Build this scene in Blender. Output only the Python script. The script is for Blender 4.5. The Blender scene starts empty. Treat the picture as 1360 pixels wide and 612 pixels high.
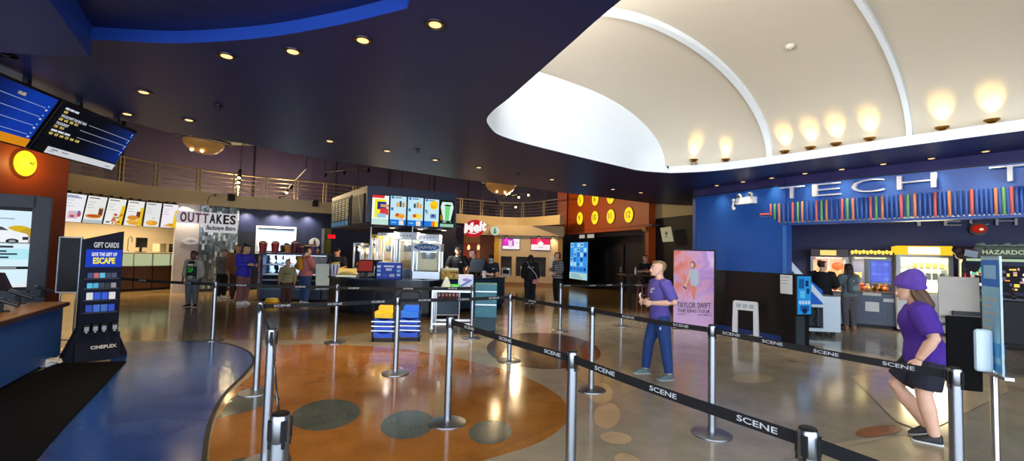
import bpy, bmesh, math, random
from mathutils import Vector, Matrix, Euler
random.seed(7)
PI = math.pi
SC = bpy.context.scene
COL = SC.collection
# ------------------------------------------------------------------ camera model
FPX, CXP, CYP, PITCH, ROLL, EYE = 600.0, 680.0, 306.0, 0.0491, 0.026, 1.63
_r0 = Vector((1, 0, 0)); _u0 = Vector((0, -math.sin(PITCH), math.cos(PITCH))); _f0 = Vector((0, math.cos(PITCH), math.sin(PITCH)))
CR = _r0 * math.cos(ROLL) + _u0 * math.sin(ROLL)
CU = -_r0 * math.sin(ROLL) + _u0 * math.cos(ROLL)
def ray(px, py):
    return CR * ((px - CXP) / FPX) - CU * ((py - CYP) / FPX) + _f0
def G(px, py, z=0.0):
    d = ray(px, py); t = (z - EYE) / d.z
    return Vector((d.x * t, d.y * t, z))
def P(px, py, Y):
    d = ray(px, py); t = Y / d.y
    return Vector((d.x * t, Y, EYE + d.z * t))
def proj(p):
    d = Vector(p) - Vector((0, 0, EYE)); w = d.dot(_f0)
    return CXP + FPX * d.dot(CR) / w, CYP - FPX * d.dot(CU) / w
class Plane:
    """a vertical plane through two plan points, left to right as seen from the lobby"""
    def __init__(s, a, b):
        s.o = Vector((a[0], a[1], 0)); s.u = (Vector((b[0], b[1], 0)) - s.o); s.len = s.u.length; s.u.normalize()
        s.n = Vector((s.u.y, -s.u.x, 0)); s.ang = math.atan2(s.u.y, s.u.x)
    def hit(s, px, py):
        d = ray(px, py); c = Vector((0, 0, EYE))
        t = (s.o - c).dot(s.n) / d.dot(s.n); p = c + d * t
        return (p - s.o).dot(s.u), p.z
    def pt(s, u, z=0, off=0):
        p = s.o + s.u * u + s.n * off; return Vector((p.x, p.y, z))
# ------------------------------------------------------------------ materials
def lin(c):
    return tuple(((x / 255) / 12.92 if x / 255 <= .04045 else ((x / 255 + .055) / 1.055) ** 2.4) for x in c)
_mc = {}
def M(name, col, rough=.5, metal=0., emit=0., var=.12, scale=8., bump=0., spec=.5, trans=0., coat=0., alpha=1., ior=1.45):
    if name in _mc: return _mc[name]
    m = bpy.data.materials.new(name); m.use_nodes = True; _mc[name] = m
    nt = m.node_tree; b = nt.nodes['Principled BSDF']; L = lin(col)
    b.inputs['Roughness'].default_value = rough; b.inputs['Metallic'].default_value = metal
    b.inputs['Specular IOR Level'].default_value = spec; b.inputs['IOR'].default_value = ior
    b.inputs['Transmission Weight'].default_value = trans; b.inputs['Coat Weight'].default_value = coat
    b.inputs['Alpha'].default_value = alpha
    b.inputs['Base Color'].default_value = (*L, 1)
    if emit > 0:
        b.inputs['Emission Color'].default_value = (*L, 1); b.inputs['Emission Strength'].default_value = emit
        b.inputs['Base Color'].default_value = (*[x * .1 for x in L], 1)
    elif var > 0 or bump > 0:
        tc = nt.nodes.new('ShaderNodeTexCoord'); n = nt.nodes.new('ShaderNodeTexNoise')
        n.inputs['Scale'].default_value = scale; n.inputs['Detail'].default_value = 4
        nt.links.new(tc.outputs['Object'], n.inputs['Vector'])
        mx = nt.nodes.new('ShaderNodeMix'); mx.data_type = 'RGBA'
        nt.links.new(n.outputs['Fac'], mx.inputs['Factor'])
        mx.inputs['A'].default_value = (*[x * (1 - var) for x in L], 1); mx.inputs['B'].default_value = (*[min(1, x * (1 + var)) for x in L], 1)
        nt.links.new(mx.outputs['Result'], b.inputs['Base Color'])
        if bump > 0:
            bp = nt.nodes.new('ShaderNodeBump'); bp.inputs['Strength'].default_value = bump; bp.inputs['Distance'].default_value = .01
            nt.links.new(n.outputs['Fac'], bp.inputs['Height']); nt.links.new(bp.outputs['Normal'], b.inputs['Normal'])
    return m
def D(col, rough=.55):   # plain coloured surface for prints and small goods
    return M('paint_%02x%02x%02x_%d' % (*col, int(rough * 100)), col, rough)
def E(col, s=1.0):       # glowing surface of a display, lamp or lit sign
    return M('glow_%02x%02x%02x_%d' % (*col, int(s * 100)), col, .55, emit=s, spec=.12)
# ------------------------------------------------------------------ mesh builder
class MB:
    def __init__(s): s.b = bmesh.new(); s.mats = []; s.mi = 0
    def m(s, mat):
        if mat not in s.mats: s.mats.append(mat)
        s.mi = s.mats.index(mat); return s
    def _f(s, vs, smooth=False):
        try: f = s.b.faces.new(vs)
        except ValueError: return None
        f.material_index = s.mi; f.smooth = smooth; return f
    def box(s, c, d, rot=None, bev=0.0, taper=1.0):
        hx, hy, hz = d[0] / 2, d[1] / 2, d[2] / 2
        vs = []
        for z, k in ((-hz, 1), (hz, taper)):
            for x, y in ((-hx, -hy), (hx, -hy), (hx, hy), (-hx, hy)): vs.append(Vector((x * k, y * k, z)))
        if rot is not None:
            R = rot if isinstance(rot, Matrix) else Euler(rot).to_matrix()
            vs = [R @ v for v in vs]
        c = Vector(c); bv = [s.b.verts.new(v + c) for v in vs]
        fs = [s._f([bv[i] for i in q]) for q in ((3, 2, 1, 0), (4, 5, 6, 7), (0, 1, 5, 4), (1, 2, 6, 5), (2, 3, 7, 6), (3, 0, 4, 7))]
        if bev > 0:
            es = list({e for f in fs for e in f.edges})
            r = bmesh.ops.bevel(s.b, geom=es, offset=bev, segments=2, profile=.5, affect='EDGES', clamp_overlap=True)
            for f in r['faces']: f.material_index = s.mi
        return s
    def loft(s, rings, cap=True, smooth=True):
        R = [[s.b.verts.new(v) for v in r] for r in rings]; n = len(R[0])
        for a, b in zip(R, R[1:]):
            for i in range(n): s._f((a[i], a[(i + 1) % n], b[(i + 1) % n], b[i]), smooth)
        if cap: s._f(R[0][::-1]); s._f(R[-1])
        return s
    def tube(s, pts, rad, seg=12, cap=True, flat=1.0, up=None):
        pts = [Vector(p) for p in pts]
        if not hasattr(rad, '__len__'): rad = [rad] * len(pts)
        rings = []; ref = Vector(up) if up is not None else None
        for i, p in enumerate(pts):
            t = (pts[min(i + 1, len(pts) - 1)] - pts[max(i - 1, 0)])
            t = t.normalized() if t.length > 1e-9 else Vector((0, 0, 1))
            if ref is None: ref = Vector((0, 1, 0)) if abs(t.y) < .9 else Vector((1, 0, 0))
            x = (ref - t * ref.dot(t))
            if x.length < 1e-6: x = t.orthogonal()
            x.normalize(); ref = x; y = t.cross(x)
            rings.append([p + x * (rad[i] * flat * math.cos(2 * PI * k / seg)) + y * (rad[i] * math.sin(2 * PI * k / seg)) for k in range(seg)])
        return s.loft(rings, cap)
    def cyl(s, a, b, r, r2=None, seg=16): return s.tube([a, b], [r, r if r2 is None else r2], seg)
    def lathe(s, prof, c=(0, 0, 0), seg=28, axis=None, cap=True):
        c = Vector(c); rings = []
        for r, z in prof: rings.append([Vector((r * math.cos(2 * PI * k / seg), r * math.sin(2 * PI * k / seg), z)) for k in range(seg)])
        if axis is not None:
            q = Vector((0, 0, 1)).rotation_difference(Vector(axis)).to_matrix(); rings = [[q @ v for v in r] for r in rings]
        return s.loft([[v + c for v in r] for r in rings], cap)
    def ell(s, c, r, seg=16, rot=None):
        c = Vector(c); rings = []; nl = max(6, seg // 2 + 2)
        for j in range(nl + 1):
            a = -PI / 2 + PI * j / nl; k = max(math.cos(a), .02)
            rg = [Vector((r[0] * k * math.cos(2 * PI * i / seg), r[1] * k * math.sin(2 * PI * i / seg), r[2] * math.sin(a))) for i in range(seg)]
            if rot is not None: rg = [rot @ v for v in rg]
            rings.append([v + c for v in rg])
        return s.loft(rings)
    def prism(s, poly, a, b, axis='z'):
        """poly of 2-d points pushed from a to b along axis; x: (y,z) y: (x,z) z: (x,y)"""
        def mk(p, h): return Vector({'z': (p[0], p[1], h), 'y': (p[0], h, p[1]), 'x': (h, p[0], p[1])}[axis])
        return s.loft([[mk(p, a) for p in poly], [mk(p, b) for p in poly]], smooth=False)
    def poly(s, pts, smooth=False): s._f([s.b.verts.new(Vector(p)) for p in pts], smooth); return s
    def build(s, name, parent=None, mat=None, kind=None, loc=None, rotz=0.0, keep=False, fixn=True):
        if fixn: bmesh.ops.recalc_face_normals(s.b, faces=s.b.faces)
        me = bpy.data.meshes.new(name); s.b.to_mesh(me); s.b.free()
        for m in ([mat] if mat else s.mats): me.materials.append(m)
        if not keep and any(p.use_smooth for p in me.polygons): me.set_sharp_from_angle(angle=math.radians(42))
        o = bpy.data.objects.new(name, me); COL.objects.link(o)
        if parent: o.parent = parent
        if kind: o['kind'] = kind
        if loc is not None: o.location = loc
        if rotz: o.rotation_euler[2] = rotz
        return o
def tag(o, label=None, cat=None, group=None, kind=None):
    for k, v in (('label', label), ('category', cat), ('group', group), ('kind', kind)):
        if v: o[k] = v
    return o
def thing(name, label, cat, loc=(0, 0, 0), rotz=0., group=None, rot=None):
    o = bpy.data.objects.new(name, None); COL.objects.link(o); o.empty_display_size = .1
    o.location = loc; o.rotation_euler = rot if rot is not None else (0, 0, rotz)
    return tag(o, label, cat, group)
def kids(o): return [c for c in bpy.data.objects if c.parent == o]
def dup(o, loc=None, rotz=None, label=None, parent=None):
    c = o.copy(); COL.objects.link(c); c.parent = parent
    for ch in kids(o): dup(ch, parent=c)
    if loc is not None: c.location = loc
    if rotz is not None: c.rotation_euler = (0, 0, rotz)
    if label: c['label'] = label
    return c
STAND = Euler((PI / 2, 0, 0))
def text(name, body, size, mat, parent, loc, rot=STAND, ext=.001, sx=1.0, sy=1.0, align='CENTER', off=0.0, shear=0.0, bev=0.0, kind=None, space=1.0):
    cu = bpy.data.curves.new(name, 'FONT'); cu.body = body; cu.size = size; cu.extrude = ext; cu.offset = off; cu.shear = shear
    cu.align_x = align; cu.align_y = 'CENTER'; cu.resolution_u = 3; cu.bevel_depth = bev; cu.space_character = space
    t = bpy.data.objects.new(name, cu); COL.objects.link(t)
    bpy.context.view_layer.update()
    me = bpy.data.meshes.new_from_object(t.evaluated_get(bpy.context.evaluated_depsgraph_get()))
    bpy.data.objects.remove(t); bpy.data.curves.remove(cu)
    me.materials.clear(); me.materials.append(mat); me.name = name
    for v in me.vertices: v.co.x *= sx; v.co.y *= sy
    o = bpy.data.objects.new(name, me); COL.objects.link(o); o.parent = parent; o.location = loc
    o.rotation_euler = rot if isinstance(rot, Euler) else rot.to_euler()
    if kind: o['kind'] = kind
    return o
class Gfx:
    """printed or displayed picture: flat shapes in the local XZ plane, facing -Y, stacked half a millimetre apart"""
    def __init__(s, glow=0.0): s.mb = MB(); s.k = 0; s.glow = glow
    def c(s, col): return E(col, s.glow) if s.glow > 0 else D(col)
    def poly(s, pts, col):
        s.mb.m(s.c(col)); y = -.0006 * s.k; s.k += 1
        s.mb.poly([(p[0], y, p[1]) for p in pts]); return s
    def rect(s, x0, z0, x1, z1, col): return s.poly([(x0, z0), (x1, z0), (x1, z1), (x0, z1)], col)
    def ell(s, cx, cz, rx, rz, col, n=20, a=0.0):
        return s.poly([(cx + rx * math.cos(t) * math.cos(a) - rz * math.sin(t) * math.sin(a), cz + rx * math.cos(t) * math.sin(a) + rz * math.sin(t) * math.cos(a)) for t in (2 * PI * i / n for i in range(n))], col)
    def lines(s, x0, z, x1, n, dz, h, col):
        for i in range(n): s.rect(x0, z - i * dz - h, x0 + (x1 - x0) * random.uniform(.55, 1), z - i * dz, col)
        return s
    def build(s, name, parent, loc=(0, 0, 0), rot=None):
        o = s.mb.build(name, parent, loc=loc, fixn=False)
        if rot is not None: o.rotation_euler = rot
        return o
def lamp(kind, parent, loc, power, col, size=.05, angle=None, blend=.6, aim=None, name='lamp', spread=None, sizey=None):
    l = bpy.data.lights.new(name, kind); l.energy = power; l.color = col
    if kind == 'AREA':
        l.size = size
        if sizey: l.shape = 'RECTANGLE'; l.size_y = sizey
        if spread: l.spread = spread
    else: l.shadow_soft_size = size
    if kind == 'SPOT': l.spot_size = angle; l.spot_blend = blend
    o = bpy.data.objects.new(name, l); COL.objects.link(o); o.parent = parent; o.location = loc
    if aim is not None: o.rotation_euler = Vector(aim).to_track_quat('-Z', 'Y').to_euler()
    return o
def fit(o, w, h):
    xs = [v.co.x for v in o.data.vertices]; ys = [v.co.y for v in o.data.vertices]; x0, y0 = min(xs), min(ys); sx, sy = w / (max(xs) - x0), h / (max(ys) - y0)
    for v in o.data.vertices: v.co.x = (v.co.x - x0) * sx - w / 2; v.co.y = (v.co.y - y0) * sy - h / 2
    return o
WARM = (1.0, .72, .38); WHITE = (1.0, .92, .82)
# shared materials
STEEL = M('brushed_steel', (150, 154, 160), .34, 1., var=.05, scale=40)
MATTE = M('matte_black_board', (9, 9, 10), .8, var=.1, spec=.08)
CHROME = M('polished_chrome', (196, 198, 202), .1, 1., var=.03)
ALU = M('aluminium', (190, 192, 196), .38, 1., var=.05)
BLACKP = M('black_plastic', (13, 13, 15), .5, var=.1, spec=.3)
BLACKM = M('black_metal', (20, 20, 22), .45, .3)
BELT = M('black_webbing', (13, 13, 15), .75, var=.2, scale=120)
LETTER = M('white_lettering', (196, 196, 198), .6, var=.02)
WHITEP = M('white_plastic', (222, 224, 226), .4, var=.03)
GLASS = M('clear_glass', (235, 245, 245), .03, trans=1., var=0, ior=1.2)
WOOD = M('counter_wood', (150, 100, 52), .32, var=.25, scale=14)
DARKWOOD = M('dark_wood', (58, 34, 22), .4, var=.25, scale=14)
# ================================================================== THE SETTING
def S(o): o['kind'] = 'structure'; return o
def concrete(name, ca, cb, rough=.13, sc=1.6):
    m = bpy.data.materials.new(name); m.use_nodes = True; nt = m.node_tree; b = nt.nodes['Principled BSDF']
    tc = nt.nodes.new('ShaderNodeTexCoord')
    n1 = nt.nodes.new('ShaderNodeTexNoise'); n1.inputs['Scale'].default_value = sc; n1.inputs['Detail'].default_value = 8; n1.inputs['Roughness'].default_value = .65
    n2 = nt.nodes.new('ShaderNodeTexNoise'); n2.inputs['Scale'].default_value = 55; n2.inputs['Detail'].default_value = 3
    for n in (n1, n2): nt.links.new(tc.outputs['Object'], n.inputs['Vector'])
    ad = nt.nodes.new('ShaderNodeMath'); ad.operation = 'MULTIPLY_ADD'; ad.inputs[1].default_value = .35
    nt.links.new(n2.outputs['Fac'], ad.inputs[0]); nt.links.new(n1.outputs['Fac'], ad.inputs[2])
    cr = nt.nodes.new('ShaderNodeValToRGB'); cr.color_ramp.elements[0].position = .48; cr.color_ramp.elements[1].position = .88
    cr.color_ramp.elements[0].color = (*lin(ca), 1); cr.color_ramp.elements[1].color = (*lin(cb), 1)
    nt.links.new(ad.outputs[0], cr.inputs['Fac']); nt.links.new(cr.outputs['Color'], b.inputs['Base Color'])
    mr = nt.nodes.new('ShaderNodeMapRange'); mr.inputs['From Min'].default_value = .3; mr.inputs['From Max'].default_value = .75
    mr.inputs['To Min'].default_value = rough * .75; mr.inputs['To Max'].default_value = rough * 1.5
    nt.links.new(n1.outputs['Fac'], mr.inputs['Value']); nt.links.new(mr.outputs['Result'], b.inputs['Roughness'])
    bp = nt.nodes.new('ShaderNodeBump'); bp.inputs['Strength'].default_value = .035; bp.inputs['Distance'].default_value = .02
    nt.links.new(n1.outputs['Fac'], bp.inputs['Height']); nt.links.new(bp.outputs['Normal'], b.inputs['Normal'])
    b.inputs['Specular IOR Level'].default_value = .6
    return m
C_GREY = concrete('polished_grey_concrete', (132, 124, 108), (158, 150, 134))
C_TAN = concrete('polished_tan_concrete', (132, 104, 60), (160, 130, 84), .12)
C_ORANGE = concrete('polished_orange_concrete', (128, 80, 30), (158, 108, 52), .11)
C_OVAL = concrete('polished_slate_concrete', (64, 72, 68), (84, 92, 86), .16)
C_DARK = concrete('polished_umber_concrete', (62, 48, 42), (82, 64, 54), .12)
C_BEIGE = concrete('polished_beige_concrete', (168, 148, 118), (192, 170, 138), .16)
C_PALE = concrete('polished_pale_concrete', (158, 146, 120), (180, 166, 136), .14)
C_RUST = concrete('polished_rust_concrete', (122, 72, 40), (148, 90, 54), .16)
C_BLUE = concrete('blue_painted_floor', (14, 54, 118), (22, 68, 138), .17)
M_STRIP = M('black_rubber_strip', (14, 14, 14), .5)
fl = MB()
fl.m(C_GREY).poly([(-17, -7, 0), (17, -7, 0), (17, 30, 0), (-17, 30, 0)])
_lay = [0]
def patch(mat, pts):
    _lay[0] += 1; h = .0004 * _lay[0]
    fl.m(mat).poly([(p[0], p[1], h) for p in pts])
def gp(*px): return [G(x, y) for x, y in px]
def smooth_loop(pts, n=6, closed=True):
    out = []; N = len(pts)
    rng = range(N) if closed else range(N - 1)
    for i in rng:
        if closed: p0, p1, p2, p3 = (pts[(i + k) % N] for k in (-1, 0, 1, 2))
        else: p0, p1, p2, p3 = pts[max(i - 1, 0)], pts[i], pts[i + 1], pts[min(i + 2, N - 1)]
        for j in range(n):
            t = j / n
            out.append(.5 * ((2 * p1) + (p2 - p0) * t + (2 * p0 - 5 * p1 + 4 * p2 - p3) * t * t + (3 * p1 - p0 - 3 * p2 + p3) * t ** 3))
    if not closed: out.append(pts[-1])
    return out
def goval(cx, cy, rx, ry, a=0.0, n=28):   # an oval seen at this place on the floor, laid out on the ground
    return [G(cx + rx * math.cos(t) * math.cos(a) - ry * math.sin(t) * math.sin(a), cy + rx * math.cos(t) * math.sin(a) + ry * math.sin(t) * math.cos(a)) for t in (2 * PI * i / n for i in range(n))]
patch(C_TAN, [(-15, 8.3, 0)] + gp((60, 449), (180, 452), (285, 450), (420, 452), (500, 440)) + [G(640, 420), G(860, 415)] + [Vector((5, 16, 0)), Vector((5, 28, 0)), Vector((-15, 28, 0))])
blue_edge = smooth_loop(gp((165, 455), (235, 453), (285, 454), (322, 463), (337, 478), (325, 497), (303, 518), (284, 548), (274, 585), (270, 640), (268, 720)), 6, False)
patch(C_ORANGE, smooth_loop(gp((278, 600), (300, 530), (342, 488), (345, 462), (420, 457), (520, 462), (600, 474), (680, 494), (735, 520), (756, 545), (748, 565), (715, 588), (640, 612), (520, 650), (420, 720), (300, 720)), 5))
patch(C_OVAL, goval(432, 551, 47, 20, -.14)); patch(C_OVAL, goval(541, 564, 36, 19, -.12)); patch(C_OVAL, goval(651, 574, 29, 16, -.06))
patch(C_OVAL, gp((306, 530), (322, 516), (352, 517), (372, 530), (330, 546), (288, 556)))
patch(C_OVAL, goval(330, 622, 34, 14))
patch(C_DARK, goval(722, 466, 76, 24, .05))
for o in ((783, 500, 16, 10, .3), (797, 522, 17, 14, .2), (806, 552, 17, 18, .9), (818, 582, 21, 8, .1), (838, 618, 24, 12, .5), (770, 484, 10, 6, .3)): patch(C_BEIGE, goval(*o))
patch(C_PALE, smooth_loop(gp((1095, 600), (1130, 586), (1200, 580), (1260, 596), (1300, 640), (1200, 700), (1080, 660)), 5))
patch(C_RUST, goval(1166, 573, 30, 7, -.1))
patch(C_PALE, goval(1000, 503, 28, 6, 0)); patch(C_PALE, gp((1130, 500), (1320, 470), (1340, 520), (1230, 575), (1190, 560)))
patch(C_BLUE, blue_edge + gp((20, 720), (20, 640), (40, 617), (100, 540)))
e = [blue_edge[0]]; strip_in, strip_out = [], []
for i, p in enumerate(blue_edge[6:]):
    q = blue_edge[6:][min(i + 1, len(blue_edge) - 7)]; r = blue_edge[6:][max(i - 1, 0)]; t = (q - r).normalized(); nrm = Vector((-t.y, t.x, 0))
    strip_in.append(p - nrm * .018); strip_out.append(p + nrm * .018)
_lay[0] += 1
fl.m(M_STRIP)
for i in range(len(strip_in) - 1):
    fl.poly([(v.x, v.y, .0004 * _lay[0]) for v in (strip_in[i], strip_in[i + 1], strip_out[i + 1], strip_out[i])])
# fine saw-cut joints in the slab
for a, b in (((860, 505), (1080, 545)), ((560, 640), (880, 505)), ((1040, 612), (1230, 572)), ((1080, 470), (1340, 500))):
    A, B = G(*a), G(*b); t = (B - A).normalized(); nn = Vector((-t.y, t.x, 0)) * .003
    patch(M('joint_filler', (70, 64, 56), .5), [A - nn, B - nn, B + nn, A + nn])
bmesh.ops.recalc_face_normals(fl.b, faces=fl.b.faces)
for f in fl.b.faces:
    if f.normal.z < 0: f.normal_flip()
S(fl.build('floor', fixn=False))

# ---- plans of the walls
ZC = 3.3
RW = Plane((4.41, 11.36), (5.45, 9.13))                   # blue wall on the right
HW = Plane((5.45, 9.13), (9.3, 3.56))                     # header over the arcade opening
OW = Plane((2.75, 23.6), (5.0, 16.5))                     # orange wall with the number discs
MEZ = [Vector(p + (0,)) for p in ((-12.6, 9.6), (-11.9, 12.1), (-11.66, 13.45), (-11.4, 14.3), (-9.87, 16.35), (-7.44, 17.85), (-5, 20), (-2.7, 21.8), (-.3, 23.2), (1.0, 22.7), (2.2, 20.9))]
MEZS = smooth_loop(MEZ, 5, False)
def offset(poly, d):
    out = []
    for i, p in enumerate(poly):
        t = (poly[min(i + 1, len(poly) - 1)] - poly[max(i - 1, 0)]).normalized(); out.append(p + Vector((-t.y, t.x, 0)) * d)
    return out
def wall_strip(name, pts, z0, z1, mat, th=.12):
    mb = MB().m(mat); back = offset(pts, th)
    for i in range(len(pts) - 1):
        a, b, c, d = pts[i], pts[i + 1], back[i + 1], back[i]
        mb.prism([(a.x, a.y), (b.x, b.y), (c.x, c.y), (d.x, d.y)], z0, z1)
    return S(mb.build(name))
NAVYC = M('navy_ceiling_paint', (25, 32, 80), .4, var=.08, scale=2)
WHITEC = M('white_vault_paint', (218, 226, 232), .6, var=.02)
CREAMC = M('cream_vault_paint', (192, 184, 168), .65, var=.02)
BLUEW = M('blue_wall_paint', (26, 74, 152), .42, var=.06, scale=3)
PURPW = M('purple_wall_paint', (46, 42, 92), .5, var=.06)
BLACKW = M('black_wainscot', (22, 17, 16), .35, var=.2)
NAVYW = M('navy_wall_paint', (22, 30, 62), .5, var=.08)
BEIGEW = M('beige_wall_paint', (190, 168, 130), .6, var=.05)
CREAMB = M('cream_band_paint', (188, 166, 124), .55, var=.05)
PLUMW = M('plum_wall_paint', (54, 44, 76), .55, var=.12, scale=2)
ORANGEW = M('orange_wall_paint', (146, 58, 22), .5, var=.08, scale=3)
DARKR = M('dark_room_paint', (14, 15, 24), .6, var=.1)
COFFB = M('royal_blue_paint', (26, 60, 146), .45, var=.05)

# ---- soffit with the vault opening
edge_px = ((120, 150), (183.5, 164.7), (221, 175), (325, 190.6), (414, 209.4), (553, 229), (600, 236.3), (690, 247), (742, 255), (822, 264.5), (864, 270), (910, 272.7))
back_edge = [G(x, y, ZC) for x, y in edge_px]
open_px = ((825, 0), (760, 56), (715, 96), (675, 131), (655, 147), (646.5, 159), (652, 170), (664, 179.5), (700, 191), (760, 206), (820, 220), (850, 226.5), (888, 229.5), (950, 226.5), (1050, 214.5), (1200, 194), (1360, 173))
opening = [G(x, y, ZC) for x, y in open_px]
near_side = [Vector((6.75, 5.0, ZC)), Vector((7.05, 4.3, ZC)), Vector((6.9, 3.2, ZC)), Vector((6.1, 2.0, ZC)), Vector((4.8, 1.1, ZC)), Vector((3.2, .6, ZC)), Vector((2.0, .8, ZC)), Vector((1.3, 1.5, ZC))]
open_loop = smooth_loop(opening + near_side, 5)
# coffer cut out of the soffit at upper left (its royal-blue far edge is in view)
coff_edge = smooth_loop([G(x, y, ZC) for x, y in ((122, 52), (190, 56), (250, 57), (350, 50), (450, 33), (541, 11))], 5, False)
coff_loop = coff_edge + [Vector((.4, .2, ZC)), Vector((-4.6, .2, ZC))]
def ring_soffit(outer, holes, z):
    b = bmesh.new(); ed = []
    for lp in [outer] + holes:
        vs = [b.verts.new((v.x, v.y, z)) for v in lp]
        ed += [b.edges.new((vs[i], vs[(i + 1) % len(vs)])) for i in range(len(vs))]
    bmesh.ops.triangle_fill(b, use_beauty=True, use_dissolve=False, edges=ed)
    return b
outer = [Vector((-9.5, -3.6, 0)), Vector((17, -3.6, 0)), Vector((17, 14.5, 0))] + back_edge[::-1] + [Vector((-9.5, 4.6, 0))]
mb = MB(); mb.b.free(); mb.b = ring_soffit(outer, [open_loop, coff_loop], ZC); mb.mats = [NAVYC]
for f in mb.b.faces:
    f.normal_update()
    if f.normal.z > 0: f.normal_flip()
mb.m(NAVYC)
for i in range(len(back_edge) - 1):                       # edge of the dropped soffit
    a, b_ = back_edge[i], back_edge[i + 1]
    mb.poly([(a.x, a.y, ZC), (b_.x, b_.y, ZC), (b_.x, b_.y, ZC + .35), (a.x, a.y, ZC + .35)])
mb.poly([(v.x, v.y, ZC + .36) for v in outer][::-1]) if False else None
S(mb.build('ceiling', fixn=False))
mb = MB().m(COFFB)                                        # coffer: upright edge and upper ceiling
ZK = 3.405
for i in range(len(coff_loop)):
    a, b_ = coff_loop[i], coff_loop[(i + 1) % len(coff_loop)]
    mb.poly([(a.x, a.y, ZC), (b_.x, b_.y, ZC), (b_.x, b_.y, ZK), (a.x, a.y, ZK)])
mb.m(NAVYC)
bb = ring_soffit(coff_loop, [], ZK); me_ = bpy.data.meshes.new('t'); bb.to_mesh(me_); bb.free()
n0 = len(mb.b.faces); mb.b.from_mesh(me_); mb.b.faces.ensure_lookup_table()
for f in mb.b.faces[n0:]: f.material_index = mb.mi
S(mb.build('ceiling_coffer', fixn=False))
# low bulkhead at far upper left
k0 = G(122, 53, ZC); zb = 3.145
k1 = P(65, 0, 2.55); k1 = G(65, 0, zb)
mb = MB().m(NAVYC); fb = G(-40, 50, zb)
q = [Vector((k0.x, k0.y, 0)), Vector((k1.x, k1.y, 0)), Vector((k1.x + (k1.x - k0.x) * .8, k1.y + (k1.y - k0.y) * .8, 0)), Vector((-9.4, .4, 0)), Vector((fb.x - 2.5, fb.y, 0))]
mb.poly([(v.x, v.y, zb) for v in q])
mb.m(COFFB)
for i in range(len(q)):
    a, b_ = q[i], q[(i + 1) % len(q)]
    mb.m(COFFB if i < 2 else NAVYC).poly([(a.x, a.y, zb), (b_.x, b_.y, zb), (b_.x, b_.y, ZK), (a.x, a.y, ZK)])
S(mb.build('ceiling_bulkhead'))
# ---- the vault
F0 = Vector((3.0, 8.9, 0)); VA = Vector((.6, -.8, 0)); VP = Vector((-.8, -.6, 0)); ZS, ZT = 3.43, 4.46
def vt0(s): return -.02 - .86 * min(1, max(0, s / .95))
def vtop(s): k = min(1, s / 1.7); return ZT + .4 * k * (2 - k)
def vt1(s): return 4.85 + .16 * s
def vpt(s, k, dz=0.0, inn=0.0):
    a, b_ = vt0(s), vt1(s); c, h = (a + b_) / 2, (b_ - a) / 2 - inn
    th = PI * (1 - k); t = c - h * math.cos(PI - th) if False else c - h * math.cos(PI * k)
    z = ZS + (vtop(s) - ZS - inn) * math.sin(PI * k) + dz
    v = F0 + VA * s + VP * t; return Vector((v.x, v.y, z))
NS, NK = 16, 40
mb = MB().m(CREAMC)
grid = [[mb.b.verts.new(vpt(6.6 * i / NS, k / NK)) for k in range(NK + 1)] for i in range(NS + 1)]
for i in range(NS):
    for k in range(NK): mb._f((grid[i][k], grid[i + 1][k], grid[i + 1][k + 1], grid[i][k + 1]), True)
S(mb.build('ceiling_vault'))
for n_, s_ in enumerate((0.02, 1.62, 3.56, 5.4)):            # white ribs across the vault
    mb = MB().m(WHITEC); w = .05 if n_ < 2 else .032
    if n_ == 0: continue
    for k in range(NK):
        A = [vpt(s_ - w, k / NK), vpt(s_ + w, k / NK), vpt(s_ + w, k / NK, 0, .07), vpt(s_ - w, k / NK, 0, .07)]
        B = [vpt(s_ - w, (k + 1) / NK), vpt(s_ + w, (k + 1) / NK), vpt(s_ + w, (k + 1) / NK, 0, .07), vpt(s_ - w, (k + 1) / NK, 0, .07)]
        for i in range(4): mb.poly([A[i], A[(i + 1) % 4], B[(i + 1) % 4], B[i]], i == 2)
    S(mb.build('trim_%d' % n_))
# end wall of the vault: from the rounded opening edge up to the first arch
low = smooth_loop([G(x, y, ZC) for x, y in ((888, 229.5), (850, 226.5), (820, 220), (760, 206), (700, 191), (664, 179.5), (652, 170), (646.5, 159), (655, 147), (675, 131), (715, 96), (740, 74))], 5, False)
mb = MB().m(WHITEC); NL = len(low); up = []
for i in range(NL):
    up.append(vpt(0.0, min(1, (i / (NL - 1)) * .93)))
rows = 8; L_ = []
for j in range(rows + 1):
    r_ = []
    for i in range(NL):
        t = j / rows; a, b_ = low[i], up[i]; e_ = math.sin(t * PI / 2)
        p = Vector((a.x + (b_.x - a.x) * (1 - math.cos(t * PI / 2)), a.y + (b_.y - a.y) * (1 - math.cos(t * PI / 2)), a.z + (b_.z - a.z) * e_)); r_.append(mb.b.verts.new(p))
    L_.append(r_)
for j in range(rows):
    for i in range(NL - 1): mb._f((L_[j][i], L_[j][i + 1], L_[j + 1][i + 1], L_[j + 1][i]), True)
S(mb.build('wall_vault_end', keep=True))
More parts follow.
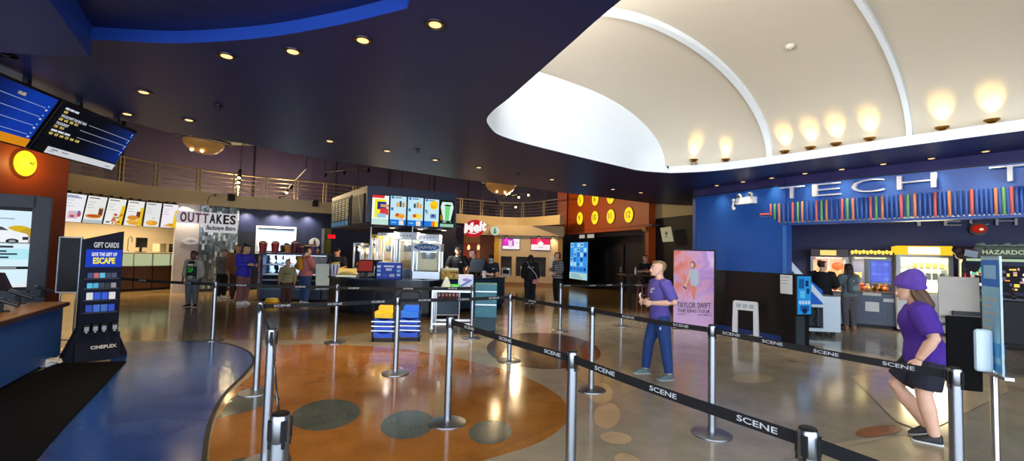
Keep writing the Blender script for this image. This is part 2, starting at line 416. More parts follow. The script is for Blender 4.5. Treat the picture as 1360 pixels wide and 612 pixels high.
# white fascia round the rest of the opening
far = smooth_loop([G(x, y, ZC) for x, y in ((888, 229.5), (950, 226.5), (1050, 214.5), (1200, 194), (1360, 173))] + near_side, 6, False)
mb = MB().m(WHITEC)
for i in range(len(far) - 1):
    a, b_ = far[i], far[i + 1]
    o1 = (Vector((3.4, 4.5, 0)) - Vector((a.x, a.y, 0))).normalized() * -.28; o2 = (Vector((3.4, 4.5, 0)) - Vector((b_.x, b_.y, 0))).normalized() * -.28
    mb.poly([(a.x, a.y, ZC - .003), (b_.x, b_.y, ZC - .003), (b_.x, b_.y, ZC + .14), (a.x, a.y, ZC + .14)])
    mb.poly([(a.x, a.y, ZC + .14), (b_.x, b_.y, ZC + .14), (b_.x + o2.x, b_.y + o2.y, ZC + .14), (a.x + o1.x, a.y + o1.y, ZC + .14)])
S(mb.build('trim_4'))
# ---- roof over everything, plain outer shell
mb = MB().m(DARKR)
mb.poly([(-16, 4, 6.2), (16, 4, 6.2), (16, 29, 6.2), (-16, 29, 6.2)])
S(mb.build('ceiling_upper'))
mb = MB().m(DARKR)
mb.poly([(-9.5, -3.6, 4.9), (17, -3.6, 4.9), (17, 14.6, 4.9), (-9.5, 14.6, 4.9)])
S(mb.build('ceiling_roof'))
# ---- blue arcade wall and header
def pw(pl, u, z, off=0): return pl.pt(u, z, off)
U_OPEN = RW.hit(1044, 350)[0]
mb = MB().m(BLUEW)
R0 = .32
arc = [RW.pt(R0 - R0 * math.sin(a), 0, -R0 + R0 * math.cos(a)) for a in (PI / 2 * i / 8 for i in range(9))][::-1]
# rounded end then flat part
prof = arc + [RW.pt(U_OPEN)]; bk = [RW.pt(0, 0, -.6)] + [RW.pt(U_OPEN, 0, -.18)]
for z0, z1, mat in ((.08, 1.356, BLACKW), (1.356, 3.12, BLUEW), (3.14, ZC, PURPW)):
    mb.m(mat)
    for a, b_ in zip(prof, prof[1:]):
        mb.poly([(a.x, a.y, z0), (b_.x, b_.y, z0), (b_.x, b_.y, z1), (a.x, a.y, z1)], a in arc[:-1])
    a = RW.pt(U_OPEN); b_ = RW.pt(U_OPEN, 0, -.18)
    mb.m(BLUEW if z0 < 3 else PURPW).poly([(a.x, a.y, z0 if z0 > .1 else .0), (b_.x, b_.y, z0 if z0 > .1 else 0), (b_.x, b_.y, z1), (a.x, a.y, z1)])
    a, b_ = RW.pt(U_OPEN, 0, -.18), RW.pt(0, 0, -.18)
    mb.poly([(a.x, a.y, z0), (b_.x, b_.y, z0), (b_.x, b_.y, z1), (a.x, a.y, z1)])
mb.m(M('shadow_gap', (10, 12, 26), .6))
for a, b_ in zip(prof, prof[1:]):
    mb.poly([(a.x, a.y, 3.12), (b_.x, b_.y, 3.12), (b_.x, b_.y, 3.14), (a.x, a.y, 3.14)])
S(mb.build('wall_right'))
mb = MB().m(M('blue_baseboard', (24, 52, 112), .4))
for a, b_ in zip(prof[6:], prof[7:]):
    t = (b_ - a).normalized(); nn = Vector((t.y, -t.x, 0)) * .015
    mb.prism([(a.x, a.y), (b_.x, b_.y), (b_.x + nn.x, b_.y + nn.y), (a.x + nn.x, a.y + nn.y)], 0.0, .1)
S(mb.build('baseboard_right'))
ZH = 2.33
mb = MB().m(BLUEW)
for z0, z1, m_ in ((ZH, 3.12, BLUEW), (3.14, ZC, PURPW)):
    a, b_, c, d = HW.pt(0), HW.pt(HW.len), HW.pt(HW.len, 0, -.2), HW.pt(0, 0, -.2)
    mb.m(m_).prism([(v.x, v.y) for v in (a, b_, c, d)], z0, z1)
a, b_, c, d = HW.pt(0, 0, -.012), HW.pt(HW.len, 0, -.012), HW.pt(HW.len, 0, -.2), HW.pt(0, 0, -.2)
mb.m(M('shadow_gap', (10, 12, 26), .6)).prism([(v.x, v.y) for v in (a, b_, c, d)], 3.115, 3.145)
S(mb.build('wall_header'))
# arcade room
AB = Plane((7.4, 13.3), (14.5, 8.6))
DBLUE = M('deep_blue_wall_paint', (20, 26, 84), .5, var=.06)
mb = MB().m(DBLUE)
a, b_ = AB.pt(-.6), AB.pt(8.0)
mb.poly([(a.x, a.y, 0), (b_.x, b_.y, 0), (b_.x, b_.y, ZC), (a.x, a.y, ZC)])
S(mb.build('wall_arcade_back'))
mb = MB().m(DBLUE); a, b_ = RW.pt(U_OPEN - .35, 0, -.6), AB.pt(-.05)
mb.poly([(a.x, a.y, 0), (b_.x, b_.y, 0), (b_.x, b_.y, ZC), (a.x, a.y, ZC)])
S(mb.build('wall_arcade_left'))
mb = MB().m(DBLUE); a, b_ = AB.pt(8.0), Vector((14.6, 2.0, 0))
mb.poly([(a.x, a.y, 0), (b_.x, b_.y, 0), (b_.x, b_.y, ZC), (a.x, a.y, ZC)])
S(mb.build('wall_arcade_right'))
# ---- mezzanine: fascia, slab, walls below and above
ZM0, ZM1 = 3.0, 3.45
mb = MB().m(CREAMB); bk = offset(MEZS, .22)
for i in range(len(MEZS) - 1):
    a, b_, c, d = MEZS[i], MEZS[i + 1], bk[i + 1], bk[i]
    mb.prism([(v.x, v.y) for v in (a, b_, c, d)], ZM0, ZM1)
S(mb.build('wall_mezzanine_front'))
mb = MB().m(M('mezzanine_slab', (60, 52, 48), .7)); bk = offset(MEZS, 3.2)
for i in range(len(MEZS) - 9):
    a, b_, c, d = MEZS[i], MEZS[i + 1], bk[i + 1], bk[i]
    mb.poly([(v.x, v.y, ZM0 + .02) for v in (a, b_, c, d)]); mb.poly([(v.x, v.y, ZM1 - .05) for v in (d, c, b_, a)])
S(mb.build('floor_mezzanine'))
wall_strip('wall_upper', offset(MEZS[:46], 2.6), ZM1 - .05, 6.2, PLUMW)
wall_strip('wall_upper_dark', offset(MEZS[45:], 1.9), ZM1 - .05, 6.2, DARKR)
# upright shadow joints between the plum panels
for i, j in enumerate((9, 15, 21, 27, 31, 35, 38)):
    v = offset(MEZS[:46], 2.55)[j]
    mb = MB().m(M('panel_joint', (20, 16, 22), .7)).box((0, 0, 0), (.05, .05, 2.7)); S(mb.build('trim_%d' % (5 + i), loc=(v.x, v.y, 4.8)))
i0 = 19
wall_strip('wall_back', offset(MEZS[i0:37], .3), 0, ZM0 + .03, NAVYW)
wall_strip('wall_bistro_back', offset(MEZS[:i0 + 3], 2.9), 0, ZM0 + .03, BEIGEW)
# ---- stands and front of the sandwich counter under the mezzanine
MF = Plane(tuple(P(598, 378, 23.3).xy), tuple(P(750, 380, 23.0).xy))
U = lambda px, py: MF.hit(px, py)
MFW = M('warm_white_panel', (214, 190, 150), .45, var=.04)
def plane_box(name, pl, u0, u1, z0, z1, off, th, mat, struct=True, parent=None):
    """a slab on a wall plane: front face at off in front of the plane, th thick"""
    mb = MB().m(mat); a, b, c, d = pl.pt(u0, 0, off), pl.pt(u1, 0, off), pl.pt(u1, 0, off - th), pl.pt(u0, 0, off - th)
    mb.prism([(v.x, v.y) for v in (a, b, c, d)], z0, z1)
    o = mb.build(name, parent); return S(o) if struct else o
ua, ub = U(662, 340)[0], U(745, 340)[0]; zw0, zw1 = U(700, 367)[1], U(700, 341)[1]; zf0, zf1 = U(700, 313)[1], U(700, 300)[1]
mb = MB().m(MFW)                                            # facade with two glazed openings
cuts = [ua, U(665, 350)[0], U(679.5, 350)[0], U(685, 350)[0], U(725, 350)[0], ub]
def fbox(u0, u1, z0, z1, off=0, th=.15):
    a, b, c, d = MF.pt(u0, 0, off), MF.pt(u1, 0, off), MF.pt(u1, 0, off - th), MF.pt(u0, 0, off - th)
    mb.prism([(v.x, v.y) for v in (a, b, c, d)], z0, z1)
fbox(ua, ub, .12, zw0); fbox(ua, ub, zw1, zf0)
for i in (0, 2, 4): fbox(cuts[i], cuts[i + 1], zw0, zw1)
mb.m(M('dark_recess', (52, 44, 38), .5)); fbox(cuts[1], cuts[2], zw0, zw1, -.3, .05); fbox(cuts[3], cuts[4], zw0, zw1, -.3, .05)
mb.m(M('warm_kick', (168, 122, 70), .4)); fbox(ua, ub, 0, .12, -.02)
S(mb.build('wall_service'))
plane_box('trim_20', MF, U(612, 306)[0], ub + .12, zf0, zf1, .35, .5, M('fascia_beige', (196, 172, 132), .5))
plane_box('trim_21', MF, U(656.5, 330)[0], U(662, 330)[0], 0, zf0, .05, .2, M('yellow_pilaster', (206, 160, 30), .5))
plane_box('trim_22', MF, U(741, 330)[0], U(747, 330)[0], 0, zf0, .12, .3, M('olive_pilaster', (150, 118, 34), .5))
# kitchen recess at the left of the facade
KB = Plane(tuple(P(600, 378, 25.6).xy), tuple(P(664, 380, 25.6).xy))
plane_box('wall_kitchen', KB, -1.0, KB.len + .3, 0, 3.0, 0, .1, M('apricot_wall_paint', (206, 140, 84), .55))
plane_box('trim_23', KB, KB.hit(609, 340)[0], KB.hit(634, 340)[0], KB.hit(620, 350)[1], KB.hit(620, 322)[1], .03, .03, M('red_panel', (176, 34, 24), .4))
plane_box('trim_24', KB, KB.hit(637, 340)[0], KB.hit(655, 340)[0], 0, KB.hit(620, 311)[1], .05, .05, M('brick_brown_panel', (124, 56, 26), .5))
# ---- orange number wall, its door recess and the dark lobby beyond
uo0, uo1 = -.1, OW.len; zo = 2.64
ORANGE2 = M('lit_orange_paint', (184, 80, 26), .5, var=.08, scale=3)  # lighter copy of the wall orange, stands in for stronger light
plane_box('wall_orange', OW, uo0, uo1, zo, 5.6, 0, .3, ORANGE2)
plane_box('trim_25', OW, OW.hit(857, 330)[0], uo1, 0, zo, 0, .3, ORANGE2)
plane_box('wall_auditorium', OW, uo0 - .3, uo1 - .2, 0, 3.2, -1.3, .1, M('charcoal_navy_paint', (24, 26, 36), .45))
plane_box('ceiling_auditorium', OW, uo0 - .3, uo1 + .2, zo + .1, zo + .16, 0, 1.4, M('grey_bulkhead', (84, 80, 82), .6))
plane_box('trim_26', OW, uo0 - .3, uo1 - .3, 2.5, zo + .1, -.9, .5, M('grey_bulkhead', (84, 80, 82), .6))
a, b = OW.pt(-.1), OW.pt(-.1, 0, .0)
mb = MB().m(ORANGEW).box((0, 0, 0), (.5, .25, 2.9)); S(mb.build('trim_27', loc=(2.6, 23.35, zo + 1.45), rotz=OW.ang + .9))
# door in the far charcoal wall
AWp = Plane(tuple(OW.pt(0, 0, -1.28).xy), tuple(OW.pt(5, 0, -1.28).xy))
u0, u1 = AWp.hit(811, 350)[0], AWp.hit(829, 350)[0]
mb = MB().m(M('door_black', (19, 20, 27), .4)).box(((u0 + u1) / 2, -.03, 1.05), (u1 - u0, .05, 2.1), bev=.01)
d_ = mb.build('door_1', loc=(AWp.o.x, AWp.o.y, 0), rotz=AWp.ang); S(d_)
mb = MB().m(CHROME).box(((u0 + u1) / 2 + (u1 - u0) * .35, -.08, 1.0), (.03, .04, .22)); mb.build('door_handle', d_)
# cream lintel and dark wall between the orange wall and the blue wall
DW = Plane(tuple(P(858, 330, 17.2).xy), tuple(P(935, 330, 14.2).xy))
plane_box('wall_passage', DW, -.2, DW.len + 1.5, 0, DW.hit(885, 289)[1], 0, .1, DARKR)
plane_box('trim_28', DW, -.05, DW.len + 1.5, DW.hit(885, 289)[1], 5.2, .04, .2, CREAMB)
# ---- left: orange wall with the media bay
LW = Plane(tuple(P(-160, 330, 7.1).xy), tuple(P(84, 330, 9.6).xy))
plane_box('wall_left', LW, -2.5, LW.len, 0, 4.6, 0, .35, ORANGEW)
# ---- lobby shell behind and beside the photographer: glazed storefront, side wall
SFW = M('storefront_wall', (120, 112, 104), .6)
mb = MB().m(SFW)
mb.box((1.5, -3.7, .2), (22, .2, .4)); mb.box((1.5, -3.7, 3.2), (22, .2, .5)); mb.box((1.5, -3.7, 4.2), (22.6, .2, 1.6)); mb.box((14.6, -3.7, 2.4), (3.2, .2, 4.8))
for x in (-9.6, 12.9): mb.box((x, -3.7, 2.4), (.5, .3, 4.8))
S(mb.build('wall_front'))
for k in range(9):
    x0 = -9.2 + k * 2.45
    w = MB().m(BLACKM)
    w.box((0, 0, 1.68), (.07, .12, 2.55)); w.box((2.4, 0, 1.68), (.07, .12, 2.55)); w.box((1.2, 0, .43), (2.4, .12, .07)); w.box((1.2, 0, 2.93), (2.4, .12, .07)); w.box((1.2, 0, 2.15), (2.4, .1, .05))
    S(w.build('window_%d' % (k + 1), loc=(x0, -3.7, 0)))
mb = MB().m(NAVYW); mb.box((-9.6, -.2, 2.4), (.2, 7.4, 4.8)); S(mb.build('wall_side'))
mb = MB().m(DARKR)
mb.poly([(-16, 4, 0), (-16, 29, 0), (-16, 29, 6.2), (-16, 4, 6.2)]); mb.poly([(-16, 28, 0), (16, 28, 0), (16, 28, 6.2), (-16, 28, 6.2)]); mb.poly([(-16, 4, 0), (-9.5, 3.4, 0), (-9.5, 3.4, 6.2), (-16, 4, 6.2)])
mb.poly([(16, -3.6, 0), (16, 14.6, 0), (16, 14.6, 6.2), (16, -3.6, 6.2)]); mb.poly([(16, 14.6, 0), (16, 28, 0), (16, 28, 6.2), (16, 14.6, 6.2)]); mb.poly([(8, 14.6, 0), (16, 14.6, 0), (16, 14.6, 6.2), (8, 14.6, 6.2)])
S(mb.build('wall_outer'))
# ================================================================== STANCHIONS
stanchion_n = 0
def stanchion_proto():
    t = thing('stanchion_post', 'x', 'post', group='stainless queue posts')
    b = MB().m(STEEL); b.lathe([(.0, .0), (.176, .0), (.178, .004), (.176, .012), (.14, .02), (.05, .028), (.0, .028)], seg=40); b.build('base', t)
    b = MB().m(STEEL); b.lathe([(.034, .024), (.0335, .9)], seg=24); b.build('pole', t)
    b = MB().m(STEEL); b.lathe([(.0335, .9), (.035, .902), (.035, .992), (.032, 1.0), (.0, 1.0)], seg=24); b.build('head', t)
    b = MB().m(BLACKP)
    b.lathe([(.0, 1.0), (.031, 1.0), (.031, 1.004), (.027, 1.008), (.0, 1.008)], seg=24); b.build('cap', t)
    b = MB().m(BLACKP)
    for k in range(4):
        a = k * PI / 2 + .2; R = Euler((0, 0, a)).to_matrix(); b.box(R @ Vector((.036, 0, .947)), (.012, .022, .075), rot=R, bev=.002)
        b.box(R @ Vector((.036, 0, .897)), (.01, .012, .03), rot=R, bev=.002)
    b.build('belt_clip', t)
    return t
ST0 = stanchion_proto(); _first = [True]
def stanchion(p, label, rz=0.0):
    if _first[0]: o = ST0; _first[0] = False; o['label'] = label; o.location = (p.x, p.y, 0); o.rotation_euler = (0, 0, rz); return o
    return dup(ST0, (p.x, p.y, 0), rz, label)
def belt(post, p, q, z0=.955, z1=.955, texts=(.25, .5, .75), h=.05, flip=False, own=True):
    """a webbing belt drawn out of this post to the next, with its lettering"""
    d = (q - p); d.z = 0; L = d.length; d.normalize(); ang = math.atan2(d.y, d.x)
    n = 14; b = MB().m(BELT); th = .0016; rg = []
    for i in range(n + 1):
        k = i / n; x = .038 + (L - .086) * k; z = z0 + (z1 - z0) * k - .012 * math.sin(PI * k) * min(1, L / 2)
        rg.append([Vector((x, -th, z - h / 2)), Vector((x, th, z - h / 2)), Vector((x, th, z + h / 2)), Vector((x, -th, z + h / 2))])
    b.loft(rg, smooth=False); o = b.build('belt', post)
    inv = -post.rotation_euler[2]
    o.rotation_euler = (0, 0, ang + inv)
    toward = Vector((-p.x - d.x * L / 2, -p.y - d.y * L / 2, 0)); nrm = Vector((d.y, -d.x, 0))
    front = toward.dot(nrm) > 0
    for k in texts:
        z = z0 + (z1 - z0) * k - .012 * math.sin(PI * k) * min(1, L / 2); x = .036 + (L - .072) * k
        t = text('belt_lettering', 'SCENE', .034, LETTER, o, (x, -.0022 if front else .0022, z), ext=.0003, sx=1.75, off=.0004)
        sl = math.atan2(z1 - z0, L)
        t.rotation_euler = (Matrix.Rotation(0 if front else PI, 3, 'Z') @ Matrix.Rotation(PI / 2, 3, 'X') @ Matrix.Rotation(sl if front else -sl, 3, 'Z')).to_euler()
    return o
PA, PB, PC, PD, PE = G(282, 452), G(445, 455), G(525, 496), G(594, 561.5), G(340, 521)
PH, PI_, PJ, PK, PM, PQ = G(676, 479), G(743.5, 439), G(825, 433), G(785, 518), G(945, 577), G(626, 449)
def gt(px, py):   # post whose top rim is seen at this place
    v = G(px, py, 1.0); return Vector((v.x, v.y, 0))
PF, PG, PL, PN, PO = gt(361.5, 437), gt(373, 550), gt(760.5, 467), gt(1073, 570), gt(1268, 489)
sA = stanchion(PA, 'stainless queue post on the brown floor in front of the boy in the green-print hoodie')
sB = stanchion(PB, 'stainless queue post at the left end of the concession counter', .3)
sC = stanchion(PC, 'stainless queue post just in front of the yellow and blue folding trolleys', .5)
sD = stanchion(PD, 'stainless queue post standing between two dark ovals on the orange floor', .4)
sE = stanchion(PE, 'stainless queue post at the curved black edge of the blue floor, farther of the pair')
sF = stanchion(PF, 'stainless queue post with a belt running down to the nearest post at lower left', .2)
sG = stanchion(PG, 'nearest stainless queue post at lower left with only its black-capped head in view', .6)
sH = stanchion(PH, 'stainless queue post beside the dark round floor patch, where the belt turns', .2)
sI = stanchion(PI_, 'thin stainless queue post beside the woman in the striped top', .1)
sJ = stanchion(PJ, 'stainless queue post in front of the tall wooden table')
sK = stanchion(PK, 'stainless queue post standing on the beige pebble shapes in the floor', .3)
sL = stanchion(PL, 'stainless queue post in the foreground centre with its foot out of the picture', .2)
sM = stanchion(PM, 'stainless queue post on grey floor right of the boy in the purple shirt', .25)
sN = stanchion(PN, 'nearest queue post at the bottom edge right of centre, only its head in view', .5)
sO = stanchion(PO, 'stainless queue post beside the walking woman in the purple beanie', .1)
sQ = stanchion(PQ, 'stainless queue post against the teal drawer cart')
belt(sE, PE, PC, texts=(.12, .5, .85)); belt(sC, PC, PH, texts=(.2, .55, .85))
belt(sH, PH, PK, texts=(.3,)); belt(sK, PK, PM, texts=(.35, .8)); belt(sM, PM, PO, texts=(.1, .33, .58, .85))
belt(sD, PD, PL, texts=(.2, .55, .9)); belt(sL, PL, PN, texts=(.2, .52, .88)); belt(sN, PN, Vector((PN.x + .55, PN.y - 1.0, 0)), texts=())
belt(sE, PE, PF, texts=()); belt(sF, PF, PG, texts=(.25, .55, .82))
PB2 = G(462, 452); PW = P(150, 376, 8.6); PW.z = 0
belt(sA, PA, PW, texts=(.25, .7)); belt(sA, PA, PB, texts=(.2, .7)); belt(sB, PB, PQ, texts=(.1, .5, .85), z0=.94, z1=.94)
belt(sI, PI_, PJ, texts=(.08, .5, .8)); belt(sJ, PJ, Vector((PJ.x + 1.6, PJ.y + .3, 0)), texts=(.25, .6))
# ================================================================== CEILING FITTINGS
def downlight_proto():
    t = thing('recessed_downlight', 'x', 'ceiling light', group='recessed downlights in the navy ceiling')
    MB().m(M('downlight_trim', (44, 40, 44), .35, .5)).lathe([(.062, -.001), (.082, -.001), (.08, -.01), (.066, -.012), (.062, -.004)], seg=28).build('trim_ring', t)
    b = MB().m(M('gold_reflector', (196, 150, 84), .25, .9)); b.lathe([(.064, -.006), (.062, -.001), (.052, .05)], seg=24); b.build('reflector', t)
    b = MB().m(E((255, 206, 140), 1.7)); b.ell((0, 0, -.007), (.046, .046, .009), 18); b.build('bulb', t)
    return t
DL0 = downlight_proto(); _dlf = [True]
def downlight(px, py, label, power=60, col=WARM, s=1.0, angle=1.75):
    p = G(px, py, ZC)
    o = DL0 if _dlf[0] else dup(DL0)
    _dlf[0] = False; o['label'] = label; o.location = p; o.scale = (s, s, s)
    if power: lamp('SPOT', o, (0, 0, -.02), power, col, .04, angle, .9, (0, 0, -1))
for px, py, lab, pw_ in (
    (578, 32, 'recessed downlight nearest the top edge, lit warm, largest in the navy ceiling', 45),
    (482, 53, 'second recessed downlight from the top in the row below the blue coffer curve', 40),
    (389, 68, 'third recessed downlight in the row below the blue coffer curve', 40),
    (301, 74, 'recessed downlight at the left end of the row below the blue coffer curve', 40),
    (191, 122, 'recessed downlight above the right end of the showtimes screen', 60),
    (169, 151, 'recessed downlight closest to the top right corner of the showtimes screen', 60),
    (251, 159, 'recessed downlight above the large hanging bowl lamp', 120),
    (438, 187, 'white recessed downlight above the left end of the concession menu boards', 170),
    (514, 200, 'white recessed downlight above the middle of the concession menu boards', 170),
    (578, 212, 'white recessed downlight above the right end of the concession menu boards', 170),
    (636, 222, 'white recessed downlight above the sandwich counter sign', 170),
    (733, 238, 'recessed downlight just left of the orange number wall', 150),
    (776, 245, 'recessed downlight above the number five disc', 130),
    (814, 251, 'recessed downlight above the middle of the orange number wall', 130),
    (851, 255.5, 'recessed downlight above the right end of the orange number wall', 120)):
    downlight(px, py, lab, pw_ * (.9 if px < 400 else 1.0), WARM if px < 700 else WHITE)
for px, py, lab in (
    (952, 246, 'recessed downlight at the rounded left end of the blue wall'),
    (987, 241, 'recessed downlight above the emergency light on the blue wall'),
    (1025, 236, 'recessed downlight just left of the first letter of the big wall sign'),
    (1069, 230, 'recessed downlight above the first big white letter T'),
    (1118, 224.5, 'recessed downlight between the big white letters E and C'),
    (1173, 217.5, 'recessed downlight above the big white letter C'),
    (1237, 210, 'recessed downlight above the big white letter H'),
    (1309, 200.6, 'recessed downlight near the right edge above the blue wall')):
    downlight(px, py, lab, 20, WHITE, .9, 1.5)
def sprinkler(px, py, label):
    t = thing('fire_sprinkler', label, 'sprinkler', G(px, py, ZC))
    MB().m(BLACKM).lathe([(.0, 0), (.05, 0), (.045, -.012), (.015, -.015), (.012, -.05), (.0, -.05)], seg=16).build('escutcheon', t)
    b = MB().m(BLACKM); b.lathe([(.0, -.05), (.028, -.05), (.028, -.056), (.0, -.056)], seg=12); b.build('deflector', t)
sprinkler(290, 140, 'small dark fire sprinkler in the ceiling left of centre')
sprinkler(555, 198, 'small dark fire sprinkler in the ceiling above the menu boards')
sprinkler(688, 230, 'small dark fire sprinkler in the ceiling below the white vault tip')
# slot diffuser over the showtimes screens
c = [G(x, y, ZC) for x, y in ((-42, 82), (18, 74), (64, 108), (-8, 124))]
ux = (c[1] - c[0]); uy = (c[3] - c[0]); t = thing('air_vent', 'black slotted air vent in the ceiling above the showtimes screens', 'vent', (c[0].x, c[0].y, ZC - .002), math.atan2(ux.y, ux.x))
Lx, Ly = ux.length, uy.length
mb = MB().m(M('vent_frame', (40, 42, 48), .4))
for y in (0, -Ly): mb.box((Lx / 2, y, -.01), (Lx + .05, .05, .02))
for x in (0, Lx): mb.box((x, -Ly / 2, -.01), (.05, Ly + .05, .02))
mb.build('frame', t)
for k in range(3): MB().m(M('vent_slat', (86, 92, 104), .35)).box((Lx / 2, -Ly * (k + .75) / 3.5, -.012), (Lx - .06, .045, .012), rot=(.5, 0, 0)).build('slat', t)
MB().m(M('vent_dark', (6, 6, 8), .8)).box((Lx / 2, -Ly / 2, -.002), (Lx, Ly, .003)).build('backing', t)
# ---- uplights on the ledge of the vault
def uplight(px, py, label, power=34):
    sl = min((k / 100 for k in range(20, 600)), key=lambda s: abs(proj(F0 + VA * s + VP * (vt0(s) + .11) + Vector((0, 0, ZC + .2)))[0] - px)); p = F0 + VA * sl + VP * (vt0(sl) + .11); ang = math.atan2(-VP.y, -VP.x)
    o = thing('uplight', label, 'wall light', (p.x, p.y, ZC + .14), ang, 'brass uplights on the vault ledge')
    MB().m(M('brass', (176, 128, 60), .3, 1.)).lathe([(.0, .05), (.03, .05), (.075, .085), (.082, .1), (.074, .1), (.03, .06), (.0, .06)], seg=24).build('shade', o)
    b = MB().m(M('brass', (176, 128, 60), .3, 1.)); b.box((0, .05, .025), (.012, .012, .07)); b.box((0, -.05, .025), (.012, .012, .07)); b.box((0, 0, .004), (.06, .14, .008)); b.build('bracket', o)
    MB().m(E((255, 236, 170), 6)).lathe([(.0, .066), (.045, .07), (.045, .09), (.0, .096)], seg=18).build('bulb', o)
    lamp('SPOT', o, (.0, 0, .1), power, (1.0, .62, .16), .02, 1.12, 1.0, (.1, 0, 1))
for px, py, lab in ((921, 213, 'leftmost brass uplight on the vault ledge'), (964, 209.5, 'second brass uplight from the left, before the first white rib'),
                    (1042, 200, 'brass uplight just right of the first white rib, first of a close row of four'), (1076, 196, 'second of the close row of four brass uplights in the middle bay'),
                    (1110, 191.5, 'third of the close row of four brass uplights in the middle bay'), (1155, 185, 'last of the close row of four uplights, left of the second white rib'),
                    (1251, 172.5, 'brass uplight first to the right of the second white rib'), (1318, 164, 'rightmost brass uplight on the vault ledge')):
    uplight(px, py, lab)
p = vpt(2.4, .55); t = thing('smoke_detector', 'small round detector on the cream vault between the white ribs', 'detector', P(1051, 62, 5.6))
d = ray(1051, 62); best = min(((vpt(s / 50, k / 100) for s in range(60, 200) for k in range(20, 80))), key=lambda v: (proj(v)[0] - 1051) ** 2 + (proj(v)[1] - 62) ** 2)
t.location = best
MB().m(CREAMC).lathe([(.0, -.05), (.04, -.05), (.06, -.03), (.07, 0), (.0, 0.0)], seg=20).build('housing', t); MB().m(WHITEP).lathe([(.0, -.055), (.02, -.055), (.02, -.05), (0, -.05)], seg=12).build('grille', t)
# ================================================================== MEZZANINE RAILINGS
RAILM = M('yellow_lit_rail', (176, 154, 112), .4, .3)  # steel in warm tan, the yellow lamplight put into its colour
RAILD = M('grey_steel_rail', (116, 108, 100), .4, .4)
def mez_at(px, d=.1):
    pts = offset(MEZS, d); best = None
    for i in range(len(pts) - 1):
        a, b = proj((pts[i].x, pts[i].y, ZM1))[0], proj((pts[i + 1].x, pts[i + 1].y, ZM1))[0]
        if (a - px) * (b - px) <= 0 and abs(a - b) > 1e-6:
            k = (px - a) / (b - a); return pts[i].lerp(pts[i + 1], k), i
    return None, None
def railing(name, label, pxs, mat):
    P0 = [mez_at(x) for x in pxs]; o = thing(name, label, 'railing', (P0[0][0].x, P0[0][0].y, ZM1)); base = P0[0][0]
    pts = offset(MEZS, .1); path = [P0[0][0]] + [pts[i] for i in range(P0[0][1] + 1, P0[-1][1] + 1)] + [P0[-1][0]]
    path = [p - base for p in path]
    MB().m(mat).tube([(p.x, p.y, .76) for p in path], .028, 10).build('top_rail', o)
    for z in (.14, .29, .44, .59): MB().m(mat).tube([(p.x, p.y, z) for p in path], .011, 8).build('rail', o)
    for p, i in P0[1:-1] if len(P0) > 2 else P0:
        t_ = (pts[min(i + 1, len(pts) - 1)] - pts[i]).normalized(); a = math.atan2(t_.y, t_.x)
        q = p - base
        for s_ in (-.055, .055): MB().m(mat).box((q.x + t_.x * s_, q.y + t_.y * s_, .38), (.04, .05, .76), rot=(0, 0, a)).build('post', o)
railing('mezzanine_railing', 'yellow-lit steel railing along the upper floor above the bistro menus', (100, 160, 207, 263, 312, 352, 393, 431, 470, 520), RAILM)
railing('mezzanine_railing', 'grey steel railing along the upper floor above the round red sign', (575, 612, 639, 666, 694, 722, 742), RAILD)
# ---- hanging bowl lamps and track lights
AMBER = M('amber_glass', (212, 160, 84), .3, var=.2)
def bowl_lamp(c, r, label, power, tilt=0.0, lit=3):
    o = thing('hanging_bowl_lamp', label, 'lamp', c, rot=(0, tilt, 0)); zt = 6.2 - c.z
    bm_ = M('amber_bowl', (206, 146, 70), .35, var=.25); nt = bm_.node_tree; b_ = nt.nodes['Principled BSDF']; b_.inputs['Emission Color'].default_value = (1, .55, .18, 1); b_.inputs['Emission Strength'].default_value = .08
    pr = [(r * math.sin(a), -r * .68 * math.cos(a) + r * .02) for a in (PI / 2 * k / 9 for k in range(10))]
    pr2 = [(max(0, x - .012), z + .012) for x, z in pr[::-1]]
    MB().m(bm_).lathe([(.001, pr[0][1])] + pr[1:] + pr2, seg=40).build('bowl', o)
    b = MB().m(BLACKM); n = 48
    b.tube([(r * 1.32 * math.cos(2 * PI * i / n), r * 1.32 * math.sin(2 * PI * i / n), .06) for i in range(n + 1)], .018, 8, cap=False); b.build('ring', o)
    for k in range(3):
        a = k * 2 * PI / 3 + .5; MB().m(BLACKM).tube([(r * math.cos(a), r * math.sin(a), .03), (r * 1.32 * math.cos(a), r * 1.32 * math.sin(a), .06), (0, 0, min(zt, 1.4))], .008, 6).build('support_rod', o)
    for k in range(lit):
        a = -1.9 + k * .9; q = Vector((r * .62 * math.cos(a), r * .62 * math.sin(a), -r * .58))
        MB().m(E((255, 226, 160), 7)).ell(q, (.04, .04, .03), 10).build('bulb', o)
    lamp('POINT', o, (0, 0, .35), power, WARM, .12)
bowl_lamp(P(271, 189, 11.6), .46, 'large amber bowl lamp hanging in front of the upper plum wall at left', 60, .1, 2)
bowl_lamp(P(665, 245, 18.5), .62, 'farther amber bowl lamp hanging above the grey railing', 60, .04, 4)
